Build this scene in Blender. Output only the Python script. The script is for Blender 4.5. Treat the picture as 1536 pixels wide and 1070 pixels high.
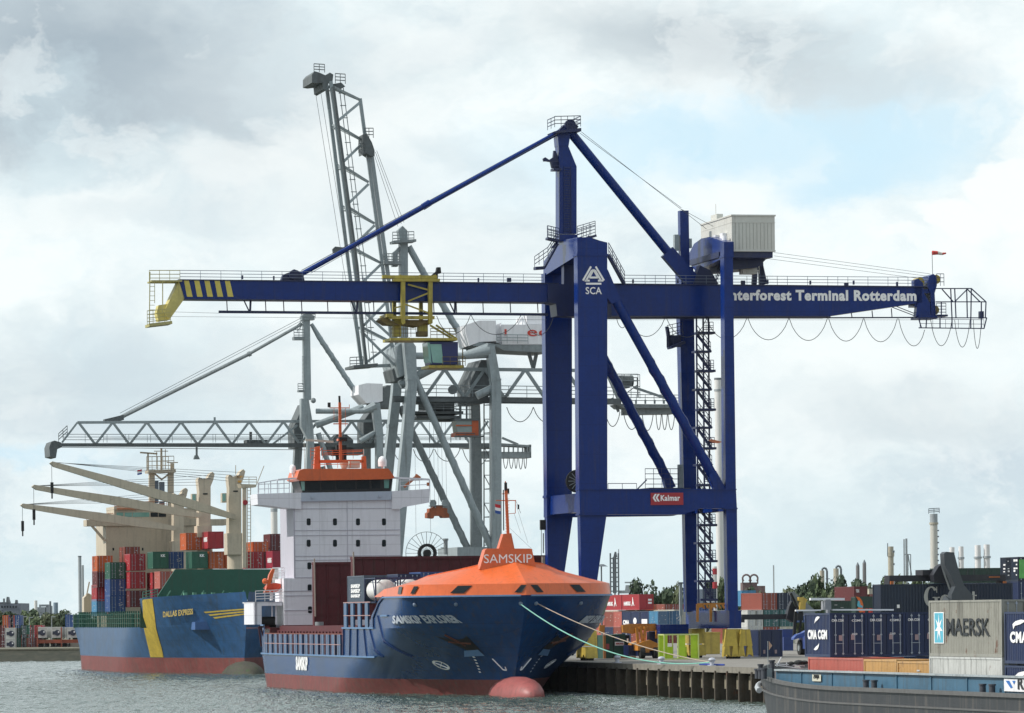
import bpy, bmesh, math, random
from math import radians, sin, cos, pi
from mathutils import Vector, Matrix
random.seed(7)
S = bpy.context.scene
for o in list(bpy.data.objects): bpy.data.objects.remove(o)
# ---------------------------------------------------------------- camera
K, HC, PX0, PY0, ROLL = 7500.0, 8.0, 768.0, 921.0, radians(0.6)
cd = bpy.data.cameras.new('camera'); cam = bpy.data.objects.new('camera', cd); S.collection.objects.link(cam)
cd.sensor_width = 36; cd.lens = K / 1536 * 36
cd.shift_y = (PY0 - 535) / 1536; cd.clip_start = 1; cd.clip_end = 60000
cr, sr = cos(ROLL), sin(ROLL)
R_, U_, B_ = Vector((cr, 0, -sr)), Vector((sr, 0, cr)), Vector((0, -1, 0))
M = Matrix((R_, U_, B_)).transposed().to_4x4(); M.translation = (0, 0, HC)
cam.matrix_world = M; S.camera = cam
# ---------------------------------------------------------------- light
SUN_TO = Vector((-0.74, -0.10, 0.66)).normalized()
sl = bpy.data.lights.new('sun', 'SUN'); so = bpy.data.objects.new('sun', sl); S.collection.objects.link(so)
sl.energy = 4.0; sl.angle = radians(0.5); sl.color = (1, .955, .89)
so.rotation_euler = SUN_TO.to_track_quat('Z', 'Y').to_euler()
S.view_settings.view_transform = 'Standard'; S.view_settings.look = 'None'
S.view_settings.exposure = 0.0; S.view_settings.gamma = 1
w = bpy.data.worlds.new('World'); S.world = w; w.use_nodes = True
nt = w.node_tree; N = nt.nodes; N.clear(); LK = nt.links.new
def nd(t, **k):
    n = N.new(t)
    for a, b in k.items(): setattr(n, a, b)
    return n
out = nd('ShaderNodeOutputWorld'); bg = nd('ShaderNodeBackground')
sky = nd('ShaderNodeTexSky', sky_type='NISHITA', sun_disc=False)
sky.sun_elevation = math.asin(SUN_TO.z); sky.sun_rotation = math.atan2(SUN_TO.x, SUN_TO.y)
sky.air_density = 1; sky.dust_density = 1.5; sky.ozone_density = 1
tc = nd('ShaderNodeTexCoord')
def math_(op, a, b=None, clamp=False):
    m = nd('ShaderNodeMath', operation=op); m.use_clamp = clamp
    for i, v in enumerate((a, b)):
        if v is None: continue
        if isinstance(v, (int, float)): m.inputs[i].default_value = v
        else: LK(v, m.inputs[i])
    return m.outputs[0]
def mixc(f, a, b):
    m = nd('ShaderNodeMix', data_type='RGBA')
    for s, v in ((m.inputs[0], f), (m.inputs[6], a), (m.inputs[7], b)):
        if isinstance(v, (int, float)): s.default_value = v
        elif isinstance(v, tuple): s.default_value = (*v, 1)
        else: LK(v, s)
    return m.outputs[2]
def noise(vec, scale, detail=6, rough=.55, dist=0.0):
    n = nd('ShaderNodeTexNoise'); LK(vec, n.inputs['Vector'])
    n.inputs['Scale'].default_value = scale; n.inputs['Detail'].default_value = detail
    n.inputs['Roughness'].default_value = rough; n.inputs['Distortion'].default_value = dist
    return n
dirv = tc.outputs['Generated']
mp = nd('ShaderNodeMapping'); LK(dirv, mp.inputs[0]); mp.inputs['Scale'].default_value = (1, 1, 1.7)
warp = noise(mp.outputs[0], 28, 5, .6)
wadd = nd('ShaderNodeVectorMath', operation='MULTIPLY_ADD'); LK(warp.outputs['Color'], wadd.inputs[0])
wadd.inputs[1].default_value = (.03, .03, .03); LK(mp.outputs[0], wadd.inputs[2])
big = noise(wadd.outputs[0], 9, 3, .5); mid = noise(wadd.outputs[0], 26, 9, .62); fine = noise(wadd.outputs[0], 70, 6, .6)
wv = nd('ShaderNodeVectorMath', operation='MULTIPLY_ADD'); LK(warp.outputs['Color'], wv.inputs[0])
wv.inputs[1].default_value = (.026, .026, .022); LK(dirv, wv.inputs[2])
wv2 = nd('ShaderNodeVectorMath', operation='MULTIPLY_ADD'); LK(fine.outputs['Color'], wv2.inputs[0])
wv2.inputs[1].default_value = (.008, .008, .007); LK(wv.outputs[0], wv2.inputs[2])
def blob(px, py, rx, ry, soft=1.0, rot=0.0):
    d = Vector(((px - PX0) / K, 1, (PY0 - py) / K)).normalized()
    m = nd('ShaderNodeMapping', vector_type='TEXTURE'); LK(wv2.outputs[0], m.inputs[0])
    m.inputs['Location'].default_value = (d.x + .0175, d.y + .016, d.z + .015)
    m.inputs['Rotation'].default_value = (0, radians(rot), 0)
    m.inputs['Scale'].default_value = (rx / K, .5, ry / K)
    l = nd('ShaderNodeVectorMath', operation='LENGTH'); LK(m.outputs[0], l.inputs[0])
    r = nd('ShaderNodeMapRange'); r.interpolation_type = 'SMOOTHSTEP'; LK(l.outputs['Value'], r.inputs[0])
    r.inputs[1].default_value = 1 + soft; r.inputs[2].default_value = max(0, 1 - soft); r.inputs[3].default_value = 0; r.inputs[4].default_value = 1
    return r.outputs[0]
# cloud brightness: soft white with grey undersides
sh = math_('ADD', math_('MULTIPLY', big.outputs[0], .45), math_('MULTIPLY', mid.outputs[0], .55))
ramp = nd('ShaderNodeValToRGB'); LK(sh, ramp.inputs[0])
e = ramp.color_ramp.elements
e[0].position = .38; e[0].color = (.60, .69, .75, 1); e[1].position = .57; e[1].color = (.93, .975, .975, 1)
x = ramp.color_ramp.elements.new(.49); x.color = (.79, .865, .885, 1)
col = ramp.outputs[0]
GREY = (.37, .445, .51); BLUE = (.60, .82, .95); WHITE = (.95, .985, .975); PALE = (.64, .775, .82); MIDG = (.50, .565, .61)
def lay(col, f, k, c): return mixc(math_('MULTIPLY', f, k), col, c)
col = lay(col, blob(768, 900, 1500, 130, .9), .8, PALE)
col = lay(col, blob(460, 420, 260, 170, .9), .5, WHITE)
col = lay(col, blob(150, 90, 290, 130, .8, 12), 1.0, GREY)
col = lay(col, blob(50, 190, 200, 60, .8), .8, GREY)
col = lay(col, blob(1120, 230, 330, 60, .9, -4), .75, BLUE)
col = lay(col, blob(1290, 210, 170, 60, .9, -10), .7, BLUE)
col = lay(col, blob(30, 690, 130, 14, .8), .6, BLUE)
col = lay(col, blob(1110, 80, 260, 60, .85, 8), .95, MIDG)
CW = (.97, .985, .97)
for q in ((1520, 300, 70, 48, .16, 25), (1570, 235, 60, 60, .14, 0), (1440, 335, 60, 30, .2, 20), (1560, 370, 150, 70, .3, 0), (1380, 372, 60, 22, .3, 0)): col = lay(col, blob(*q), .85, CW)
teal = noise(wv2.outputs[0], 17, 8, .6); tr_ = nd('ShaderNodeMapRange'); LK(teal.outputs[0], tr_.inputs[0]); tr_.inputs[1].default_value = .50; tr_.inputs[2].default_value = .62
col = lay(col, tr_.outputs[0], .5, (.70, .83, .88))
puff = noise(wv2.outputs[0], 38, 8, .62); pf_ = nd('ShaderNodeMapRange'); LK(puff.outputs[0], pf_.inputs[0]); pf_.inputs[1].default_value = .53; pf_.inputs[2].default_value = .60
col = lay(col, pf_.outputs[0], .32, (.97, .99, .98))
for q in ((1080, 300, 60, 26, .35, 0), (560, 190, 90, 60, .4, 10), (470, 250, 80, 50, .4, 0), (640, 60, 90, 40, .5, 0), (330, 260, 70, 40, .45, 0), (980, 640, 120, 30, .5, 0), (120, 320, 110, 30, .45, 0), (1300, 560, 140, 36, .45, 0)): col = lay(col, blob(*q), .5, CW)
for q in ((1360, 130, 120, 26, .6, 0), (260, 330, 120, 24, .6, 0), (720, 250, 90, 26, .7, 20), (1250, 500, 160, 22, .7, 0), (110, 640, 150, 22, .7, 0), (1380, 660, 170, 20, .7, 0), (500, 500, 120, 24, .7, 0)): col = lay(col, blob(*q), .45, (.62, .71, .76))
col = lay(col, blob(430, 120, 200, 60, .9), .5, (.62, .69, .73))
col = lay(col, blob(620, 330, 150, 60, .9, 20), .35, (.62, .69, .73))
col = lay(col, blob(1350, 540, 330, 100, .95), .55, WHITE)
col = lay(col, blob(180, 560, 260, 60, .95), .35, MIDG)
col = lay(col, blob(1400, 640, 220, 40, .95), .3, MIDG)
col = lay(col, fine.outputs[0], .12, WHITE)
for q in ((1180, 205, 210, 34, .8, -6), (1330, 250, 130, 40, .7, -20), (960, 190, 90, 24, .8, 0), (1255, 285, 90, 24, .7, -10)): col = lay(col, blob(*q), .62, (.62, .82, .94))
for q in ((1530, 290, 70, 60, .12, 20), (1450, 345, 60, 28, .18, 20)): col = lay(col, blob(*q), .8, CW)
# clear gaps of real sky elsewhere in the dome
nish = nd('ShaderNodeVectorMath', operation='SCALE'); LK(sky.outputs[0], nish.inputs[0]); nish.inputs['Scale'].default_value = .10
cov = noise(dirv, 2.2, 5, .55); cr2 = nd('ShaderNodeMapRange'); LK(cov.outputs[0], cr2.inputs[0])
cr2.inputs[1].default_value = .60; cr2.inputs[2].default_value = .50; cr2.inputs[3].default_value = .35; cr2.inputs[4].default_value = 1
front = blob(768, 500, 1500, 900, .3)
cover = math_('MAXIMUM', cr2.outputs[0], front)
tint = nd('ShaderNodeVectorMath', operation='MULTIPLY'); LK(col, tint.inputs[0]); tint.inputs[1].default_value = (.972, .995, 1.0)
fin = mixc(cover, nish.outputs[0], tint.outputs[0])
LK(fin, bg.inputs[0]); bg.inputs[1].default_value = 1.06; LK(bg.outputs[0], out.inputs[0])

# ---------------------------------------------------------------- frames: real-world placement helpers
def ray(px, py):
    vx, vz = px - PX0, PY0 - py
    return Vector(((vx * cr + vz * sr) / K, 1, (-vx * sr + vz * cr) / K))
class Fr:
    def __init__(s, X, Y, deg):
        s.X, s.Y, s.a = X, Y, radians(deg); s.c, s.s = cos(s.a), sin(s.a); s.C = s.L((0, 0, HC))
    def W(s, x, y, z): return Vector((s.X + x * s.c - y * s.s, s.Y + x * s.s + y * s.c, z))
    def L(s, p):
        dx, dy = p[0] - s.X, p[1] - s.Y
        return Vector((dx * s.c + dy * s.s, -dx * s.s + dy * s.c, p[2]))
    def D(s, px, py):
        d = ray(px, py); return Vector((d.x * s.c + d.y * s.s, -d.x * s.s + d.y * s.c, d.z))
    def q(s, px, py, y):
        d = s.D(px, py); t = (y - s.C.y) / d.y; p = s.C + d * t; return p.x, p.z
    def qx(s, px, py, x):
        d = s.D(px, py); t = (x - s.C.x) / d.x; p = s.C + d * t; return p.y, p.z
    def qz(s, px, py, z):
        d = s.D(px, py); t = (z - s.C.z) / d.z; p = s.C + d * t; return p.x, p.y
    def at(s, px, py, D):
        return s.L(Vector((0, 0, HC)) + ray(px, py) * D)
Q = Fr(6.3, 513, 12.4)            # the quay: x inland, y away along the edge, origin on the edge at water level
ORG = {}
def tag(o, label=None, cat=None, group=None, kind=None):
    for k, v in (('label', label), ('category', cat), ('group', group), ('kind', kind)):
        if v: o[k] = v
    return o
def root(name, label, cat, F, loc, group=None, extra=0.0):
    o = bpy.data.objects.new(name, None); S.collection.objects.link(o); o.empty_display_size = 1
    o.location = F.W(*loc); o.rotation_euler = (0, 0, F.a + extra); ORG[o.name] = Vector(loc)
    return tag(o, label, cat, group)
def mesh_of(v, f, mi, mats, sharp=35):
    me = bpy.data.meshes.new('mesh'); me.from_pydata(v, [], f); me.update()
    for m in mats: me.materials.append(m)
    if mi: me.polygons.foreach_set('material_index', mi)
    bm = bmesh.new(); bm.from_mesh(me); bmesh.ops.recalc_face_normals(bm, faces=bm.faces); bm.to_mesh(me); bm.free()
    me.polygons.foreach_set('use_smooth', [True] * len(me.polygons)); me.set_sharp_from_angle(angle=radians(sharp))
    return me
SPLITN = set('mooring_post sticker wheel window loudspeaker searchlight rubbing_strake side_rail upper_hull twist_lock trolley_rope ventilation_unit wall_edge_pipe upper_tie runway_beam stair_flight stair_frame sheave_box mast_lamp side_netting gusset_plate mast_platform mast_walkway handrail radar_scanner sheave roof_vent side_platform winch trolley rear_platform poop_bulkhead deck_rail lock_rod mast tip_platform hatch_coaming corner_post door trolley_machinery stay_foot hoist_rope bridge_rail floodlight ladder_step boom_foot cross_beam equipment deck_fitting mast_stay cladding_joint wing_rail sheet_piling runway plating_seam'.split())
class MB:
    def __init__(s, F=None, y=0): s.v = []; s.f = []; s.mi = []; s.F = F; s.y = y; s.m = 0; s.c = []
    def add(s, vs, fs):
        b = len(s.v); s.c.append((b, len(s.f), len(vs), len(fs))); s.v += [tuple(p) for p in vs]; s.f += [tuple(i + b for i in f) for f in fs]; s.mi += [s.m] * len(fs); return s
    def box(s, x0, x1, y0, y1, z0, z1):
        return s.add([(x, y, z) for x in (x0, x1) for y in (y0, y1) for z in (z0, z1)],
                     [(0, 1, 3, 2), (4, 6, 7, 5), (0, 4, 5, 1), (2, 3, 7, 6), (0, 2, 6, 4), (1, 5, 7, 3)])
    def prism(s, pts, a0, a1, ax='y'):
        n = len(pts)
        f = {'y': lambda p, a: (p[0], a, p[1]), 'x': lambda p, a: (a, p[0], p[1]), 'z': lambda p, a: (p[0], p[1], a)}[ax]
        return s.add([f(p, a0) for p in pts] + [f(p, a1) for p in pts],
                     [tuple(range(n)), tuple(range(2 * n - 1, n - 1, -1))] + [(i, (i + 1) % n, n + (i + 1) % n, n + i) for i in range(n)])
    def pp(s, pts, y, dy): return s.prism([s.F.q(px, py, y) for px, py in pts], y, y + dy)
    def pr(s, x0, y0, x1, y1, y, dy):      # upright rectangle seen between two picture corners, squared to the vertical
        a = s.F.q(x0, y0, y); b = s.F.q(x1, y1, y); return s.box(a[0], b[0], y, y + dy, min(a[1], b[1]), max(a[1], b[1]))
    def bar(s, p, q, w, h=None, up=Vector((0, 1, 0))):
        p, q = Vector(p), Vector(q); h = h or w; d = (q - p)
        if d.length < 1e-6: return s
        d.normalize()
        if abs(d.dot(up)) > .99: up = Vector((1, 0, 0))
        a = d.cross(up).normalized() * (w / 2); b = d.cross(a).normalized() * (h / 2)
        vs = [c + i * a + j * b for c in (p, q) for i, j in ((-1, -1), (1, -1), (1, 1), (-1, 1))]
        return s.add(vs, [(0, 1, 2, 3), (7, 6, 5, 4), (0, 4, 5, 1), (1, 5, 6, 2), (2, 6, 7, 3), (3, 7, 4, 0)])
    def tube(s, p, q, r, r2=None, n=8, waves=0, amp=.1, w0=0.0):
        p, q = Vector(p), Vector(q); d = q - p; L = d.length
        if L < 1e-6: return s
        d.normalize(); up = Vector((0, 1, 0)) if abs(d.y) < .9 else Vector((1, 0, 0))
        a = d.cross(up).normalized(); b = d.cross(a).normalized(); r2 = r if r2 is None else r2
        seg = 1 if not waves else waves * 6; vs = []
        for i in range(seg + 1):
            t = i / seg; rr = r + (r2 - r) * t; c = p + d * (L * t)
            for k in range(n):
                g = rr
                if waves and t >= w0: g += amp * max(0, cos(2 * pi * (t * waves) - 2 * pi * k / n)) ** 3
                vs.append(c + a * (g * cos(2 * pi * k / n)) + b * (g * sin(2 * pi * k / n)))
        fs = [(i * n + k, i * n + (k + 1) % n, (i + 1) * n + (k + 1) % n, (i + 1) * n + k) for i in range(seg) for k in range(n)]
        fs += [tuple(range(n - 1, -1, -1)), tuple(range(seg * n, seg * n + n))]
        return s.add(vs, fs)
    def path(s, pts, r, n=5):
        for a, b in zip(pts[:-1], pts[1:]): s.tube(a, b, r, n=n)
        return s
    def tp(s, x0, y0, x1, y1, y, r, r2=None, n=8, y1_=None, **k):
        a = s.F.q(x0, y0, y); yb = y if y1_ is None else y1_; b = s.F.q(x1, y1, yb)
        return s.tube((a[0], y, a[1]), (b[0], yb, b[1]), r, r2, n, **k)
    def ln(s, x0, y0, x1, y1, y, w, h=None, y1_=None):
        a = s.F.q(x0, y0, y); yb = y if y1_ is None else y1_; b = s.F.q(x1, y1, yb)
        return s.bar((a[0], y, a[1]), (b[0], yb, b[1]), w, h)
    def rail(s, pts, h=1.1, r=.035, post=2.2, rows=3):
        for a, b in zip(pts[:-1], pts[1:]):
            a, b = Vector(a), Vector(b); L = (b - a).length; n = max(1, round(L / post))
            for k in range(n + 1):
                p = a.lerp(b, k / n); s.bar(p, p + Vector((0, 0, h)), r * 1.4, r * 1.4)
            for k in range(rows):
                o = Vector((0, 0, h * (k + 1) / rows)); s.bar(a + o, b + o, r * 2, r * 2)
        return s
    def rp(s, x0, y0, x1, y1, y, **k):
        a = s.F.q(x0, y0, y); b = s.F.q(x1, y1, y); return s.rail([(a[0], y, a[1]), (b[0], y, b[1])], **k)
    def ball(s, c, r, n=8, m=5, half=False, sz=1.0):
        c = Vector(c); vs = []; fs = []; lo = 0 if half else -pi / 2
        for i in range(m + 1):
            t = lo + (pi / 2 - lo) * i / m
            for k in range(n): vs.append(c + Vector((r * cos(t) * cos(2 * pi * k / n), r * cos(t) * sin(2 * pi * k / n), sz * r * sin(t))))
        for i in range(m):
            for k in range(n): fs.append((i * n + k, i * n + (k + 1) % n, (i + 1) * n + (k + 1) % n, (i + 1) * n + k))
        return s.add(vs, fs)
    def disc(s, c, r, t, ax='y', n=20):
        c = Vector(c); d = {'y': Vector((0, t, 0)), 'x': Vector((t, 0, 0)), 'z': Vector((0, 0, t))}[ax]; return s.tube(c - d / 2, c + d / 2, r, n=n)
    def clusters(s, tol=.12):
        g = []
        for (b, fb, nv, nf) in s.c:
            P = s.v[b:b + nv]; g.append([[min(p[i] for p in P) for i in range(3)], [max(p[i] for p in P) for i in range(3)], [(b, fb, nv, nf)]])
        ch = True
        while ch:
            ch = False; i = 0
            while i < len(g):
                j = i + 1
                while j < len(g):
                    a, c = g[i], g[j]
                    if all(a[0][k] - tol <= c[1][k] and c[0][k] - tol <= a[1][k] for k in range(3)):
                        g[i] = [[min(a[0][k], c[0][k]) for k in range(3)], [max(a[1][k], c[1][k]) for k in range(3)], a[2] + c[2]]; g.pop(j); ch = True
                    else: j += 1
                i += 1
        out = []
        for _, _, cs in g:
            q = MB(s.F)
            for (b, fb, nv, nf) in cs:
                q.m = s.mi[fb] if nf else 0; q.add(s.v[b:b + nv], [tuple(k - b for k in f) for f in s.f[fb:fb + nf]])
            q.c = []; out.append(q)
        return out
    def build(s, name, mat, par, label=None, sharp=35, kind=None):
        base = ORG[par.name]; ms = mat if isinstance(mat, (list, tuple)) else [mat]
        if name in SPLITN and len(s.c) > 1:
            subs = s.clusters()
            if len(subs) > 1: return [q.build(name, mat, par, label, sharp, kind) for q in subs][0]
            s.c = []
        me = mesh_of([(p[0] - base.x, p[1] - base.y, p[2] - base.z) for p in s.v], s.f, s.mi, ms, sharp)
        o = bpy.data.objects.new(name, me); S.collection.objects.link(o); o.parent = par; ORG[o.name] = base; me.name = name
        return tag(o, label, None, None, kind)
    def thing(s, name, mat, label, cat, loc=None, group=None, kind=None, sharp=35):
        F = s.F; ms = mat if isinstance(mat, (list, tuple)) else [mat]
        if loc is None:
            loc = (sum(p[0] for p in s.v) / len(s.v), sum(p[1] for p in s.v) / len(s.v), min(p[2] for p in s.v))
        base = Vector(loc); me = mesh_of([(p[0] - base.x, p[1] - base.y, p[2] - base.z) for p in s.v], s.f, s.mi, ms, sharp); me.name = name
        o = bpy.data.objects.new(name, me); S.collection.objects.link(o)
        o.location = F.W(*loc); o.rotation_euler = (0, 0, F.a); ORG[o.name] = base
        return tag(o, label, cat, group, kind)
# ---------------------------------------------------------------- lettering from the built-in font
_tx = {}
def text_geo(s, bold, ext=.02, shear=0):
    k = (s, bold, ext, shear)
    if k not in _tx:
        c = bpy.data.curves.new('t', 'FONT'); c.body = s; c.offset = bold; c.extrude = ext; c.resolution_u = 3; c.shear = shear
        c.space_character = 1.0 + bold * 2.5
        o = bpy.data.objects.new('t', c); me = bpy.data.meshes.new_from_object(o)
        v = [tuple(p.co) for p in me.vertices]; f = [tuple(p.vertices) for p in me.polygons]
        bpy.data.meshes.remove(me); bpy.data.objects.remove(o)
        xs = [p[0] for p in v]; ys = [p[1] for p in v]
        _tx[k] = ([((p[0] - min(xs)) / (max(xs) - min(xs)), (p[1] - min(ys)) / (max(ys) - min(ys)), p[2] / (ext or 1)) for p in v], f)
    return _tx[k]
def text_map(mb, s, fn, bold=.03, th=.012, shear=0):
    v, f = text_geo(s, bold, .02, shear)
    return mb.add([fn(a, b, c * th) for a, b, c in v], f)
def text_flat(mb, s, o, ex, ez, w, h, bold=.03, th=.012, shear=0):
    o, ex, ez = Vector(o), Vector(ex), Vector(ez); n = ez.cross(ex) * -1
    n = ex.cross(ez)
    return text_map(mb, s, lambda a, b, c: o + ex * (a * w) + ez * (b * h) + n * (c + th), bold, th, shear)
# ---------------------------------------------------------------- materials
def lin(c): return tuple(((x / 255) / 12.92 if x / 255 <= .04045 else ((x / 255 + .055) / 1.055) ** 2.4) for x in c)
_m = {}
def paint(name, c, rough=.5, var=.18, streak=.25, rust=0.0, metal=0.0, scale=.5, rustc=(.13, .05, .025), bump=0.0, bscale=20, dirt=(.05, .045, .035), spec=.5, seam=None):
    if name in _m: return _m[name]
    m = bpy.data.materials.new(name); m.use_nodes = True; t = m.node_tree; n = t.nodes; L = t.links.new
    b = n['Principled BSDF']; b.inputs['Roughness'].default_value = rough; b.inputs['Metallic'].default_value = metal
    b.inputs['Specular IOR Level'].default_value = spec
    tc = n.new('ShaderNodeTexCoord'); oi = n.new('ShaderNodeObjectInfo')
    ad = n.new('ShaderNodeVectorMath'); ad.operation = 'MULTIPLY_ADD'; cb = n.new('ShaderNodeCombineXYZ')
    for i in range(3): L(oi.outputs['Random'], cb.inputs[i])
    L(cb.outputs[0], ad.inputs[0]); ad.inputs[1].default_value = (37, 61, 23); L(tc.outputs['Object'], ad.inputs[2])
    def nz(scale, vec, det=5):
        q = n.new('ShaderNodeTexNoise'); L(vec, q.inputs['Vector']); q.inputs['Scale'].default_value = scale; q.inputs['Detail'].default_value = det; q.inputs['Roughness'].default_value = .62; return q
    def mr(src, a, b_, c_, d):
        q = n.new('ShaderNodeMapRange'); L(src, q.inputs[0]); q.inputs[1].default_value = a; q.inputs[2].default_value = b_; q.inputs[3].default_value = c_; q.inputs[4].default_value = d; return q.outputs[0]
    def mx(f, a, b_, mode='MIX'):
        q = n.new('ShaderNodeMix'); q.data_type = 'RGBA'; q.blend_type = mode
        for s_, v in ((q.inputs[0], f), (q.inputs[6], a), (q.inputs[7], b_)):
            if isinstance(v, (int, float)): s_.default_value = v
            elif isinstance(v, tuple): s_.default_value = (*v[:3], 1)
            else: L(v, s_)
        return q.outputs[2]
    n1 = nz(scale, ad.outputs[0]); n2 = nz(scale * 6, ad.outputs[0])
    hsv = n.new('ShaderNodeHueSaturation'); hsv.inputs['Color'].default_value = (*c, 1)
    sm = n.new('ShaderNodeMath'); sm.operation = 'ADD'; L(n1.outputs[0], sm.inputs[0]); L(n2.outputs[0], sm.inputs[1])
    L(mr(sm.outputs[0], .7, 1.3, 1 - var, 1 + var), hsv.inputs['Value']); col = hsv.outputs[0]
    if streak:
        mp = n.new('ShaderNodeMapping'); L(ad.outputs[0], mp.inputs[0]); mp.inputs['Scale'].default_value = (1.6, 1.6, .12)
        st = nz(1.3, mp.outputs[0]); col = mx(mr(st.outputs[0], .52, .8, 0, streak * 1.6), col, dirt)
    if rust:
        rn = nz(scale * 2.2, ad.outputs[0], 9); col = mx(mr(rn.outputs[0], .70 - rust * .25, .76 - rust * .2, 0, .85), col, rustc)
    if seam:
        sp = n.new('ShaderNodeSeparateXYZ'); L(tc.outputs['Object'], sp.inputs[0]); ms_ = []
        ax = n.new('ShaderNodeMath'); ax.operation = 'ADD'; L(sp.outputs[0], ax.inputs[0]); L(sp.outputs[1], ax.inputs[1])
        for src, per in ((sp.outputs[2], seam[0]), (ax.outputs[0], seam[1])):
            q = n.new('ShaderNodeMath'); q.operation = 'DIVIDE'; L(src, q.inputs[0]); q.inputs[1].default_value = per
            f_ = n.new('ShaderNodeMath'); f_.operation = 'FRACT'; L(q.outputs[0], f_.inputs[0])
            g_ = n.new('ShaderNodeMath'); g_.operation = 'LESS_THAN'; L(f_.outputs[0], g_.inputs[0]); g_.inputs[1].default_value = .07 / per; ms_.append(g_.outputs[0])
        q = n.new('ShaderNodeMath'); q.operation = 'MAXIMUM'; L(ms_[0], q.inputs[0]); L(ms_[1], q.inputs[1])
        k_ = n.new('ShaderNodeMath'); k_.operation = 'MULTIPLY'; L(q.outputs[0], k_.inputs[0]); k_.inputs[1].default_value = .35; col = mx(k_.outputs[0], col, tuple(v * .45 for v in c))
    L(col, b.inputs['Base Color'])
    if bump:
        bn = nz(bscale, tc.outputs['Object'], 4); bp = n.new('ShaderNodeBump'); bp.inputs['Strength'].default_value = bump; bp.inputs['Distance'].default_value = .05
        L(bn.outputs[0], bp.inputs['Height']); L(bp.outputs[0], b.inputs['Normal'])
    L(mr(n1.outputs[0], .3, .7, max(.05, rough - .02), min(1, rough + .03)), b.inputs['Roughness'])
    _m[name] = m; return m
BLUE_P = paint('blue_crane_paint', (.003, .024, .158), .22, .16, .25, spec=.24, seam=(3.1, 3.3))
BLUE_D = paint('dark_blue_steel', (.006, .014, .07), .4, .2, .3)
GREY_P = paint('grey_crane_paint', (.27, .315, .33), .35, .14, .35)
GREY_D = paint('dark_grey_steel', (.10, .115, .12), .6, .25, .3)
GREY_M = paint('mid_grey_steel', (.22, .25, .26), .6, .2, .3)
BLACK = paint('black_rubber', (.012, .013, .014), .7, .3, .1)
CABLE = paint('cable_grey', (.10, .11, .12), .6, .1, 0)
WHITE = paint('white_paint', (.78, .78, .80), .45, .04, .12)
HOUSE = paint('machine_house_cladding', (.55, .55, .51), .5, .05, .2)
LAVW = paint('ship_white_paint', (.75, .75, .80), .42, .04, .14, scale=.3, seam=(2.7, 3.9))
YEL = paint('crane_yellow', (.36, .30, .05), .5, .25, .5, rust=.15)
YELB = paint('bright_yellow', (.46, .34, .05), .5, .2, .5, rust=.1)
LIME = paint('lime_paint', (.42, .60, .02), .5, .1, .15)
ORANGE = paint('orange_paint', (.64, .125, .032), .3, .10, .22)
ORANGE2 = paint('machine_orange', (.55, .22, .03), .5, .2, .3)
REDO = paint('spreader_orange', (.32, .09, .035), .6, .25, .4, rust=.2)
GLASS = paint('dark_glass', (.008, .014, .018), .3, .1, 0, spec=.25)
GLASSG = paint('green_glass', (.16, .36, .31), .1, .1, 0, spec=.8)
NAVY = paint('navy_hull', (.005, .042, .148), .24, .26, .5, scale=.15, seam=(2.35, 6.0), bump=.05, bscale=.7)
HULLL = paint('hull_blue_sheen_tint', (.038, .10, .21), .3, .2, .35, scale=.15)  # hull blue lightened for the side posts, grazing reflection put into the colour
REDL = paint('red_boot_topping', (.165, .042, .038), .6, .3, .65, scale=.25, dirt=(.10, .085, .07))
MAROON = paint('maroon_steel', (.085, .010, .014), .6, .25, .35)
CREAM = paint('cream_ship_paint', (.50, .43, .33), .5, .08, .25, rust=.12)
CONC = paint('concrete', (.20, .185, .155), .85, .25, .5, bump=.3, bscale=4)
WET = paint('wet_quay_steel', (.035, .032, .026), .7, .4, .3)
SIGNRED = paint('sign_red', (.33, .02, .03), .45, .05, 0)
LETW = paint('white_lettering', (.84, .84, .84), .5, .05, .05)
LETB = paint('black_lettering', (.02, .022, .025), .6, .1, 0)
# ================================================================ setting: water, quay, far ground
def ground_mat(name, c1, c2, scale, rough=.9, bump=.4):
    m = bpy.data.materials.new(name); m.use_nodes = True; t = m.node_tree; n = t.nodes; L = t.links.new; b = n['Principled BSDF']
    tc = n.new('ShaderNodeTexCoord'); a = n.new('ShaderNodeTexNoise'); L(tc.outputs['Object'], a.inputs['Vector']); a.inputs['Scale'].default_value = scale; a.inputs['Detail'].default_value = 8; a.inputs['Roughness'].default_value = .65
    r = n.new('ShaderNodeValToRGB'); L(a.outputs[0], r.inputs[0]); e = r.color_ramp.elements; e[0].position = .35; e[0].color = (*c1, 1); e[1].position = .65; e[1].color = (*c2, 1)
    L(r.outputs[0], b.inputs['Base Color']); b.inputs['Roughness'].default_value = rough
    bp = n.new('ShaderNodeBump'); bp.inputs['Strength'].default_value = bump; bp.inputs['Distance'].default_value = .1; L(a.outputs[0], bp.inputs['Height']); L(bp.outputs[0], b.inputs['Normal'])
    return m
PAVE = ground_mat('asphalt_apron', (.17, .16, .145), (.24, .225, .20), .35)
SOIL = ground_mat('far_ground_earth', (.10, .10, .07), (.16, .15, .11), .05)
BANK = ground_mat('overgrown_bank', (.014, .018, .009), (.04, .038, .024), .6)
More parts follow.
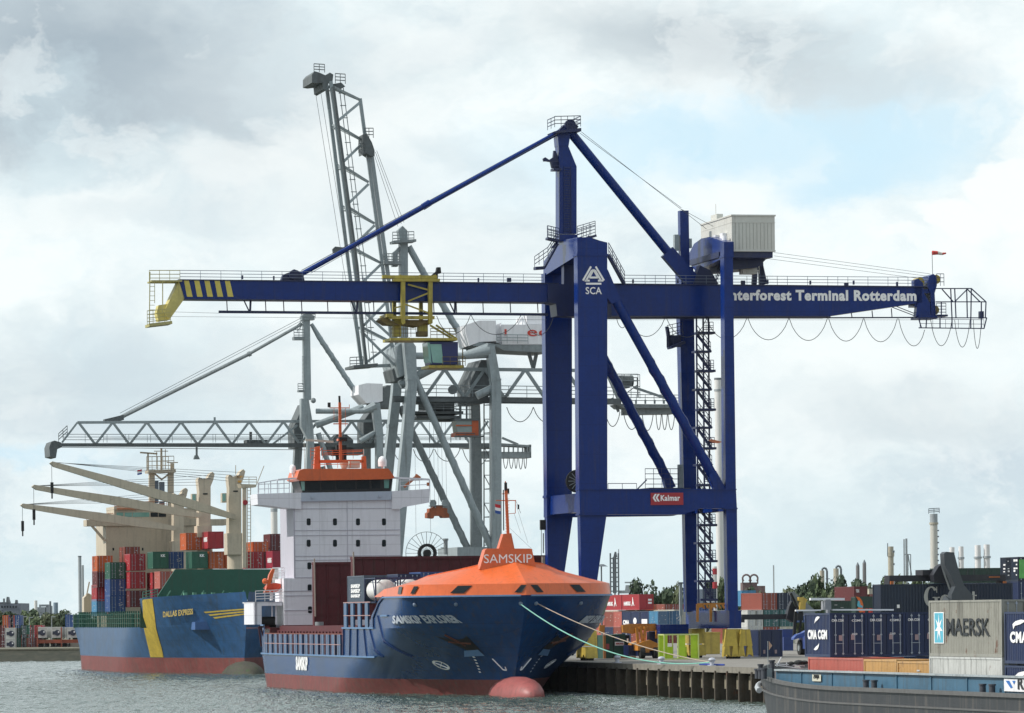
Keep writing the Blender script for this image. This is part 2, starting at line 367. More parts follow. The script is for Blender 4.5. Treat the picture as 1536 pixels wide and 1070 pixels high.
def water_mat():
    m = bpy.data.materials.new('harbour_water'); m.use_nodes = True; t = m.node_tree; n = t.nodes; L = t.links.new; b = n['Principled BSDF']
    b.inputs['Roughness'].default_value = .12; b.inputs['IOR'].default_value = 1.33
    tc = n.new('ShaderNodeTexCoord')
    def nz(s, sy, det, rough=.6):
        mp = n.new('ShaderNodeMapping'); L(tc.outputs['Object'], mp.inputs[0]); mp.inputs['Scale'].default_value = (1, sy, 1); mp.inputs['Rotation'].default_value = (0, 0, radians(14))
        q = n.new('ShaderNodeTexNoise'); L(mp.outputs[0], q.inputs['Vector']); q.inputs['Scale'].default_value = s; q.inputs['Detail'].default_value = det; q.inputs['Roughness'].default_value = rough; return q.outputs[0]
    def mm(op, a, b_):
        q = n.new('ShaderNodeMath'); q.operation = op
        for i, v in enumerate((a, b_)):
            if isinstance(v, (int, float)): q.inputs[i].default_value = v
            else: L(v, q.inputs[i])
        return q.outputs[0]
    w1, w2, w3, w4 = nz(1.3, .5, 3), nz(.30, .28, 5, .7), nz(.022, .25, 4), nz(.55, .12, 4, .7)
    h = mm('ADD', mm('ADD', mm('MULTIPLY', w1, .35), mm('MULTIPLY', w2, 2.6)), mm('MULTIPLY', w4, 1.8))
    bp = n.new('ShaderNodeBump'); bp.inputs['Strength'].default_value = 1.0; bp.inputs['Distance'].default_value = .35; L(h, bp.inputs['Height']); L(bp.outputs[0], b.inputs['Normal'])
    r = n.new('ShaderNodeValToRGB'); L(mm('ADD', mm('MULTIPLY', w3, .6), mm('MULTIPLY', w2, .4)), r.inputs[0]); e = r.color_ramp.elements
    e[0].position = .38; e[0].color = (.055, .080, .066, 1); e[1].position = .62; e[1].color = (.10, .135, .12, 1); L(r.outputs[0], b.inputs['Base Color'])
    return m
def sheet(name, pts, z, m, F=None):
    me = bpy.data.meshes.new(name); me.from_pydata([(*((F.W(x, y, 0).xy) if F else (x, y)), z) for x, y in pts], [], [tuple(range(len(pts)))]); me.materials.append(m)
    bm = bmesh.new(); bm.from_mesh(me); bmesh.ops.triangulate(bm, faces=bm.faces); bm.to_mesh(me); bm.free()
    o = bpy.data.objects.new(name, me); S.collection.objects.link(o); o['kind'] = 'structure'
    if me.polygons[0].normal.z < 0: me.flip_normals()
    return o
WATER = water_mat()
sheet('water', [(-9000, -600), (9000, -600), (9000, 30000), (-9000, 30000)], -.16, WATER)
import numpy as np
def waves():
    ys = np.concatenate([np.arange(385, 640, .42), np.arange(640, 962, 1.0)]); ts = np.linspace(-.17, .10, 640)
    Y, T_ = np.meshgrid(ys, ts, indexing='ij'); X = Y * T_; Z = np.zeros_like(X); rs = np.random.RandomState(4)
    for i in range(46):
        lam = .9 * 1.11 ** (i % 23) * (1 + .1 * rs.rand()); a = rs.normal(-.9, .75); k = 2 * np.pi / lam; ph = rs.rand() * 6.28
        mod = .6 + .4 * np.sin(X * .05 * rs.rand() + Y * .04 * rs.rand() + rs.rand() * 6); am = .0085 * lam ** .62
        sft = .35 * np.sin(X * .21 + i) + .35 * np.sin(Y * .17 + 2 * i); s_ = np.sin(k * (X * np.cos(a) + Y * np.sin(a)) + ph + sft * 3)
        Z += am * mod * (1 - 2 * np.abs(s_) ** .8 if i % 2 else s_) * (1.0 if lam < 6 else .7)
    ed = np.clip(np.minimum(T_ + .17, .10 - T_) / .01, 0, 1) * np.clip((962 - Y) / 6, 0, 1) * np.clip((Y - 385) / 3, 0, 1); Z = Z * ed - .15 * (1 - ed)
    n, m = X.shape; co = np.stack([X, Y, Z], -1).reshape(-1, 3).astype(np.float32)
    idx = np.arange(n * m).reshape(n, m); q = np.stack([idx[:-1, :-1], idx[:-1, 1:], idx[1:, 1:], idx[1:, :-1]], -1).reshape(-1, 4)
    me = bpy.data.meshes.new('water'); me.vertices.add(n * m); me.vertices.foreach_set('co', co.ravel()); me.loops.add(q.size); me.loops.foreach_set('vertex_index', q.ravel().astype(np.int32))
    me.polygons.add(len(q)); me.polygons.foreach_set('loop_start', np.arange(0, q.size, 4, dtype=np.int32)); me.polygons.foreach_set('use_smooth', np.ones(len(q), dtype=bool)); me.update(calc_edges=True); me.materials.append(WATER)
    o = bpy.data.objects.new('water', me); S.collection.objects.link(o); o['kind'] = 'structure'
waves()
ZQ = 3.0
STEP = 118
g = sheet('ground', [(-9000, 958), (9000, 958), (9000, 30000), (-9000, 30000)], 2.15, SOIL)
b = MB(Fr(0, 0, 0)); b.prism([(945, -1), (958, 2.15), (958, -1)], -9000, -8 , 'x')
bk = b.thing('embankment', BANK, None, None, (0, 945, 0), kind='structure')
b = MB(Fr(0, 0, 0))
b.box(-900, -8, 957, 958.2, 2.0, 2.3); b.thing('bank_wall', paint('bank_wall_mat', (.16, .15, .11), .9, .3, .3), 'low pale concrete lip along the top of the far river bank', 'wall', (-400, 957, 2.0))
sheet('pavement', [(.05, -520), (900, -520), (2600, 520), (28, 520), (28, 250), (16, 235), (16, STEP), (.05, STEP)], ZQ, PAVE, Q)
# quay wall
qw = root('quay_wall', 'concrete quay wall on brown steel piles along the water under the blue crane', 'quay wall', Q, (0, -60, 0))
b = MB(Q); b.box(0, 3.4, -520, STEP, 2.45, 2.996); b.box(1.3, 16.2, STEP - .6, STEP, -1, 2.99)
b.build('cap_beam', CONC, qw)
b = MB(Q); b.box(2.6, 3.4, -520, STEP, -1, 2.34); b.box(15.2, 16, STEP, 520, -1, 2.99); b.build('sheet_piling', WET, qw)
b = MB(Q)
k = 0
for y in range(-110, 30, 1):
    pass
y = -108
while y < 24:
    p = MB(Q); p.box(.75, 1.1, y + .25, y + 3.9, .95, 2.2); p.build('wall_panel', paint('pale_panel', (.19, .17, .125), .9, .4, .6), qw)
    p = MB(Q); p.box(-.12, .3, y - .32, y, -1, 2.6); p.box(.3, 2.6, y - .22, y - .1, -1, 2.33); p.build('pile', paint('rusty_pile', (.075, .06, .045), .8, .3, .4, rust=.3), qw)
    y += 4.25
# quay bollards
for i, (px, py) in enumerate(((926, 986), (992, 985), (1068, 996))):
    x, z = Q.qx(px, py + 5, 1.0); yy = x
    b = MB(Q); c = (1.0, yy, ZQ)
    b.tube((1, yy, ZQ), (1, yy, ZQ + .08), .42, n=14); b.tube((1, yy, ZQ + .08), (1, yy, ZQ + .5), .2, .24, n=12)
    b.ball((1, yy, ZQ + .55), .36, 12, 6, sz=.6)
    b.thing('bollard', paint('bollard_grey', (.42, .44, .50), .5, .2, .3), ['grey mooring bollard on the quay edge nearest the orange-topped ship bow', 'grey mooring bollard on the quay edge in front of the lime green frame', 'grey bollard right of the lime green frame that holds the mooring lines'][i], 'bollard', c, 'bollards along the quay edge')
    if i == 2: BOL = yy
# ================================================================ blue gantry crane
YN, YF, YM = 13.0, 29.0, 20.0
F = Q
bc = root('gantry_crane', 'tall dark blue gantry crane with horizontal box boom over the orange-topped ship', 'crane', Q, (6, 13, ZQ))
def B(y=YN): return MB(Q, y)
zf = ZQ
def foot(px): return None
# water side legs
b = B(); b.pp([(866, 364), (884, 357), (911, 364), (911, 735), (869, 735)], YN, 1.7)
b.pp([(870, 772), (910, 772), (891, 905), (889, 945), (874, 945)], YN + .2, 1.3)
b.pp([(865, 381), (912.5, 381), (912.5, 384), (865, 384)], YN - .08, 1.86); leg_n = b.build('leg', BLUE_P, bc)
b = B(); b.pp([(817, 410), (858, 410), (858, 745), (820.5, 745)], YF, 1.7); b.pp([(820.5, 776), (859, 776), (840, 905), (838, 945), (824, 945)], YF + .2, 1.3)
b.pp([(819.5, 744), (860, 744), (860, 747), (819.5, 747)], YF - .08, 1.86); b.build('leg', BLUE_P, bc)
# land side legs
b = B(); b.pp([(1086, 363), (1099, 363), (1104, 735), (1088.5, 735)], YN, 1.6); b.pp([(1089.5, 763), (1105.5, 763), (1107, 918), (1092, 918)], YN + .1, 1.3)
b.pp([(1085.5, 383), (1100.5, 383), (1100.5, 386), (1085.5, 386)], YN - .08, 1.76); b.build('leg', BLUE_P, bc)
b = B(); b.pp([(1018, 400), (1040, 400), (1045, 735), (1026, 735)], YF, 1.6); b.pp([(1027, 760), (1045, 760), (1046, 918), (1030, 918)], YF + .1, 1.3); b.build('leg', BLUE_P, bc)
# portal beams
for y, pts, coll in ((YN, [(869, 735), (1104, 735), (1105.5, 763), (1050, 763), (1026, 772), (910, 772), (870, 772)], (1087, 762, 1106.5, 764)),
                     (YF, [(820.5, 745), (1045, 740), (1045, 766), (1010, 774), (858, 776), (820.5, 776)], None)):
    b = B(); b.pp(pts, y + .02, 1.66); b.pp([(868.5, 733.5), (1105, 733.5), (1105, 735.2), (868.5, 735.2)] if y == YN else [(820, 743), (1046, 738), (1046, 740), (820, 745)], y - .1, 1.9)
    if coll: b.pr(*coll, y - .08, 1.7); b.pr(868.5, 771, 911, 773, y - .08, 1.7)
    pb = b.build('portal_beam', BLUE_P, bc)
    if y == YN: beam_n = pb
b = B(); b.pr(976, 739.5, 1025, 757.5, YN - .12, .05); sg = b.build('maker_sign', SIGNRED, beam_n)
a = Q.q(991, 755.2, YN - .14); c = Q.q(1020, 744, YN - .14); b = B(); text_flat(b, 'Kalmar', (a[0], YN - .14, a[1] + .25), (1, 0, 0), (0, 0, 1), c[0] - a[0], .62, .03)
a = Q.q(979, 754, YN - .14)
for dx in (0, .32):
    x0, z0 = a[0] + dx, a[1] + .1; b.prism([(x0 + .25, z0), (x0 + .45, z0), (x0 + .2, z0 + .4), (x0 + .45, z0 + .8), (x0 + .25, z0 + .8), (x0, z0 + .4)], YN - .16, YN - .13)
b.build('lettering', LETW, sg)
# upper cross frames between near and far legs (left faces catch the light)
def slab(pn, pf, w, name='cross_beam', par=None):   # polygon given on the near plane and the far plane, thickness along x
    return None
def cross(p_near_top, p_near_bot, p_far_top, p_far_bot, mid=None, w=1.5, x=0):
    nt_, nb_, ft_, fb_ = Q.q(*p_near_top, YN + 1.7), Q.q(*p_near_bot, YN + 1.7), Q.q(*p_far_top, YF), Q.q(*p_far_bot, YF)
    b = MB(Q); pts = [(YN + 1.7, nb_[1]), (YN + 1.7, nt_[1])] + ([(YN + (YF - YN) * mid[0], mid[1])] if mid else []) + [(YF, ft_[1]), (YF, fb_[1])]
    b.prism(pts, x, x + w, 'x'); return b
xw = Q.q(868, 380, YN)[0]; xl = Q.q(1087, 380, YN)[0]
def crossx(pts, x, w): b = MB(Q); b.prism([Q.qx(*p, x) for p in pts], x, x + w, 'x'); return b
crossx([(815, 393), (838, 362), (866, 356), (866, 383), (815, 415)], xw + .04, 1.6).build('cross_beam', BLUE_P, bc)
crossx([(1029, 389), (1041, 366), (1052, 358), (1064, 355.5), (1087, 363), (1087, 386), (1044, 408)], xl + .04, 1.0).build('cross_beam', BLUE_P, bc)
zt_n, zb_n = Q.q(869, 736, YN)[1], Q.q(869, 771, YN)[1]
for x in (xw + .3, xl + .25):
    b = MB(Q); b.box(x, x + 1.1, YN + 1.7, YF, zb_n + .25, zt_n - .2); b.build('cross_beam', BLUE_P, bc)
# sill beams low down along the quay
b = MB(Q); zs0, zs1 = Q.q(1095, 943, YN)[1], Q.q(1095, 917, YN)[1]
xl2 = Q.q(1092, 930, YN)[0]; xw2 = Q.q(874, 930, YN)[0]
b.box(xl2, xl2 + 1.3, YN - .6, YF + 2, zs0, zs1); b.box(xl2 - .05, xl2 + 1.35, YN - .65, YF + 2.05, zs1 - .02, zs1 + .08); b.build('sill_beam', BLUE_P, bc)
b = MB(Q); b.box(xw2 - .2, xw2 + 1.1, YN - .6, YF + 2, zs0, zs1); b.build('sill_beam', BLUE_P, bc)
# bogies: yellow, three on the land side in view, two behind the ship
def bogie(x, y):
    b = MB(Q); h = zs0 - ZQ
    b.prism([(y - 1.6, ZQ + h * .48), (y - 1.35, zs0 - .05), (y - .5, zs0 - .05), (y, ZQ + h * .72), (y + .5, zs0 - .05), (y + 1.35, zs0 - .05), (y + 1.6, ZQ + h * .48)], x - .1, x + 1.4, 'x')
    for s in (-1, 1):
        yc = y + s * 1.15
        b.prism([(yc - 1.05, ZQ + .25), (yc - .8, ZQ + h * .45), (yc + .8, ZQ + h * .45), (yc + 1.05, ZQ + .25), (yc + .55, ZQ + .25), (yc + .2, ZQ + .6), (yc - .2, ZQ + .6), (yc - .55, ZQ + .25)], x, x + 1.3, 'x')
    bo = b.build('bogie', YELB, bc)
    for s in (-1.8, -.65, .65, 1.8):
        w_ = MB(Q); w_.disc((x + .65, y + s, ZQ + .33), .33, .5, 'x', 14); w_.build('wheel', BLACK, bo)
def bogie_face(x, y):      # end buffers facing the water-front camera
    b = MB(Q); h = zs0 - ZQ
    for s in (-1, 1):
        xc = x + .65 + s * .8
        b.prism([(xc - .75, ZQ + h * .42), (xc - .5, zs0 - .1), (xc + .5, zs0 - .1), (xc + .75, ZQ + h * .42)], y - 2.2, y - 1.6)
        for t in (-.45, .45): b.prism([(xc + t - .38, ZQ + .2), (xc + t - .22, ZQ + h * .42), (xc + t + .22, ZQ + h * .42), (xc + t + .38, ZQ + .2), (xc + t + .1, ZQ + .45), (xc + t - .1, ZQ + .45)], y - 2.25, y - 1.7)
    b.build('bogie_guard', YELB, bc)
for x, y in ((xl2, YN + .5), (xl2, YF + .5), (xw2 - .1, YN + .5), (xw2 - .1, YF + .5)): bogie(x, y)
bogie_face(xl2, YN + .5)
# low base platform and hanging hooks
b = MB(Q); b.pr(990, 937, 1033, 952, YF - 3, 2.5); b.build('base_platform', BLUE_P, bc)
for px in (1047, 1067):
    b = MB(Q); b.pp([(px - 2, 906), (px + 6, 906), (px + 6, 911), (px + 1.5, 912), (px + 1, 933), (px - 1.5, 933)], YN + 6, .3); b.build('hook', ORANGE2, bc)
b = MB(Q)
for i in range(6): b.pp([(1052 + i * 6, 906), (1055 + i * 6, 906), (1058 + i * 6, 913), (1055 + i * 6, 913)], YN + 7, .2)
b.pr(1047, 905, 1090, 907, YN + 7, .3); b.build('storm_brace', ORANGE2, bc)
# ---- mast
b = B(); b.pp([(839, 351), (865, 351), (865, 250), (852, 218), (838, 218), (839, 247)], YM + .6, 1.8)
b.pp([(836, 197), (851, 190), (856, 200), (853, 219), (838, 219)], YM + .5, 2.0)
b.pp([(839.5, 352), (866, 352), (866, 362), (839.5, 362)], YM + .4, 2.2); mast = b.build('mast', BLUE_P, bc)
b = B(); b.pp([(846, 362), (858, 355), (874, 357), (888, 357), (905, 363), (905, 372), (858, 440), (846, 440)], YM + 1.2, 1.2); b.build('mast_base', BLUE_D, bc)
b = B()
for i in range(26): b.ln(846, 252 + i * 3.8, 856, 252 + i * 3.8, YM + .5, .05)
b.ln(846, 250, 846, 350, YM + .5, .05); b.ln(856, 250, 856, 350, YM + .5, .05); b.build('ladder', BLUE_D, mast)
b = B(); b.pp([(832, 197), (872, 192), (872, 197), (834, 200)], YM - .4, 3.6); b.pp([(838, 196), (848, 186), (862, 184), (868, 190), (862, 198)], YM + .8, 1.2); b.disc((*[Q.q(855, 188, YM + .5)[0], YM + .5, Q.q(855, 188, YM + .5)[1]],), .6, .5)
hp = b.build('head_platform', BLUE_D, bc)
b = B()
for y in (YM - .3, YM + 3.1): b.rp(832, 191, 871, 190, y, h=1.15, post=.7, rows=3)
a0, a1 = Q.q(832, 191, YM - .3), Q.q(871, 190, YM - .3); b.rail([(a0[0], YM - .3, a0[1]), (a0[0], YM + 3.1, a0[1])]); b.rail([(a1[0], YM - .3, a1[1]), (a1[0], YM + 3.1, a1[1])]); b.build('handrail', BLUE_D, hp)
b = B(); b.pp([(815, 238), (818, 236), (824, 240), (830, 236), (831, 226), (834, 227), (839, 241), (839, 252), (828, 252), (826, 243), (820, 242), (816, 242)], YM + 1, .5); b.ln(828, 255, 840, 255, YM + 1, .25, 1.5); b.rp(828, 255, 839, 255, YM + .4, h=.9, post=.6, rows=2); b.build('anemometer_bracket', BLUE_D, bc)
b = B(); b.ln(820, 358, 838, 362, YM - .2, .25, 1.2); b.rp(821, 357, 839, 361, YM - .9, h=1.3, post=.5, rows=4); b.rp(822, 357, 839, 361, YM + .8, h=1.3, post=.7, rows=3)
b.ln(865, 362, 893, 354, YM - .2, .25, 1.2); b.rp(866, 362, 893, 353, YM - .9, h=1.3, post=.5, rows=4); b.rp(866, 358, 893, 350, YM + .8, h=1.3, post=.7, rows=3)
b.tp(868, 372, 884, 354, YM - .3, .12); b.tp(828, 372, 836, 363, YM - .3, .12); b.build('mast_walkway', BLUE_D, bc)
b = B(); b.rp(802, 402, 822, 388, YM, h=1.2, post=.6, rows=3); b.rp(822, 388, 836, 366, YM, h=1.2, post=.6, rows=3); b.ln(802, 403, 816, 402, YM, .3, 1.2); b.ln(816, 402, 836, 366, YM, .2, .9)
b.ln(912, 382, 936, 426, YM - 1, .22, .9); b.rp(913, 381, 937, 425, YM - 1.4, h=1.2, post=.8, rows=3); b.build('stair_flight', BLUE_D, bc)
# ---- stays
b = B(); b.tp(839, 198, 640, 308, YM + 1.1, .26, n=10); b.tp(640, 308, 444, 416, YM + 1.1, .26, n=10); b.tp(645, 304, 634, 311, YM + 1.1, .36); b.build('forestay', BLUE_P, bc)
b = B(); b.tp(856, 199, 1008, 386, YM + 1.1, .5, n=14); b.ln(1000, 378, 1045, 430, YM + 1.1, 1.5, 1.0); b.build('backstay', BLUE_P, bc)
b = B(); b.ln(838, 200, 466, 410, YM - .2, .05); b.ln(838, 195, 452, 406, YM + 2.2, .07); b.ln(838, 198, 470, 402, YM + 2.6, .05)
for p in ((870, 200, 1022, 312), (872, 198, 1060, 344), (1022, 314, 1070, 340)): b.ln(*p, YM + 1, .04)
for p in ((1161, 379, 1395, 411), (1161, 384, 1395, 415), (1150, 388, 1380, 418)): b.ln(*p, YM + 1, .035)
b.build('hoist_rope', CABLE, bc)
b = B(); b.pp([(422, 420), (425, 412), (436, 408), (441, 404), (447, 406), (455, 412), (457, 421)], YM + .7, .9); b.disc((*[Q.q(440, 412, YM + .5)[0], YM + .4, Q.q(440, 412, YM)[1]],), .5, .4); b.build('stay_anchor', BLUE_D, bc)
# ---- boom and girder
b = B(); b.pp([(268, 420.5), (838, 426), (838, 453), (276, 448)], YM, 2.4); boom = b.build('boom', BLUE_P, bc)
b = B()
b.pp([(268, 419), (838, 424.5), (838, 426), (268, 420.5)], YM - .12, 2.6); b.pp([(276, 448), (838, 453), (838, 454.2), (276, 449.2)], YM - .12, 2.6); b.build('boom_flange', BLUE_D, boom)
b = B()
for i in range(5):
    x0 = 276 + i * 15.3; b.pp([(x0, 421), (x0 + 7.5, 421.1), (x0 + 13, 445.5), (x0 + 4.5, 445.3)], YM - .03, .03)
b.build('hazard_stripe', paint('stripe_yellow', (.60, .50, .10), .5, .1, .2), boom)
b = B(); b.pp([(822, 426), (917, 428), (917, 476), (836, 474), (834, 456), (822, 453)], YM - .35, 3.1); b.build('boom_hinge', BLUE_D, bc)
b = B(); b.pp([(917, 426), (1383, 430.5), (1383, 454), (1366, 456.5), (1246, 474), (917, 474)], YM - .2, 2.8); gir = b.build('girder', BLUE_P, bc)
b = B(); b.pp([(900, 425), (1392, 429.5), (1392, 431), (900, 426.5)], YM - .4, 3.2); b.pp([(900, 473.5), (1246, 474), (1246, 475.6), (900, 475.2)], YM - .4, 3.2); b.build('girder_flange', BLUE_D, gir)
a = Q.q(1090, 451, YM - .22); c = Q.q(1374.5, 433, YM - .22)
b = MB(Q); text_flat(b, 'Interforest Terminal Rotterdam', (a[0], YM - .22, a[1]), (1, 0, 0), (0, 0, 1), c[0] - a[0], Q.q(1230, 433, YM)[1] - Q.q(1230, 449.5, YM)[1], .045); b.build('lettering', LETW, gir)
# yellow boom tip
b = B(); b.pp([(269, 421), (277, 448), (254, 480), (246, 468), (252, 456)], YM, 2.4); b.pp([(238, 458), (252, 456), (256, 470), (252, 480), (238, 482), (235, 470)], YM + .3, 1.8); tip = b.build('boom_tip', paint('tip_yellow', (.55, .48, .16), .5, .15, .3), bc)
b = B(); Y0 = YM - .5; Y1 = YM + 2.8
for y in (Y0, Y1): b.rp(224, 423, 270, 423, y, h=1.2, post=1, rows=3); b.rp(221, 488, 256, 485, y, h=1.5, post=.7, rows=4); b.ln(225, 408, 224, 487, y, .09); b.ln(244, 423, 244, 470, y, .09)
b.ln(224, 423, 270, 423, YM + 1, .16, 3.0); b.ln(221, 489, 255, 485, YM + 1, .3, 3.2)
for i in range(8): b.ln(224, 430 + i * 7, 232, 430 + i * 7, Y0, .05)
b.ln(232, 424, 232, 455, Y0, .06); b.build('tip_platform', paint('tip_rail_yellow', (.42, .38, .16), .6, .2, .3), bc)
b = B()
for y in (YM + .1, YM + 2.3): b.rp(270, 420, 815, 425.5, y, h=1.0, r=.028, post=2.2, rows=3)
b.rp(937, 427, 1392, 430, YM, h=1.0, r=.028, post=2.2, rows=3); b.rp(937, 427, 1392, 430, YM + 2.3, h=1.0, r=.028, post=3.3, rows=3)
b.build('handrail', paint('rail_grey_blue', (.14, .17, .24), .5, .1, .1), bc)
for i, (px, py) in enumerate(((364, 416), (411, 417), (718, 420), (764, 420), (950, 422), (1017, 422), (1115, 424), (1152, 423), (1216, 424), (1270, 427), (1281, 424), (1346, 426))):
    b = B(); wd = 3 if i in (3, 9, 6) else 1; b.pr(px - wd, py - 3, px + wd, py + 3, YM - .1, .3); b.build('floodlight', BLUE_D, bc)
# festoon rail on struts
b = B(); b.ln(328, 468, 822, 472, YM + 1.2, .28, .2)
for i, px in enumerate((340, 398, 425, 452, 491, 560, 604, 650, 684, 724, 765, 806)):
    b.ln(px, 449, px + 1, 469, YM + .6, .09, y1_=YM + 1.2); b.ln(px, 449, px + 1, 469, YM + 1.8, .09, y1_=YM + 1.2)
for px in (368, 528, 675): b.ln(px - 3, 449, px + 7, 470, YM + 1, .12); b.ln(px + 8, 449, px + 7, 470, YM + 1, .2)
b.ln(905, 478, 1370, 476.5, YM + 1.2, .14, .14)
for px in (1278, 1309, 1338): b.ln(px, 476, px - 1, 470 - (px - 1278) * .12, YM + 1.2, .09)
b.ln(1338, 461, 1372, 474, YM + 1, .08); b.ln(1345, 460, 1378, 473, YM + 1, .08); b.build('cable_track', BLUE_D, bc)
b = B()
b.ln(256, 468, 328, 470, YM + .6, .03); b.ln(256, 475, 820, 480, YM + .6, .03); b.ln(900, 480, 1370, 480, YM + .6, .03); b.build('trolley_rope', CABLE, bc)
def loops(par, pts, y, r=.035, n=12):
    for (xa, ya, xb, yb, sag) in pts:
        P = []; b = MB(Q)
        for i in range(n + 1):
            t = i / n; yy = ya + (yb - ya) * t + sag * (1 - (2 * t - 1) ** 2) ** .8; xx = xa + (xb - xa) * t; p = Q.q(xx, yy, y); P.append((p[0], y, p[1]))
        b.path(P, r, 4); b.build('festoon_cable', CABLE, par)
lp = [(925, 478, 942, 478, 14), (942, 478, 997, 478, 27), (1000, 478, 1060, 478, 28), (1060, 478, 1120, 478, 31), (1122, 478, 1183, 478, 32), (1184, 478, 1241, 478, 33), (1243, 478, 1295, 478, 34), (1296, 478, 1346, 478, 35), (1348, 478, 1387, 495, 32), (1396, 480, 1428, 480, 39), (1432, 480, 1455, 480, 41), (1460, 480, 1472, 480, 43)]
loops(bc, lp, YM + 1.2); loops(bc, [(655, 474, 706, 472, 28), (706, 472, 782, 472, 30), (786, 474, 830, 476, 28)], YM + 1.2)
# end tower and cage
b = B(); b.pp([(1371, 421), (1377, 418), (1384, 424), (1386, 440), (1395, 455), (1396, 474), (1374, 475), (1376, 456), (1372, 452)], YM - .2, 1)
b.pp([(1394, 414), (1400, 411), (1404, 414), (1405, 430), (1402, 440), (1404, 474), (1397, 474), (1396, 440), (1392, 432)], YM - .2, 3)
b.pp([(1384, 434), (1398, 434), (1398, 440), (1384, 440)], YM, 2.4); b.pr(1372, 455, 1402, 460, YM, 2.4); b.ln(1372, 477, 1400, 477, YM + 1, .35, 3); b.build('end_tower', BLUE_P, bc)
for px, py in ((1377, 424), (1401, 420), (1399, 466)):
    b = B(); p = Q.q(px, py, YM + 1); b.disc((p[0], YM + 1, p[1]), .5, 1.6); b.build('rope_sheave', paint('sheave_yellow', (.4, .3, .04), .6, .3, .3, rust=.3), bc)
b = B()
for y in (YM - .9, YM + 3.3):
    for p in ((1404, 433, 1457, 433), (1404, 453, 1479, 453), (1457, 433, 1479, 453), (1376, 477, 1480, 477), (1378, 492, 1476, 493), (1479, 453, 1478, 477), (1480, 477, 1476, 493), (1378, 478, 1382, 492),
              (1426, 433, 1428, 477), (1432, 433, 1434, 477), (1450, 433, 1451, 477), (1457, 433, 1456, 492), (1472, 453, 1472, 492), (1412, 453, 1412, 477), (1413, 434, 1430, 453), (1432, 453, 1451, 434), (1451, 434, 1470, 453), (1428, 477, 1428, 492), (1410, 477, 1410, 492), (1390, 477, 1389, 492)):
        b.ln(*p, y, .11)
for px, py in ((1404, 433), (1457, 433), (1479, 453), (1404, 453), (1480, 477), (1476, 493), (1428, 477), (1456, 492), (1382, 492), (1428, 492), (1404, 477)):
    b.ln(px, py, px, py, YM - .9, .1, y1_=YM + 3.3)
b.rp(1380, 492, 1476, 493, YM - .9, h=.95, r=.025, post=1.4, rows=2); b.rp(1405, 429, 1416, 429, YM - .6, h=1.3, post=.5, rows=3); b.rp(1405, 473, 1419, 473, YM - .6, h=1.3, post=.5, rows=4); b.ln(1404, 474, 1419, 474, YM, .2, 1.4)
b.pr(1470, 467, 1476, 478, YM, .6); b.build('end_cage', BLUE_D, bc)
b = B(); b.ln(1399, 412, 1398, 378, YM + 1, .05); wsk = b.build('windsock_pole', CABLE, bc)
b = B(); P = [Q.q(*p, YM + 1) for p in ((1398.5, 379.5), (1406, 379.5), (1413, 381), (1419, 380))]
for (a, c, r0, r1, mi) in ((P[0], P[1], .24, .2, 0), (P[1], P[2], .2, .14, 1), (P[2], P[3], .14, .08, 0)):
    b.m = mi; b.tube((a[0], YM + 1, a[1]), (c[0], YM + 1, c[1]), r0, r1, n=10)
b.build('windsock', [paint('sock_red', (.5, .05, .04), .8, .2, .1), paint('sock_white', (.6, .55, .5), .8, .2, .1)], wsk)
# machinery house
YH = YN + 1.8
hx0, hz1 = Q.q(1097.5, 324, YH); hx1, hz0 = Q.q(1162.5, 376, YH)
b = MB(Q); b.box(hx0, hx1, YH, YH + 13, hz0, hz1); b.box(hx0 - .08, hx1 + .1, YH - .1, YH + 13.1, hz1 - .02, hz1 + .14); b.box(hx0 - .04, hx1 + .06, YH - .06, YH + 13.06, hz0 - .12, hz0 + .02)
b.box(hx0 - .02, hx1 + .04, YH - .04, YH + 13.04, hz1 - .72, hz1 - .64); hs = b.build('machinery_house', HOUSE, bc)
b = MB(Q)
for i in range(1, 12): x = hx0 + (hx1 - hx0) * i / 12; b.box(x - .02, x + .02, YH - .02, YH, hz0 + .1, hz1 - .75)
b.build('cladding_joint', paint('joint_grey', (.3, .3, .27), .6, .1, .2), hs)
b = MB(Q); b.box(hx0 + .6, hx0 + 1.3, YH + 8.5, YH + 11, hz1 + .14, hz1 + .9); b.tube((hx0 + .9, YH + 10, hz1 + .9), (hx0 + .9, YH + 10, hz1 + 2.1), .03); b.build('roof_unit', HOUSE, hs)
b = MB(Q)
for yy in (YH + 2, YH + 5): b.box(hx0 - .5, hx0 - .05, yy, yy + 1.2, hz0 + .8, hz0 + 2.0)
b.tube((hx0 - .6, YH + .8, hz0), (hx0 - .6, YH + .8, hz0 + 1.6), .3, n=10); b.build('ventilation_unit', WHITE, hs)
b = MB(Q); b.box(hx0 - 1.4, hx1 - .2, YH + .2, YH + 12.8, hz0 - .75, hz0 - .14); b.prism([(hx0 + .1, hz0 - .75), (hx1 - .2, hz0 - .75), (hx1 - 1.1, hz0 - 1.6), (hx0 + .1, hz0 - 1.9)], YH + 3, YH + 10)
for p in ((1140, 378, 1142, 427), (1133, 400, 1131, 427), (1141, 400, 1147, 427)): b.ln(*p, YM + .8, .5)
b.build('house_support', BLUE_D, bc)
b = MB(Q); b.pr(1114, 394, 1136, 411, YM - 1, 1.5); b.rp(1112, 411, 1139, 411, YM - 1.3, h=1.1, post=.6); b.build('control_box', HOUSE, bc)
b = B(); b.pp([(1020, 316), (1033, 316), (1035, 428), (1022, 428)], YM + 3.5, 1); b.build('rear_post', BLUE_P, bc)
b = B(); b.pr(1012, 352, 1019, 376, YM + 3.6, .7); b.pr(1033, 358, 1038, 372, YM + 3.6, .7); b.build('sheave_box', GREY_P, bc)
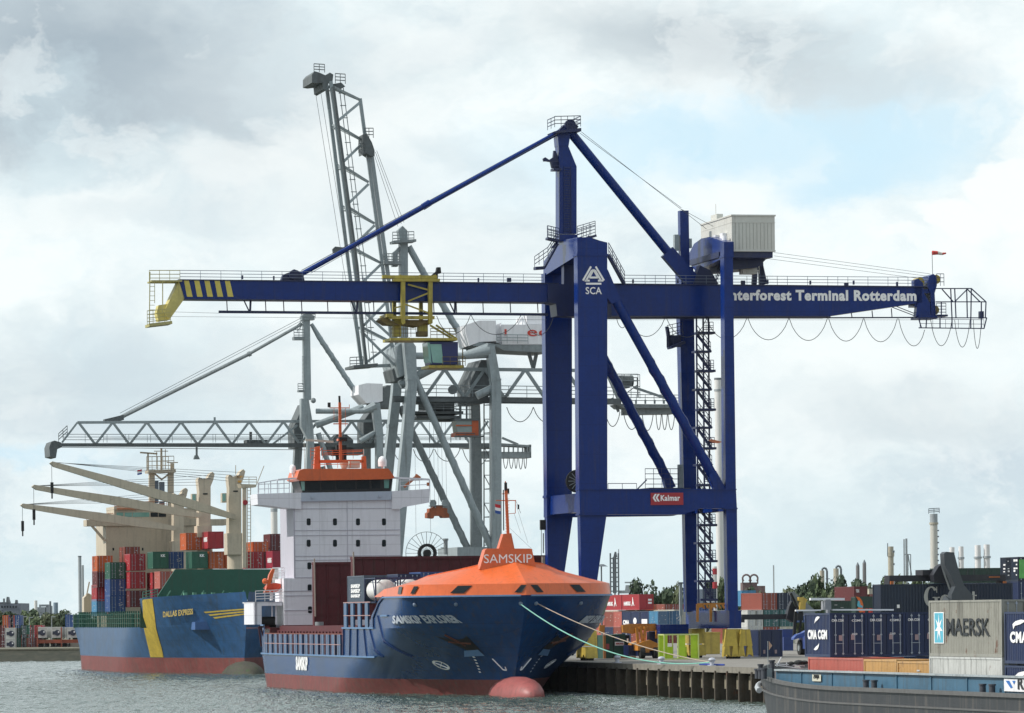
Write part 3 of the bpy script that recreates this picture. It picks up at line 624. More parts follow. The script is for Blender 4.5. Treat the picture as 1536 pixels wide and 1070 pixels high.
b = B(); b.pp([(1040, 428), (1050, 398), (1066, 406), (1078, 426)], YM + .4, 1.6); b.rp(1074, 428, 1086, 400, YM, h=1.2, post=.5); b.build('stay_foot', BLUE_D, bc)
# diagonals with spiral strakes
b = B(); b.tp(921, 447, 1074, 722, YN + .8, .52, n=12, waves=9, amp=.09, w0=.35); b.build('diagonal_brace', BLUE_P, bc)
b = B(); b.pp([(905, 400), (912, 405), (931, 450), (918, 456), (905, 440)], YN + .3, 1.1); b.pp([(1064, 712), (1074, 706), (1090, 735), (1072, 735)], YN + .3, 1.1); b.build('gusset_plate', BLUE_P, bc)
b = B(); b.tp(862, 455, 1003, 722, YF + .8, .52, n=12, waves=9, amp=.09, w0=.35); b.pp([(995, 714), (1004, 709), (1014, 730), (1000, 735)], YF + .3, 1.1); b.build('diagonal_brace', BLUE_P, bc)
# portal beam walkway, cabinet
b = B(); b.rp(912, 734, 955, 734, YN + .4, h=.6, post=2, rows=1); b.rp(968, 734, 1018, 734, YM + 2, h=2.2, post=1.0, rows=4); b.ln(955, 735, 970, 720, YN + 3, .12); b.ln(964, 735, 1026, 735, YM, .3, 6); b.build('beam_walkway', BLUE_D, bc)
b = B(); b.pr(1018, 697, 1025, 733, YF - .8, .6); b.build('cabinet', GREY_M, bc)
b = B(); p = Q.q(866, 722, YM + 2); b.disc((p[0], YM + 2, p[1]), 1.25, .5, 'y', 22)
b.m = 1
for i in range(14):
    a = i * 2 * pi / 14; b.bar((p[0], YM + 1.7, p[1]), (p[0] + cos(a) * 1.05, YM + 1.7, p[1] + sin(a) * 1.05), .07)
b.build('cable_reel', [BLACK, GREY_P], bc)
b = B(); b.tp(815, 800, 815, 830, YF, .06); b.pr(811, 780, 819, 795, YF - .5, .5); b.tp(812, 795, 812, 845, YF - .3, .03); b.build('wall_lamp', BLACK, bc)
# stair tower on the far land side leg
b = B(); YS = YF - 3.0
for px in (1048, 1058, 1066): b.ln(px - 3.4, 474, px, 915, YS, .16); 
for px in (1048, 1058): b.ln(px - 3.4, 474, px, 915, YS - 1.6, .12)
b.build('stair_frame', BLUE_D, bc)
lev = [500, 528, 557, 585, 615, 642, 673, 698, 728, 762, 788, 815, 842, 872, 900]
for i, py in enumerate(lev):
    b = B(); xo = (py - 690) * .0105
    if i % 2: b.ln(1042 + xo, py, 1066 + xo, py, YS - .8, .22, 1.7)
    else: b.ln(1046 + xo, py, 1072 + xo, py, YS - .8, .25, 1.7); b.rp(1056 + xo, py, 1072 + xo, py, YS - 1.6, h=1.2, post=.45, rows=3); b.rp(1056 + xo, py, 1072 + xo, py, YS, h=1.2, post=.6, rows=2)
    b.build('stair_landing', BLUE_D, bc)
    if i < len(lev) - 1:
        b = B(); p1 = lev[i + 1]
        xa, xb = (1068, 1048) if i % 2 else (1046, 1070)
        if i % 2: xa, xb = 1068, 1046
        b.ln(xb + xo, py, xa + xo, p1, YS - 1.2, .16, .7) if i % 2 else b.ln(xa + xo, py, xb + xo - 2, p1, YS - .4, .16, .7)
        (b.rp(xb + xo, py, xa + xo, p1, YS - 1.6, h=1.0, post=.6, rows=2) if i % 2 else b.rp(xa + xo, py, xb + xo - 2, p1, YS - .7, h=1.0, post=.6, rows=2))
        b.build('stair_flight', BLUE_D, bc)
b = B(); b.pr(1000, 503, 1022, 521, YF - 1.2, .1); b.pp([(999, 490), (1003, 490), (1006, 505), (1010, 522), (1004, 522)], YF - 1.2, .5); b.ln(1004, 522, 1025, 514, YF - 1, .3, 2)
b.rp(1003, 521, 1025, 513, YF - 2, h=1.2, post=.6, rows=3); b.rp(1001, 505, 1024, 500, YF - 2, h=1.2, post=.6, rows=3); b.build('leg_platform', BLUE_D, bc)
# warning beacon arm
b = B(); b.pp([(1064, 661), (1068, 659), (1080, 662), (1084, 663), (1078, 665), (1068, 664)], YS - 2, .5); b.build('marker_float', paint('faded_orange', (.6, .2, .1), .6, .2, .2), bc)
# SCA emblem and letters on the near water leg
ya = YN - .03
def T(px, py): return Q.q(px, py, ya)
b = MB(Q)
def stroke(p, q_, w): a, c = T(*p), T(*q_); b.bar((a[0], ya, a[1]), (c[0], ya, c[1]), w, .03)
for s in ((874.5, 421, 886.5, 400), (878.5, 422, 888, 405.5), (893.5, 400, 906, 421), (892.5, 405.5, 902, 422), (879, 425.8, 902, 425.8), (877, 421.2, 884.5, 421.2), (897, 421.2, 905, 421.2), (884, 416.5, 890.3, 404.5), (890.3, 404.5, 897, 416.5), (884, 416.5, 897, 416.5)): stroke(s[:2], s[2:], .2)
a, c = T(878.5, 441.5), T(902.5, 431.2); text_flat(b, 'SCA', (a[0], ya, a[1]), (1, 0, 0), (0, 0, 1), c[0] - a[0], .75, .012); b.build('emblem', LETW, leg_n)
# trolley with operator cab
tr = MB(Q); Yt0, Yt1 = YM - 1.1, YM + 3.4
tr.pr(574, 413, 656, 418, Yt0, .5); tr.pr(574, 413, 656, 418, Yt1, .5); tr.pr(590, 418, 660, 422.5, Yt0 - .1, .6)
for px in (605, 646): tr.pp([(px - 3, 418), (px + 3, 418), (px + 3, 485), (px - 1, 487), (px - 3, 484)], Yt0, .5)
for px in (592, 632): tr.pr(px - 3, 418, px + 3, 505, Yt1, .5)
for p in ((612, 427, 642, 435), (612, 452, 642, 440), (606, 456, 644, 470), (606, 459, 592, 462)): tr.ln(*p, Yt0 + .2, .16)
for px in (578, 600, 630, 652): tr.ln(px, 415, px, 415, Yt0, .35, y1_=Yt1 + .4)
tr.pr(584, 474, 652, 479, Yt0 + .1, .5); tr.pr(584, 474, 652, 479, Yt1, .5); tr.pr(580, 471, 590, 476, Yt0, 4)
tr.pr(590, 479, 602, 505, Yt0 + 1, 1); tr.pr(628, 486, 642, 505, Yt0 + 1, 1); tr.pr(586, 507, 686, 511, Yt0, 4.4)
tr.ln(645, 488, 678, 508, Yt0 + .4, .2); tr.ln(654, 488, 684, 508, Yt0 + 2, .2); tr.pr(643, 548, 696, 552, Yt0, 4)
tro = tr.build('trolley', YEL, bc)
b = MB(Q); b.pp([(570, 480), (574, 476), (582, 478), (600, 488), (580, 487)], Yt0 + .5, 2.5); b.pp([(603, 480), (645, 480), (645, 487), (636, 486), (628, 490), (606, 486)], Yt0 + .6, 3)
b.rp(586, 506, 612, 506, Yt0, h=1.3, post=.5, rows=3); b.rp(646, 507, 684, 507, Yt0, h=1.0, post=.7); b.rp(664, 549, 698, 549, Yt0 - .3, h=.95, post=.9, rows=2)
b.rp(586, 506, 624, 506, Yt0 + 4, h=1.3, post=.6, rows=3); b.ln(694, 524, 694, 548, Yt0, .1); b.pr(628, 497, 642, 504, Yt0 + .3, 1.6); b.build('trolley_machinery', paint('dirty_yellow', (.13, .10, .035), .7, .4, .4, rust=.3), tro)
b = MB(Q); b.pp([(648, 413), (655, 407), (656, 401), (661, 401), (662, 410), (657, 411), (657, 419), (650, 418)], Yt0 + 1, .7); b.build('drive_unit', BLACK, tro)
b = MB(Q); b.pp([(642, 513), (687, 513), (687, 547), (646, 547), (643, 530)], Yt0 + .5, 3); cab = b.build('cab', paint('cab_blue', (.014, .022, .12), .4, .1, .2), tro)
b = MB(Q); b.pp([(645, 516.5), (662, 516.5), (665, 545), (649, 544)], Yt0 + .42, .1); b.pp([(641, 514), (644.5, 514), (647.5, 546), (643.5, 541)], Yt0 + .44, 2.8); b.build('window', GLASSG, cab)
# ================================================================ grey cranes behind
def U(y0): return MB(Q, y0)
GN, GM, GF = 106.0, 112.0, 120.0
g1 = root('gantry_crane', 'grey lattice gantry crane with its boom raised steeply into the sky', 'crane', Q, (4.5, GN, ZQ))
b = U(0); b.pp([(606, 512), (614, 506), (624, 520), (626, 578), (616, 700), (592, 965), (575, 965), (600, 700), (612, 576)], GN, 1.6)
b.pp([(611, 568), (626.5, 568), (626.5, 570.5), (611, 570.5)], GN - .06, 1.7); b.build('leg', GREY_P, g1)
b = U(0); b.pp([(591, 560), (603, 560), (602, 590), (591, 700), (565, 965), (550, 965), (577, 700), (589, 590)], GF, 1.6); b.pp([(583, 637), (598, 635), (597, 640), (583, 641)], GF - .1, 1.8); b.build('leg', GREY_P, g1)
b = U(0); b.pp([(731, 517), (742, 518), (752, 575), (753, 968), (738, 968), (738, 576)], GN, 1.6)
b.pp([(737, 568), (752, 568), (752, 571), (737, 571)], GN - .06, 1.7); b.build('leg', GREY_P, g1)
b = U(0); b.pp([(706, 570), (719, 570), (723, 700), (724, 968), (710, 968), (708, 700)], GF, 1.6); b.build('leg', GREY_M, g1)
b = U(0); b.pp([(560, 560), (612, 508), (616, 512), (616, 560), (600, 580)], GN + 2, 10)
b.pp([(712, 560), (736, 520), (740, 560), (724, 606), (712, 606)], GF - 4, 3)
b = U(0); b.pp([(705, 575), (722, 540), (737, 540), (737, 590), (724, 606), (706, 606)], GN + 3, 8); b.build('cross_beam', GREY_D, g1)
b = U(0); b.pp([(596, 520), (606, 512), (612, 512), (612, 560), (600, 566), (594, 545)], GN + 2, 9); b.build('cross_beam', GREY_P, g1)
b = U(0); b.tp(622, 534, 700, 534, GN + .8, .42, n=12); b.tp(695, 534, 733, 526, GN + .8, .45, .95, n=12); b.build('upper_tie', GREY_P, g1)
b = U(0); b.tp(600, 578, 655, 549, GN + 3, .55, n=12); b.tp(715, 594, 738, 583, GN + 1, .5, n=12); b.tp(655, 549, 690, 545, GN + 3, .55, n=12); b.build('upper_tie', GREY_P, g1)
b = U(0); b.tp(622, 566, 737, 822, GN + .8, .44, n=12, waves=10, amp=.07, w0=.4); b.build('diagonal_brace', GREY_P, g1)
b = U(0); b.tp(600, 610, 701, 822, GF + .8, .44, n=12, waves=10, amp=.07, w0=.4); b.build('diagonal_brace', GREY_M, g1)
b = U(0); b.pr(686, 821, 738, 872, GN + 1, 12); pb = b.build('portal_beam', GREY_P, g1)
b = U(0); b.pr(692, 838, 725, 847, GN + .9, .1); b.build('name_plate', paint('plate_orange', (.45, .22, .03), .6, .2, .2), pb)
b = U(0)
for px in (726, 737): b.ln(px, 600, px, 965, GF - 1, .14)
for i in range(17):
    y = 608 + i * 21; b.ln(726, y, 737, y + (20 if i % 2 else -1), GF - 1, .1); b.ln(726, y, 737, y, GF - 1, .1)
b.build('lift_shaft', GREY_D, g1)
# mast, backstay
b = U(0); b.pp([(600.5, 362), (612, 362), (612, 508), (601, 516)], GM, 1.3); b.pp([(598, 345), (604, 339), (611, 346), (612, 362), (600, 364)], GM - .1, 1.5)
b.pp([(589, 380), (604, 366), (604, 372), (597, 380), (597, 400), (589, 400)], GM + .2, 1); b.build('mast', GREY_P, g1)
b = U(0); b.ln(588, 364, 621, 362, GM, .3, 3); b.rp(589, 363, 621, 362, GM - 1.5, h=1.2, post=.7, r=.05); b.rp(589, 363, 621, 362, GM + 1.6, h=1.2, post=1.2, r=.05); b.ln(574, 395, 600, 395, GM, .4, 2); b.rp(575, 394, 600, 394, GM - 1, h=1.1, post=.8, r=.05); b.build('mast_platform', GREY_M, g1)
b = U(0); b.tp(613, 370, 632, 404, GM + .6, .42, n=10); b.tp(632, 404, 704, 524, GM + .6, .42, n=12, waves=7, amp=.072); b.build('backstay', GREY_P, g1)
# girder truss
b = U(0)
for y in (GM - 3, GM + 3): b.ln(612, 553, 920, 556.5, y, .42)
b.ln(592, 603, 905, 606, GM - 3, .18, .4)
nodes_t = [667, 727, 788, 848, 908]; nodes_b = [637, 697, 757, 818, 878, 928]
for y in (GM - 3, GM + 3):
    for i, t in enumerate(nodes_t):
        b.ln(nodes_b[i], 596 + (nodes_b[i] - 600) * .01, t, 554, y, .38); b.ln(t, 554, nodes_b[i + 1], 596 + (nodes_b[i + 1] - 600) * .01, y, .38)
gd = b.build('girder', GREY_P, g1)
b = U(0)
for y in (GM - 3.2, GM + 2.6): b.pp([(590, 594), (932, 598), (932, 607), (590, 603.5)], y, .7)
b.build('runway_beam', GREY_D, g1)
b = U(0)
for y in (GM - 4, GM - 2): b.rp(600, 594, 925, 598, y, h=1.4, post=2.4, r=.045, rows=3)
b.build('handrail', GREY_M, g1)
b = U(0); b.pp([(928, 606), (1021, 607), (1021, 612), (935, 612)], GM - 2, 5); b.pp([(940, 612), (1013, 612), (1013, 621), (940, 622)], GM - 1, 3)
b.ln(918, 597, 928, 618, GM, .3); b.ln(950, 581, 1000, 598, GM - 1, .3); b.rp(928, 605, 1021, 606, GM - 2.5, h=1.1, post=1.2, r=.045)
for px in range(940, 1016, 14): b.ln(px, 606, px, 600, GM, .2)
b.rp(920, 597, 960, 598, GM - 3, h=3.0, post=1.0, r=.045, rows=4); b.build('rear_platform', GREY_M, g1)
b = U(0); b.pr(929, 574, 945, 582, GM, 3); p = Q.q(938, 571, GM); b.tube((p[0] - 1.2, GM + 1, p[1]), (p[0] + 1.2, GM + 1, p[1]), .7, n=12); b.rp(926, 577, 957, 577, GM - 1, h=1.3, post=.8, r=.045); b.ln(956, 567, 957, 597, GM, .14); b.ln(930, 582, 931, 597, GM, .14); b.ln(930, 597, 957, 577, GM, .1); b.build('winch', GREY_D, g1)
loops(g1, [(760, 611, 800, 611, 22), (800, 611, 845, 611, 24), (908, 618, 930, 618, 22), (935, 618, 960, 619, 26), (963, 620, 980, 620, 26), (984, 621, 992, 621, 24), (993, 621, 1001, 621, 24), (1002, 621, 1012, 621, 24)], GM, .05)
# machinery houses
b = U(0); b.pp([(698, 488), (719, 481), (744, 481), (744, 512), (720, 513), (704, 519), (698, 498)], GN + 1, 6); b.build('machinery_house', WHITE, g1)
b = U(0); b.pp([(744, 488), (752, 484), (752, 516), (744, 514)], GN + 2, 4); b.pr(753, 487, 822, 517, GN + 1, 8); b.pr(790, 474, 850, 487, GN + 2, 6); b.pr(822, 487, 850, 517, GN + 1, 8); mh = b.build('machinery_house', WHITE, g1)
b = U(0); b.pp([(718, 513), (752, 517), (850, 518), (850, 524), (820, 529), (756, 526), (745, 520), (708, 519)], GN + 1, 8); b.ln(793, 529, 800, 553, GN + 4, .4); b.ln(805, 529, 800, 553, GN + 4, .4); b.build('house_frame', GREY_M, g1)
b = U(0); b.rp(745, 515, 792, 516, GN + .5, h=1.1, post=1.2, r=.045); b.build('house_rail', GREY_P, mh)
b = U(0); b.pr(757, 494, 760, 503, GN + .9, .15); a, c = Q.q(791, 504.5, GN + .95), Q.q(835, 495, GN + .95); text_flat(b, 'ect', (a[0], GN + .95, a[1]), (1, 0, 0), (0, 0, 1), c[0] - a[0], .95, .008); b.build('lettering', paint('letter_red', (.55, .05, .03), .5, .05, 0), mh)
# trolley and cab
b = U(0); b.pr(622, 598, 690, 603, GM - 4, 8); b.pr(640, 603, 682, 614, GM - 2, 5); b.pr(618, 617, 695, 621, GM - 3, 6); b.pr(652, 614, 682, 632, GM - 1, 3); b.pr(625, 624, 690, 628, GM - 3, 5)
p = Q.q(679, 585, GM - 4); b.disc((p[0], GM - 4, p[1]), .55, .5); b.rp(684, 628, 708, 628, GM - 4, h=2.2, post=.6, rows=4, r=.045); b.rp(628, 617, 690, 617, GM - 4.2, h=.9, post=1, r=.045)
for px in (690, 700): b.ln(px, 603, px, 630, GM - 3, .2)
tr1 = b.build('trolley', GREY_D, g1)
b = U(0); b.pr(708, 630, 718, 655, GM - 4, 3); b.pr(684, 649, 708, 655, GM - 4, 3); b.pr(684, 637.5, 708, 639.5, GM - 4.05, .1); c1 = b.build('cab', paint('cab_orange', (.5, .10, .03), .5, .15, .2), tr1)
b = U(0); b.pp([(684, 631), (708, 631), (708, 652), (687, 652)], GM - 3.9, 2.8); b.build('window', paint('cab_glass', (.2, .26, .25), .12, .1, 0, spec=.8), c1)
b = U(0); b.pr(682, 628, 719, 631, GM - 4.2, 3.4); b.ln(684, 655, 724, 655, GM - 4, .2, 2); b.rp(684, 660, 712, 660, GM - 4, h=.8, post=1, r=.04, rows=2); b.ln(690, 655, 690, 660, GM - 4, .1); b.build('cab_frame', GREY_D, tr1)
# raised boom
b = U(0)
for (y, dx) in ((GM - 3, 7), (GM + 3, 0)):
    b.ln(489 + dx, 122, 523 + dx * 1.3, 400, y, .42); b.ln(523 + dx * 1.3, 400, 543 + dx, 553, y, .42)
b.ln(540, 148, 573, 394, GM, .4); b.ln(573, 394, 592, 552, GM, .4); b.ln(557, 230, 583, 420, GM, .45); b.ln(583, 420, 600, 560, GM, .4)
L_ = [(502, 130), (507, 187), (516, 248), (524, 310), (533, 372), (541, 432), (548, 492)]; R2 = [(540, 150), (544, 211), (552, 273), (561, 335), (570, 394), (577, 452), (584, 512)]
Lt = lambda i, d: (L_[i][0] - 5 + d, L_[i][1])
for i in range(7):
    for y, d in ((GM - 3, 2), (GM + 3, -5)):
        a = Lt(i, d); c = R2[i]; b.ln(a[0], a[1], c[0], c[1], y, .28, y1_=GM)
    if i < 6: a = Lt(i + 1, 3); b.ln(R2[i][0], R2[i][1] + 4, a[0], a[1] - 4, GM, .32, y1_=GM - 3)
    b.ln(Lt(i, 0)[0], Lt(i, 0)[1] + 6, Lt(i, 0)[0] - 2, Lt(i, 0)[1] + 6, GM - 3, .2, y1_=GM + 3)
b.ln(548, 470, 592, 510, GM - 3, .28); b.ln(545, 500, 592, 548, GM - 3, .28); b.ln(545, 550, 596, 548, GM, .4); b.ln(548, 545, 588, 515, GM, .3); b.build('raised_boom', GREY_P, g1)
b = U(0); b.ln(500, 130, 536, 400, GM - 3.4, .3); b.ln(536, 400, 549, 545, GM - 3.4, .3); b.build('trolley_rail', GREY_D, g1)
b = U(0)
for px, dx in ((511, 0), (517, 0)): b.ln(px - 2, 132, px + 31, 400, GM - 1, .09); b.ln(px + 31, 400, px + 44, 545, GM - 1, .09)
for i in range(22): b.ln(508 + i * 2.3, 140 + i * 18.5, 517 + i * 2.3, 140 + i * 18.5, GM - 1, .1)
b.build('ladder', GREY_M, g1)
b = U(0); b.pp([(468, 112), (472, 107), (479, 109), (488, 113), (495, 109), (500, 112), (499, 122), (492, 126), (489, 136), (485, 134), (484, 124), (475, 125), (468, 124)], GM - 3, 6.5); b.rp(471, 108, 487, 109, GM - 3, h=1, post=.8, r=.05); b.rp(503, 125, 518, 126, GM - 2, h=1.2, post=.6, r=.05); b.pp([(500, 126), (512, 124), (518, 130), (505, 134)], GM - 2, 3); b.build('boom_head', GREY_D, g1)
b = U(0); b.pp([(544, 202), (550, 200), (558, 214), (562, 226), (562, 234), (556, 234), (550, 230), (545, 232)], GM - 1.5, 3); b.rp(547, 207, 560, 207, GM - 1.5, h=1.2, post=.7, r=.05); b.rp(538, 230, 548, 230, GM - 1.5, h=1.2, post=.7, r=.05); b.build('stay_joint', GREY_D, g1)
b = U(0); b.ln(524, 552, 560, 549, GM - 3, .35, 6); b.rp(525, 551, 545, 550, GM - 3.5, h=1.2, post=.8, r=.05); b.pp([(588, 555), (600, 545), (608, 556), (606, 572), (592, 572)], GM - 2, 6); b.pp([(499, 374), (503, 370), (523, 372), (522, 378), (504, 380), (500, 380)], GM - 3, .5); b.build('boom_foot', GREY_D, g1)
b = U(0)
for p in ((471, 125, 515, 400), (479, 125, 523, 400), (515, 400, 543, 545), (563, 228, 602, 336), (560, 228, 597, 340), (565, 226, 606, 334)): b.ln(*p, GM - 2, .045)
for px in (623, 645, 651, 657, 663, 669): b.ln(px - 1, 632, px + 1, 760 if 648 < px < 672 else 800, GM - 2, .03)
b.build('hoist_rope', CABLE, g1)
# hanging spreader
b = U(0); SPY = GM - 3
b.pp([(641, 777), (641, 770), (644, 768), (644, 763), (650, 762), (652, 758), (665, 758), (667, 762), (671, 763), (671, 769), (674, 772), (674, 777), (664, 777), (662, 774), (652, 774), (650, 778)], SPY, 1.6)
spt = root('container_spreader', 'rusty orange container spreader hanging on ropes behind the white bridge wing', 'spreader', Q, (Q.q(657, 777, SPY)[0], SPY, Q.q(657, 777, SPY)[1]))
b.build('frame', REDO, spt)
b = U(0)
for px in (649, 667): p = Q.q(px, 755, SPY); b.disc((p[0], SPY - .2, p[1]), .42, .3)
for px in (646, 652, 664, 670): b.ln(px, 750, px + 1, 762, SPY, .15)
b.pr(645, 758, 670, 760, SPY, .8); b.build('sheave', GREY_P, spt)
# cable reel with spokes
b = U(0); CRY = GN - 6; p = Q.q(640, 830, CRY); R0 = 32 * (CRY * .977 + 513) / K
for i in range(24):
    a = i * 2 * pi / 24; b.bar((p[0], CRY, p[1]), (p[0] + cos(a) * R0, CRY, p[1] + sin(a) * R0), .05)
for i in range(36):
    a, c = i * 2 * pi / 36, (i + 1) * 2 * pi / 36; b.bar((p[0] + cos(a) * R0, CRY, p[1] + sin(a) * R0), (p[0] + cos(c) * R0, CRY, p[1] + sin(c) * R0), .06)
crl = b.build('cable_reel', GREY_D, g1)
b = U(0)
for i in range(24):
    a, c = i * 2 * pi / 24, (i + 1) * 2 * pi / 24; r1 = R0 * .38; b.bar((p[0] + cos(a) * r1, CRY - .3, p[1] + sin(a) * r1), (p[0] + cos(c) * r1, CRY - .3, p[1] + sin(c) * r1), .35, .6)
b.disc((p[0], CRY - .3, p[1]), R0 * .17, .8); b.box(p[0] - .3, p[0] + .3, CRY + .1, CRY + .7, ZQ, p[1]); b.build('hub', BLACK, crl)
b = U(0); b.tp(668.5, 832, 668.5, 808, GN - 4, .26, n=10); b.tp(668.5, 811, 668.5, 808, GN - 4, .34, n=10); b.ln(661, 822, 668, 822, GN - 4, .1); b.build('exhaust_stack', GREY_M, g1)

# ---------------------------------------------------------------- second grey crane, boom down
HN, HM, HF = 284.0, 290.0, 298.0
g2 = root('gantry_crane', 'grey lattice gantry crane with its boom lowered over the blue freighter', 'crane', Q, (25, HN, ZQ))
b = U(0); b.pp([(452, 598), (463, 598), (470, 640), (473, 700), (470, 965), (458, 965), (460, 700), (462, 660), (452, 640)], HN, 1.7); b.build('leg', GREY_P, g2)
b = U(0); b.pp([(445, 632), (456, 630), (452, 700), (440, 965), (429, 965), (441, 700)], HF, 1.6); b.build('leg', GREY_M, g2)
b = U(0); b.pp([(562, 606), (570, 604), (575, 650), (577, 965), (565, 965), (565, 660), (560, 618)], HN, 1.6); b.pp([(563.5, 652), (577, 652), (577, 654), (563.5, 654)], HN - .06, 1.7); b.build('leg', GREY_P, g2)
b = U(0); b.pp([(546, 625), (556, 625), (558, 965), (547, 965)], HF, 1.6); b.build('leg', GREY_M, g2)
b = U(0); b.pp([(546, 632), (560, 612), (562, 660), (562, 672), (546, 672)], HM, 6); b.pp([(441, 640), (456, 606), (458, 640), (452, 672), (442, 672)], HM, 6); b.build('cross_beam', GREY_D, g2)
b = U(0); b.tp(474, 617, 545, 617, HN + .6, .42, n=10); b.tp(545, 617, 563, 610, HN + .6, .45, .9, n=10); b.tp(474, 638, 545, 611, HN + 2, .55, n=10); b.tp(540, 662, 562, 650, HN + 1, .45, n=10); b.build('upper_tie', GREY_P, g2)
b = U(0); b.tp(477, 650, 556, 880, HN + .8, .42, n=10, waves=10, amp=.07); b.tp(484, 700, 500, 760, HF + .8, .42, n=10); b.build('diagonal_brace', GREY_P, g2)
b = U(0); b.pp([(455, 480), (465, 480), (467, 600), (456.5, 600)], HM, 1.4); b.pp([(453, 480), (453, 473), (459, 471), (462, 467), (465, 471), (472, 474), (472, 480)], HM - .3, 2); b.build('mast', GREY_P, g2)
b = U(0); b.ln(440, 508, 456, 508, HM, .5, 2); b.rp(441, 507, 456, 507, HM - 1, h=1.3, post=.8, r=.06); b.rp(446, 500, 455, 490, HM - 1, h=1.2, post=.8, r=.06); b.rp(447, 587, 455, 587, HM - 1, h=1.2, post=.6, r=.06); b.ln(447, 587, 455, 587, HM, .3, 1.6)
for i in range(22): b.ln(453, 535 + i * 2, 455.5, 535 + i * 2, HM - .3, .1)
b.rp(452, 478, 473, 478, HM - 1.6, h=1.0, post=.8, r=.05); p = Q.q(470, 601, HM - 2); b.ball((p[0], HM - 2, p[1]), .45); b.build('mast_platform', GREY_M, g2)
b = U(0); b.tp(453, 486, 372, 532, HM + .6, .26); b.tp(376, 530, 372, 532, HM + .6, .42); b.tp(372, 532, 172, 631, HM + .6, .3); b.build('forestay', GREY_M, g2)
b = U(0); b.ln(454, 476, 180, 620, HM, .07); b.ln(454, 480, 180, 624, HM + 1, .06); b.ln(80, 671, 540, 676, HM - 1, .09); b.build('hoist_rope', CABLE, g2)
b = U(0); b.tp(467, 486, 480, 508, HM + .6, .3, .45, n=10); b.tp(480, 508, 545, 606, HM + .6, .42, n=10, waves=8, amp=.072); b.build('backstay', GREY_P, g2)
b = U(0)
for y in (HM - 3, HM + 3): b.ln(116, 634, 672, 631, y, .42)
b.ln(116, 634, 93, 664, HM - 3, .3); b.ln(116, 634, 93, 664, HM + 3, .3)
t0 = 118
k = 0
while t0 + 51 * k < 690:
    for y in (HM - 3, HM + 3):
        t = t0 + 51.2 * k; b.ln(t, 634 - k * .2, t + 25, 667, y, .36); b.ln(t + 25, 667, t + 51, 634 - k * .2, y, .36)
    k += 1
b.ln(407, 668, 446, 638, HM - 3, .3); b.ln(322, 626, 322, 634, HM, .3); b.build('boom', GREY_P, g2)
b = U(0)
for y in (HM - 3.2, HM + 2.6): b.pp([(90, 665), (750, 665), (750, 672), (90, 670)], y, .7)
b.pp([(157, 629), (170, 626), (186, 622), (186, 630), (170, 635), (158, 635)], HM - 1, 2); b.build('runway_beam', GREY_D, g2)
b = U(0); b.pp([(74, 671), (77, 663), (82, 661), (92, 664), (93, 671), (86, 674), (84, 687), (75, 685)], HM - 3, 6.5); b.rp(88, 664, 101, 652, HM - 3, h=1.4, post=1, r=.06); b.build('boom_head', GREY_D, g2)
b = U(0); b.rp(95, 664, 740, 664, HM - 4, h=1.3, post=3.5, r=.045, rows=3); b.rp(60 + 95, 664, 740, 664, HM + 4, h=1.3, post=3.5, r=.04, rows=2); b.build('handrail', GREY_M, g2)
b = U(0); b.ln(295, 671, 295, 683, HM, .3); b.pp([(291, 689), (293, 683), (297, 683), (300, 689)], HM - .5, 1); b.build('boom_lamp', GREY_M, g2)
b = U(0); b.pp([(538, 578), (550, 575), (574, 576), (574, 602), (566, 604), (550, 605), (538, 592)], HN + 1, 7); b.build('machinery_house', WHITE, g2)
b = U(0); b.pp([(574, 588), (580, 578), (592, 578), (592, 604), (574, 604)], HN + 1, 6); b.pr(560, 604, 595, 612, HN + 1, 6); b.pr(497, 660, 530, 676, HM - 3, 5); b.pr(490, 668, 545, 682, HM - 3, 5); b.pp([(498, 660), (505, 652), (520, 652), (530, 660)], HM - 2, 3); b.pr(370, 660, 402, 666, HM - 2, 3); b.ln(376, 648, 376, 664, HM - 2, .4); b.build('trolley', GREY_D, g2)
b = U(0); b.pp([(752, 665), (797, 668), (797, 671), (752, 669)], HM - 2, 4); b.pr(752, 678, 797, 687, HM - 2, 4); b.pr(794, 667, 797, 687, HM - 2, 4); b.ln(753, 657, 777, 667, HM - 2, .35)
for px in range(756, 794, 7): b.ln(px, 671, px, 679, HM - 2, .2)
b.pr(700, 665, 752, 672, HM - 3, 6); b.pr(724, 677, 752, 687, HM - 2, 4); b.build('rear_platform', GREY_M, g2)
loops(g2, [(590, 674, 615, 674, 18), (620, 674, 650, 674, 18), (652, 674, 690, 674, 18), (694, 674, 735, 674, 26), (755, 688, 762, 688, 15), (764, 688, 770, 688, 15), (772, 688, 776, 688, 15), (778, 688, 784, 688, 16), (786, 688, 790, 688, 15)], HM, .06)
# ================================================================ orange and blue coaster
SF = Fr((790 - 768) * 486 / K, 486, 12.4)
HB = 10.5
def lerp_tab(tab, x):
    if x <= tab[0][0]: return tab[0][1]
    for (a, u), (b_, v) in zip(tab, tab[1:]):
        if x <= b_: return u + (v - u) * (x - a) / (b_ - a)
    return tab[-1][1]
def ys_(z): return lerp_tab([(-1, 6), (2, 5.5), (4, 4.0), (7, 1.8), (9.8, 0), (13, 0)], z)
def Le_(z): return lerp_tab([(-1, 46), (0, 42), (1.9, 34), (3.8, 24), (5.5, 16), (7, 11.5), (9.8, 9)], z)
def hb(y, z):
    t = (y - ys_(z)) / Le_(z)
    if t <= 0: return 0.0
    t = min(1, t); p = lerp_tab([(0, 1.7), (9.8, 2.0)], z); w_ = HB * (1 - (1 - t) ** p)
    e = 100 - max(0, 3.8 - z) * .8
    if y > e - 10:
        k = min(1, (y - (e - 10)) / 18); w_ *= 1 - .45 * k ** 2
    return w_
def zdeck(y): return 9.8
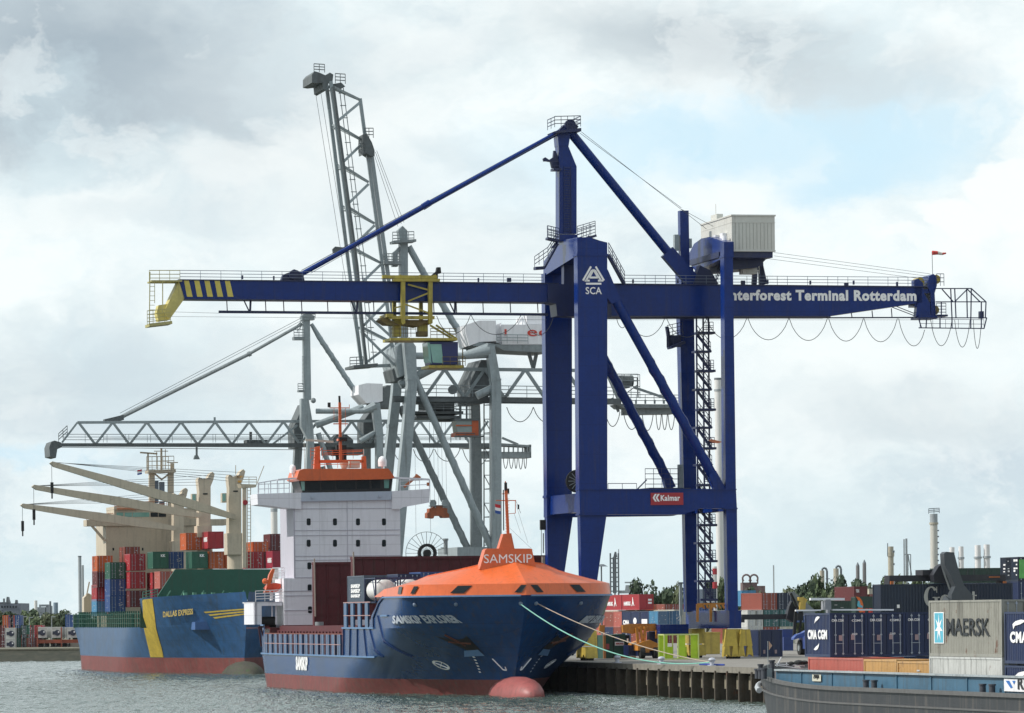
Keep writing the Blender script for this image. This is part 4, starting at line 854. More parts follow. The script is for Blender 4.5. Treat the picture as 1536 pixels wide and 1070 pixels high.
ship = root('container_ship', 'blue coaster with an orange enclosed bow deck and white bridge tower at the quay', 'ship', SF, (0, 50, 0))
def hull_patch(b, ysl, zs, y0f=None, side=(-1, 1), off=0.0):
    for s in side:
        g = [];
        for yy in ysl:
            row = []
            for z in zs:
                y_ = max(yy, ys_(z)) if y0f is None else yy; row.append((s * (hb(y_, z) + off), y_, z))
            g.append(row)
        n, m = len(g), len(zs); vs = [p for r in g for p in r]
        fs = [(i * m + j, (i + 1) * m + j, (i + 1) * m + j + 1, i * m + j + 1) for i in range(n - 1) for j in range(m - 1)]
        b.add(vs, fs)
def fr(a, b_, n): return [a + (b_ - a) * i / n for i in range(n + 1)]
# station parameter follows the stem so the stem rake is smooth
def hull_sheet(b, zs, yend, n=80, side=(-1, 1)):
    for s in side:
        vs = []; m = len(zs)
        for i in range(n + 1):
            t = (i / n) ** 1.6
            for z in zs:
                y_ = ys_(z) + (yend - ys_(z)) * t; vs.append((s * hb(y_, z), y_, z))
        b.add(vs, [(i * m + j, (i + 1) * m + j, (i + 1) * m + j + 1, i * m + j + 1) for i in range(n) for j in range(m - 1)])
b = MB(SF); hull_sheet(b, [-1.2, -.3, .4, 1.0, 1.5], 110); rbt = b.build('boot_topping', REDL, ship, sharp=60)
b = MB(SF); hull_sheet(b, [1.5, 2.2, 3.0, 3.8], 110); b.add([(-hb(110, z), 110, z) for z in (-1, 3.8)] + [(hb(110, z), 110, z) for z in (3.8, -1)], [(0, 1, 2, 3)])
NV = MB(SF); hull_sheet(NV, [3.8, 4.6, 5.6, 6.7], 41.5); hull_sheet(NV, [6.7, 7.6, 8.6, 9.8], 19.0, 30)
# triangular wing plate ramping from the raised bow side down to the mid step, both sides
for s in (-1, 1):
    P = [(s * HB * .999, 19, 6.7), (s * HB * .999, 27, 6.7), (s * HB * .999, 25.5, 8.0), (s * HB * .999, 20.5, 9.75), (s * HB * .999, 19, 9.8)]; NV.add(P, [(0, 1, 2, 3, 4)])
# stern quarter
for s in (-1, 1):
    vs = [(s * hb(y, 3.8), y, z) for y in (91, 94, 98, 102, 106, 110) for z in (3.8, 7.0)]; NV.add(vs, [(2 * i, 2 * i + 2, 2 * i + 3, 2 * i + 1) for i in range(5)])
NV.v += []; 
hull = b.build('hull', NAVY, ship, sharp=60); NV.build('upper_hull', NAVY, ship, sharp=60)
# decks
def deck(b, z, y0, y1, n=20, inset=.02):
    ysl = [y0 + (y1 - y0) * i / n for i in range(n + 1)]
    b.add([(-(hb(y, z) - inset), y, z) for y in ysl] + [((hb(y, z) - inset), y, z) for y in ysl], [(i, i + 1, n + 1 + i + 1, n + 1 + i) for i in range(n)])
b = MB(SF); deck(b, 3.7, 5, 109); deck(b, 6.6, 3, 41.5); b.box(-HB + .3, HB - .3, 41.3, 41.5, 3.7, 6.6); b.box(-9.8, 9.8, 91, 108, 6.6, 6.7); b.build('deck', MAROON, ship)
# bulb
b = MB(SF); n, m = 14, 18; vs = []
for i in range(n + 1):
    t = (i / n) ** 2; y = -3.0 + 20 * t; r = 1.82 * math.sqrt(max(0, 1 - (1 - min(1, t * 3.6)) ** 2)) * (1 - .3 * max(0, t - .4))
    for k in range(m):
        a = 2 * pi * k / m; vs.append((r * cos(a) * 1.05, y, .0 + .1 * t + r * sin(a) * 1.0))
b.add(vs, [(i * m + k, i * m + (k + 1) % m, (i + 1) * m + (k + 1) % m, (i + 1) * m + k) for i in range(n) for k in range(m)]); b.build('bulbous_bow', paint('bulb_red', (.30, .085, .08), .5, .15, .45, scale=.3), ship, sharp=80)
# rubbing strakes and raised frames on the starboard side
def strip(b, z, y0, y1, h=.16, out=.16, n=30):
    for s in (-1, 1):
        P = [Vector((s * (hb(y, z) + out / 2), y, z)) for y in fr(y0, y1, n)]
        for a, c in zip(P, P[1:]): b.bar(a, c, h, out, up=Vector((0, 0, 1)))
RUB = paint('strake_blue', (.10, .20, .36), .45, .1, .2)
b = MB(SF); strip(b, 3.75, 25, 104); strip(b, 6.7, 24, 41.5); strip(b, 9.78, .2, 19); strip(b, 7.0, 91, 104, n=6)
strip(b, 7.95, 16.5, 20, n=4); b.build('rubbing_strake', RUB, ship)
FRN = paint('frame_navy', (.008, .03, .11), .4, .1, .1)
for i, (yt, yb) in enumerate(((40.9, 41.2), (37.2, 37.6), (33.2, 33.4), (29.6, 28.2), (26.4, 22.8), (22, 17.0))):
    for s in (-1, 1):
        zt = 6.65 if i < 5 else 7.9
        P = [Vector((s * (hb(yt + (yb - yt) * t, zt + (3.8 - zt) * t) + .05), yt + (yb - yt) * t, zt + (3.8 - zt) * t)) for t in fr(0, 1, 8)]
        b = MB(SF)
        for a, c in zip(P, P[1:]): b.bar(a, c, .22, .14, up=Vector((1, 0, 0)))
        b.build('hull_frame', FRN, ship)
for s in (-1, 1):
    b = MB(SF); P = [Vector((s * (HB + .05), y, z)) for y, z in ((24.3, 6.7), (24.3, 7.8), (21.2, 9.3), (19, 9.8))]
    for a, c in zip(P, P[1:]): b.bar(a, c, .24, .14, up=Vector((1, 0, 0)))
    b.build('hull_frame', FRN, ship)
    for y0 in (95.5, 99): b = MB(SF); b.bar((s * (hb(y0, 3.8) + .06), y0, 7), (s * (hb(y0 + 1, 1.5) + .06), y0 + 1, 1.9), .2, .14, up=Vector((1, 0, 0))); b.build('hull_frame', FRN, ship)
# side posts with rail
b = MB(SF)
for s in (-1, 1): b.box(s * HB - (.1 if s > 0 else 0), s * HB + (0 if s > 0 else .1), 41.5, 91, 6.0, 6.12)
b.build('side_rail', paint('rust_rail', (.16, .05, .035), .6, .2, .3), ship)
for s in (-1, 1):
    y = 43.2
    while y < 91:
        p = MB(SF); x0 = s * HB; p.box(min(x0, x0 - s * .18), max(x0, x0 - s * .18), y, y + 1.9, 3.8, 6.0); p.build('side_post', HULLL, ship); y += 3.3
    for y in (27.5, 31.5, 35.5, 39.4):
        p = MB(SF); x0 = s * HB; p.box(min(x0, x0 - s * .18), max(x0, x0 - s * .18), y, y + 1.6, 6.75, 9.3); p.build('side_post', HULLL, ship)
b = MB(SF)
for s in (-1, 1):
    for y in range(44, 91, 2): b.box(s * HB - .03, s * HB + .03, y + .4, y + .46, 3.8, 6.0)
    b.box(s * HB - .04, s * HB + .04, 43, 91, 4.9, 4.98); b.box(s * HB - .04, s * HB + .04, 26, 41, 7.95, 8.03); b.box(s * HB - .05, s * HB + .05, 26, 41, 9.3, 9.4)
b.build('side_netting', paint('thin_pink_rail', (.35, .22, .22), .6, .1, .1), ship)
# hatch coamings and cargo walls
b = MB(SF); b.box(-9.2, 9.2, 24, 90, 3.7, 6.4); b.box(-8.9, 8.9, 42, 90, 6.4, 6.9)
for y in range(26, 90, 2):
    for s in (-1, 1): b.box(s * 9.2 - .15, s * 9.2 + .15, y, y + .25, 3.7, 6.3)
b.build('hatch_coaming', MAROON, ship)
def wall_px(x0, y0, x1, y1, y, t, name='cargo_wall', m=MAROON):
    b = MB(SF); a = SF.q(x0, y0, y); c = SF.q(x1, y1, y); b.box(a[0], c[0], y, y + t, min(a[1], c[1]), max(a[1], c[1]))
    k = max(2, int((c[0] - a[0]) / 1.2)); z0, z1 = min(a[1], c[1]), max(a[1], c[1])
    for i in range(k + 1): x = a[0] + (c[0] - a[0]) * i / k; b.box(x - .06, x + .06, y - .12, y, z0, z1 - .3)
    for j in range(1, 4): z = z0 + (z1 - z0) * j / 4; b.box(a[0], c[0], y - .07, y, z - .06, z + .06)
    b.box(a[0] - .05, c[0] + .05, y - .18, y + t + .1, z1 - .3, z1); return b.build(name, m, ship)
w1 = wall_px(472, 948, 531, 843, 86, 1.2); w2 = wall_px(530, 930, 820, 833, 62, 1.2)
b = MB(SF); b.ln(471.5, 838, 473, 925, 85.5, .14); b.ln(530, 828, 531, 880, 61.5, .14); b.ln(815, 835, 815, 846, 61, .3); b.build('wall_edge_pipe', paint('pipe_cream', (.4, .33, .28), .6, .1, .1), w1)
# orange bow house (whaleback)
b = MB(SF)
ZB, ZK = 9.82, 11.05
def wb(y): return hb(y, 9.8)
N_ = 16; ysl = [19 * (i / N_) ** 1.5 for i in range(N_ + 1)]
def kink(y): return 10.95 - max(0, y - 8) * .03
def khb(y): return max(0, wb(y) - .12)
for s in (-1, 1):
    vs = [(s * wb(y), y, ZB) for y in ysl] + [(s * khb(y), y + .12, kink(y)) for y in ysl]; n = N_ + 1
    b.add(vs, [(i, i + 1, n + i + 1, n + i) for i in range(N_)])
    b.add([(s * wb(19), 19, ZB), (s * khb(19), 19.1, kink(19)), (s * (HB - .1), 24.5, 9.85)], [(0, 1, 2)])
# roof slopes: rise from the knuckle to an inner ridge
ridge = [(0, 5.2, 13.2), (3.0, 6.2, 12.9), (5.0, 9, 12.35), (6.8, 14, 11.85), (7.4, 21, 11.1)]
def rid(t):
    k = t * (len(ridge) - 1); i = min(len(ridge) - 2, int(k)); f = k - i; return tuple(ridge[i][j] + (ridge[i + 1][j] - ridge[i][j]) * f for j in range(3))
for s in (-1, 1):
    vs = [(s * khb(y), y + .12, kink(y)) for y in ysl] + [(s * rid(i / N_)[0], rid(i / N_)[1], rid(i / N_)[2]) for i in range(N_ + 1)]; n = N_ + 1
    b.add(vs, [(i, i + 1, n + i + 1, n + i) for i in range(N_)])
    b.add([(s * khb(19), 19.1, kink(19)), (s * rid(1)[0], rid(1)[1], rid(1)[2]), (s * 8.6, 26, 10.5), (s * (HB - .1), 24.5, 9.85)], [(0, 1, 2, 3)])
R_L = [(-rid(i / N_)[0], rid(i / N_)[1], rid(i / N_)[2]) for i in range(N_, -1, -1)] + [(rid(i / N_)[0], rid(i / N_)[1], rid(i / N_)[2]) for i in range(1, N_ + 1)]
b.add(R_L, [tuple(range(len(R_L)))]); b.add([(-7.4, 21, 11.1), (7.4, 21, 11.1), (8.6, 26, 10.5), (-8.6, 26, 10.5)], [(0, 1, 2, 3)])
hood = b.build('bow_hood', ORANGE, ship, sharp=25)
b = MB(SF)
P = [Vector((s, y, z)) for s, y, z in R_L]
for a, c in zip(P, P[1:]): b.bar(a, c, .16, .16)
b.build('hood_edge', ORANGE, hood)
# windows in the hood
WY = []
for (x0, x1) in ((597, 602), (616, 622), (675.5, 696), (772, 783), (805, 815), (865, 878)):
    s = -1 if x1 < 790 else 1; best = None
    for px in (x0, x1):
        bb = None
        for k in range(0, 1900):
            y = .05 + k * .01; p = SF.W(s * wb(y), y, 10.3); u = 768 + (p.x * cr - (p.z - HC) * sr) / p.y * K
            if bb is None or abs(u - px) < bb[0]: bb = (abs(u - px), y)
        best = (best or []) + [bb[1]]
    y0, y1 = best; o = .03; sl = .0
    b = MB(SF); n = 4; lean = -min(.45, y0 * .55)
    top = [(s * (wb(y0 + (y1 - y0) * i / n + lean) - .02), y0 + (y1 - y0) * i / n + .1 + lean, 10.80) for i in range(n + 1)]
    bot = [(s * (wb(y0 + (y1 - y0) * i / n) + .05), y0 + (y1 - y0) * i / n - .02, 10.08) for i in range(n + 1)]
    b.add(top + bot, [(i, i + 1, n + 1 + i + 1, n + 1 + i) for i in range(n)]); b.build('window', GLASS, hood)
# name board
b = MB(SF); YB = 5.0
b.pp([(719.5, 854), (728, 825), (731, 823), (795, 823), (798, 824), (804.5, 854), (790, 862), (735, 860)], YB, 1.5)
b.pp([(748, 824), (755, 801), (767, 800), (772, 824)], YB + .2, 1.1); nb = b.build('name_board', ORANGE, ship)
a, c = SF.q(726, 845, YB - .03), SF.q(798, 831, YB - .03); b = MB(SF); text_flat(b, 'SAMSKIP', (a[0], YB - .03, a[1]), (1, 0, .0), (0, 0, 1), c[0] - a[0], .86, 0); b.build('lettering', LETW, nb)
# foremast
b = MB(SF); YMa = YB + .7
b.ln(762, 801, 758.5, 730, YMa, .26); b.ln(758.5, 730, 758, 722, YMa, .1); b.ln(744, 751, 774, 751, YMa, .09); b.ln(773, 751, 773, 770, YMa, .06); b.ln(762, 771, 773, 770, YMa, .06); b.ln(753, 741, 764, 741, YMa, .08)
for i in range(12): b.ln(758, 798 - i * 4.5, 764, 798 - i * 4.5, YMa - .2, .04)
fm = b.build('foremast', ORANGE, ship)
b = MB(SF); b.ln(758.5, 736, 758.5, 724, YMa - .2, .24); b.ln(755.5, 796, 755, 735, YMa, .09); b.pr(777, 757, 779, 764, YMa, .2); b.pr(761, 733, 764, 740, YMa, .3); b.ln(774, 752, 781, 770, YMa, .03); b.build('mast_lamp', BLACK, fm)
b = MB(SF)
for i, (y0, y1, c) in enumerate(((757, 762, 0), (762, 766.5, 1), (766.5, 771, 2))):
    b.m = c; b.pp([(742.5, y0 - 1), (747, y0), (751, y0 + .6), (751, y1 + .6), (747, y1), (743, y1 - 1)], YMa, .03)
b.build('flag', [paint('flag_red', (.5, .03, .04), .8, .1, 0), WHITE, paint('flag_blue', (.03, .08, .3), .8, .1, 0)], fm)
b = MB(SF)
for p in ((774, 757, 792, 815), (771, 770, 781, 800), (762, 790, 800, 826)): b.ln(*p, YMa, .02)
b.build('mast_stay', CABLE, fm)
# lettering on the hull
def hull_text(sx, s, px0, px1, z0, z1, flare=True, bold=.04, par=hull, m=LETW, side=-1):
    def find(px, z):
        bb = None
        for k in range(0, 10500):
            y = ys_(z) + .02 + k * .01; p = SF.W(side * hb(y, z), y, z); u = 768 + (p.x * cr - (p.z - HC) * sr) / p.y * K
            if bb is None or abs(u - px) < bb[0]: bb = (abs(u - px), y)
            if bb[0] < .05 and k > 50: break
        return bb[1]
    zm = (z0 + z1) / 2; tab = [(i / 16, find(px0 + (px1 - px0) * i / 16, zm)) for i in range(17)]
    b = MB(SF)
    def fn(u, v, t): z = z0 + (z1 - z0) * v; y = lerp_tab(tab, u); return (side * (hb(y, z) + .09 + t), y, z)
    text_map(b, s, fn, bold); return b.build('lettering', m, par)
LETF = paint('faded_letter', (.42, .46, .52), .6, .15, .2)
hull_text(None, 'SAMSKIP EXPLORER', 590, 688, 7.15, 7.95, m=LETF)
hull_text(None, 'SAMSKIP', 445, 462.5, 2.05, 3.55, bold=.05)
hull_text(None, 'SAMSKIP EXPLORER', 869, 911, 7.0, 7.75, m=LETF, side=1)
# anchor pockets, draught marks, thruster mark
for s in (-1, 1):
    b = MB(SF)
    def hp_(y, z, o=.04): return (s * (hb(y, z) + o), y, z)
    b.add([hp_(9.4, 5.9), hp_(6.4, 6.1), hp_(7.2, 4.5), hp_(8.6, 4.4)], [(0, 1, 2, 3)]); b.build('anchor_pocket', BLACK, hull)
    b = MB(SF); b.add([hp_(9.0, 4.4, .06), hp_(7.4, 4.5, .06), hp_(7.2, 3.9, .3), hp_(9.6, 3.8, .3)], [(0, 1, 2, 3)]); b.build('anchor_bolster', RUB, hull)
    b = MB(SF); yy, zz = 8.0, 5.1; b.bar(hp_(9.0, 5.3, .1), hp_(7.2, 5.1, .1), .18); b.bar(hp_(8.2, 6.0, .1), hp_(8.0, 4.9, .1), .2); b.build('anchor', paint('anchor_rust', (.10, .03, .015), .8, .2, .2), hull)
    b = MB(SF)
    for j in range(9): z = 1.9 + j * .3; y = ys_(z) + 4.5; b.add([hp_(y, z), hp_(y + .25, z), hp_(y + .25, z + .13), hp_(y, z + .13)], [(0, 1, 2, 3)])
    b.build('draught_mark', LETW, hull)
    b = MB(SF); cy_, cz_ = 14.5, 2.95
    for k in range(14):
        a, c = 2 * pi * k / 14, 2 * pi * (k + 1) / 14
        b.add([hp_(cy_ + 1.0 * cos(a), cz_ + .48 * sin(a)), hp_(cy_ + 1.0 * cos(c), cz_ + .48 * sin(c)), hp_(cy_ + .75 * cos(c), cz_ + .36 * sin(c)), hp_(cy_ + .75 * cos(a), cz_ + .36 * sin(a))], [(0, 1, 2, 3)])
    for a in (.8, 2.4): b.bar(hp_(cy_ + .8 * cos(a), cz_ + .4 * sin(a)), hp_(cy_ - .8 * cos(a), cz_ - .4 * sin(a)), .1, .04)
    b.build('thruster_mark', LETW, hull)
    b = MB(SF)
    y = ys_(3) + 1.9
    for (a, c) in (((y + .3, 3.6), (y, 2.5)), ((y, 2.5), (y - .4, 2.45)), ((y - .4, 2.45), (y - .45, 2.8))): b.bar(hp_(*a), hp_(*c), .1, .04)
    b.build('bulb_mark', LETW, hull)
for x, y, z, nm in ((.0, .05, 9.2, ''),): pass
b = MB(SF)
for px, py in ((779, 908), (806, 908), (682, 904), (621, 908), (873, 903)):
    s = -1 if px < 790 else 1; bb = None
    for k in range(1900):
        y = .05 + k * .01; p = SF.W(s * hb(y, 9.1), y, 9.1); u = 768 + (p.x * cr - (p.z - HC) * sr) / p.y * K
        if bb is None or abs(u - px) < bb[0]: bb = (abs(u - px), y)
    y = bb[1]
    if px == 779: FL1 = (s * (hb(y, 9.0) + .1), y, 9.0)
    if px == 806: FL2 = (s * (hb(y, 9.0) + .1), y, 9.0)
    b.ball((s * (hb(y, 9.0) + .0), y, 9.0), .22, 8, 6)
b.build('fairlead', paint('fairlead_grey', (.15, .2, .28), .5, .1, .1), hull)
# ---- superstructure
YS0 = 96.0
def sx(px, py=800, y=YS0): return SF.q(px, py, y)[0]
def sz(py, px=520, y=YS0): return SF.q(px, py, y)[1]
b = MB(SF)
xa, xb = sx(441), sx(600.5); b.box(xa, xb, YS0, YS0 + 9, 6.7, sz(739))
b.box(sx(425), xa, YS0 + .02, YS0 + 6, 6.7, sz(867)); 
tower = b.build('superstructure', LAVW, ship)
b = MB(SF)
for py in (763, 783 + 12.5, 803, 834, 840, 866): z = sz(py); b.box(xa - .03, xb + .03, YS0 - .05, YS0, z - .04, z + .04)
b.box(sx(521) - .03, sx(521) + .03, YS0 - .04, YS0, sz(866), sz(745)); b.box(xa - .06, xa + .1, YS0 - .06, YS0 + 9, sz(866), sz(745))
for py in (886, 893, 915): z = sz(py); b.box(sx(425), sx(472), YS0 - .05, YS0 + .02, z - .04, z + .04)
b.build('plating_seam', paint('seam_grey', (.45, .44, .50), .6, .05, .1), tower)
ws = [(px, py) for px in (463, 502.5, 537, 576) for py in (783, 815)] + [(464, 849), (464.5, 882), (465, 915)]
for px, py in ws:
    c = SF.q(px, py, YS0 - .03); b = MB(SF); w_, h_ = .23, .40
    b.prism([(c[0] - w_, c[1] - h_ + .1), (c[0] - w_ + .1, c[1] - h_), (c[0] + w_ - .1, c[1] - h_), (c[0] + w_, c[1] - h_ + .1), (c[0] + w_, c[1] + h_ - .1), (c[0] + w_ - .1, c[1] + h_), (c[0] - w_ + .1, c[1] + h_), (c[0] - w_, c[1] + h_ - .1)], YS0 - .03, YS0 + .01)
    wi = b.build('window', GLASS, tower)
b = MB(SF)   # bridge deck and wings
b.pp([(386, 741), (452, 739), (452, 764), (438, 763), (387, 757)], YS0 - .3, 5); b.build('bridge_wing', LAVW, tower); b = MB(SF); b.pp([(588, 737), (645, 733.5), (644, 754), (605, 761), (600, 764), (588, 764)], YS0 - .3, 5); wing = b.build('bridge_wing', LAVW, tower)
b = MB(SF); b.pp([(452, 739.5), (588, 737), (587, 750), (452, 752.5)], YS0 - .35, .4); b.pr(467, 744, 471, 748, YS0 - .5, .2); b.pr(568, 742, 572, 746, YS0 - .5, .2); b.build('bridge_front', paint('pale_blue_front', (.42, .47, .56), .4, .05, .1), tower)
b = MB(SF); b.pp([(448, 721), (589, 717), (585.5, 738), (454, 740)], YS0 + .1, 5); br = b.build('wheelhouse', paint('black_frame', (.015, .015, .017), .4, .1, 0), tower)
xs_ = [452, 458, 480, 502, 534, 553, 573, 583]
for i, (p0, p1) in enumerate(((450, 457), (459, 480), (482, 502), (504, 533), (535, 554), (557, 571), (576, 584))):
    b = MB(SF); ya_ = 722.5 - (p0 - 448) * .028
    b.pp([(p0 + (0 if i else 1), ya_), (p1, ya_), (p1 - (1 if i > 4 else 0), ya_ + 13.5), (p0 + (3 if i == 0 else .5), ya_ + 13.5)], YS0 + .04, .08); b.build('window', GLASSG if i in (0, 6) else GLASS, br)
b = MB(SF); b.pp([(445, 719), (449, 706), (455, 703.5), (582, 703), (585, 706), (592, 716.5), (584, 719), (450, 721.5)], YS0 - .6, 6.6); rf = b.build('wheelhouse_roof', ORANGE, tower)
b = MB(SF)
b.ln(387, 725, 416, 720, YS0, .12, .3); b.ln(416, 720, 452, 717, YS0, .2, .6); b.ln(583, 716.5, 643, 719.5, YS0, .22, .6)
for px in (388, 397, 406, 416, 426, 434): b.ln(px, 741, px, 724 - (px - 387) * .12, YS0, .09)
b.rp(387, 741, 434, 739.5, YS0, h=1.1, post=1.2, rows=2, r=.04); b.rp(600, 736, 644, 734, YS0, h=1.1, post=1.2, rows=2, r=.04); b.ln(644, 734, 644, 719, YS0, .09); b.ln(600, 737, 600, 718, YS0, .09)
b.build('wing_rail', LAVW, wing)
b = MB(SF); b.ln(606, 731, 622, 717, YS0 + 2, .3); b.pp([(622, 716), (625, 711), (632, 716), (628, 719)], YS0 + 2, .5); b.pr(641, 724, 644, 729, YS0 - .2, .4); b.build('searchlight', paint('worn_orange', (.4, .12, .04), .6, .2, .3), wing)
# mast group on the roof
b = MB(SF)
b.pp([(471, 704), (473, 671), (480, 669), (481, 704)], YS0 + 3, .6); b.pp([(543, 703), (543, 685), (549, 684), (550, 703)], YS0 + 3, .6); b.pr(478, 690, 546, 694.5, YS0 + 3, .5); b.ln(470, 688, 484, 672, YS0 + 2.5, .1)
b.ln(511, 692, 509.5, 604, YS0 + 3, .3); b.ln(495, 612, 524, 612, YS0 + 3, .1); b.ln(500, 636, 522, 636, YS0 + 3, .12); b.ln(506, 660, 518, 660, YS0 + 3, .25, 1); b.ln(494, 612, 494, 604, YS0 + 3, .06); b.ln(524, 613, 524, 607, YS0 + 3, .06); b.ln(501, 612, 501, 630, YS0 + 3, .05); b.ln(518, 612, 518, 640, YS0 + 3, .05)
for i in range(16): b.ln(508, 690 - i * 5, 512, 690 - i * 5, YS0 + 2.8, .05)
b.rp(468, 703, 545, 702, YS0 + 1, h=.9, post=1.5, rows=2, r=.035); b.rp(466, 688, 480, 688, YS0 + 2, h=1.2, post=.7, rows=3, r=.04); b.rp(484, 689, 545, 688, YS0 + 4, h=1, post=1.2, rows=2, r=.035); b.ln(486, 680, 543, 677, YS0 + 3, .1)
mm_ = b.build('radar_mast', ORANGE, rf)
b = MB(SF); b.ln(509.5, 606, 509, 594, YS0 + 3, .22); b.pr(492, 604, 496, 611, YS0 + 2.8, .3); b.pr(509, 656, 521, 662, YS0 + 2.5, .8); b.pr(505, 668, 520, 690, YS0 + 5, .8); b.pr(498, 675, 505, 684, YS0 + 5, .8); b.build('mast_lamp', BLACK, mm_)
b = MB(SF); b.ln(458, 660, 500, 663, YS0 + 3, .25); b.ln(456, 660, 457, 706, YS0 + 3, .05); b.pr(524, 692, 540, 702, YS0 + 2, 1.5); p = SF.q(516, 697, YS0 + 2); b.tube((p[0], YS0 + 2, p[1] - .5), (p[0], YS0 + 2, p[1] + .2), .3, .55, n=10); b.build('radar_scanner', paint('pale_cream', (.5, .48, .42), .5, .1, .1), mm_)
for px, py, r in ((573.5, 694, .52), (439, 704, .36)):
    b = MB(SF); p = SF.q(px, py, YS0 + 2); b.ball((p[0], YS0 + 2, p[1] + .1), r, 12, 6, half=True, sz=1.25); b.tube((p[0], YS0 + 2, p[1] - .45), (p[0], YS0 + 2, p[1] + .1), r * .95, r, n=12); b.tube((p[0], YS0 + 2, p[1] - .9), (p[0], YS0 + 2, p[1] - .45), .1, n=8); b.build('satellite_dome', WHITE, tower)
# aft starboard deckhouse, rails, rescue boat, davit
b = MB(SF); z0, z1, z2 = sz(937, 390), sz(903, 390), sz(909, 390); x0, x1, x2 = sx(383, 920), sx(393.5, 920), sx(425, 920)
b.box(x0, x1, YS0 + .5, YS0 + 1.2, z0, z1); b.box(x1, x2, YS0 + .5, YS0 + 1.2, z2, z1); b.box(x0, x0 + .3, YS0 + .5, YS0 + 8, z0, z1); b.box(x0, x2, YS0 + .5, YS0 + 9, z1 - .15, z1); b.ln(408, 908, 408, 925, YS0 + 1, .12); b.ln(414, 908, 414, 937, YS0 + 1, .16); b.build('poop_house', LAVW, ship)
b = MB(SF); b.rp(383.5, 903, 425, 901, YS0 + .5, h=1.25, post=1.0, rows=4, r=.05); b.ln(407, 901, 407, 874, YS0 + 2, .3); b.rp(409, 874, 427, 873, YS0 + 4, h=1.1, post=.8, rows=3, r=.05); b.rp(409, 866, 427, 866, YS0 + 4, h=1.1, post=.8, rows=3, r=.05); b.ln(409, 880, 426, 879, YS0 + 4, .3, 3); b.build('deck_rail', WHITE, ship)
b = MB(SF); b.pp([(396, 889), (399, 884), (404, 862), (409, 853), (412.5, 854), (409, 866), (405, 880), (403, 889)], YS0 + 1.5, .7); p = SF.q(398, 872, YS0 + 1.5); b.ball((p[0], YS0 + 1.7, p[1]), .35); b.build('davit', ORANGE, ship)
b = MB(SF); b.pp([(401, 880), (405, 876), (414, 874.5), (421, 876), (421, 881), (418, 887), (410, 889), (404, 886)], YS0 + 1.4, 2.0); b.pp([(400, 881.5), (422, 880), (422, 881.5), (400, 883)], YS0 + 1.3, 2.2)
rbt_ = b.thing('rescue_boat', paint('boat_orange', (.60, .07, .03), .45, .1, .1), 'small orange-red rescue boat on the poop rails left of the white bridge tower', 'boat')
b = MB(SF); p = SF.q(403, 928, YS0 + 1.5); b.tube((p[0] - .7, YS0 + 2, p[1] - .4), (p[0] + .8, YS0 + 2, p[1] - .4), .62, n=12); b.box(p[0] - .8, p[0] + .9, YS0 + 1.8, YS0 + 2.6, 6.7, p[1]); b.build('mooring_winch', BLACK, ship)
b = MB(SF); p = SF.q(479, 941, 84); b.tube((p[0], 84, 5.6), (p[0], 84, p[1] + .6), .5, n=12); b.build('vent_pipe', GREY_M, ship)
b = MB(SF); b.box(-9.9, 9.9, 90.6, 91, 5.8, 6.7); b.pr(424, 938, 471, 948, 90, .4); b.ln(390, 940, 400, 966, 93, .2); b.ln(388, 941, 392, 970, 93, .15); b.ln(388, 941, 404, 940, 93, .2); b.build('poop_bulkhead', MAROON, ship)
# ================================================================ containers
CM = {}
def cpaint(n, c, rust=.1, streak=.3, var=.12): return paint('container_' + n, c, .38, var, streak, rust=rust, scale=.5)
C_RED = cpaint('red', (.36, .022, .030)); C_CRIM = cpaint('crimson', (.30, .02, .045)); C_DRED = cpaint('dark_red', (.11, .016, .018)); C_BRN = cpaint('red_brown', (.24, .055, .035), .2)
C_SAL = cpaint('faded_red', (.42, .11, .085), .15); C_ORG = cpaint('orange', (.50, .10, .02)); C_GRN = cpaint('green', (.018, .10, .065)); C_DGR = cpaint('dark_green', (.010, .035, .025)); C_TEAL = cpaint('teal', (.03, .11, .11))
C_BLU = cpaint('blue', (.022, .07, .22)); C_NAV = cpaint('navy', (.008, .020, .074)); C_LBL = cpaint('light_blue', (.06, .22, .38)); C_GRY = cpaint('grey', (.27, .265, .23), .35, .65); C_WHT = cpaint('white', (.50, .51, .49), .3, .6); C_YEL = cpaint('ochre', (.48, .28, .10), .15); C_CRM = cpaint('cream', (.52, .50, .40)); C_DRK = cpaint('near_black_blue', (.008, .018, .04)); C_SLT = cpaint('slate', (.06, .085, .12)); C_MID = cpaint('mid_blue', (.035, .11, .22))
LOCK = paint('galvanised_rod', (.36, .40, .46), .4, .1, .1); EDGE = paint('worn_edge', (.30, .32, .36), .5, .2, .3)
CODE = paint('stencil_white', (.5, .5, .5), .6, .2, .3)
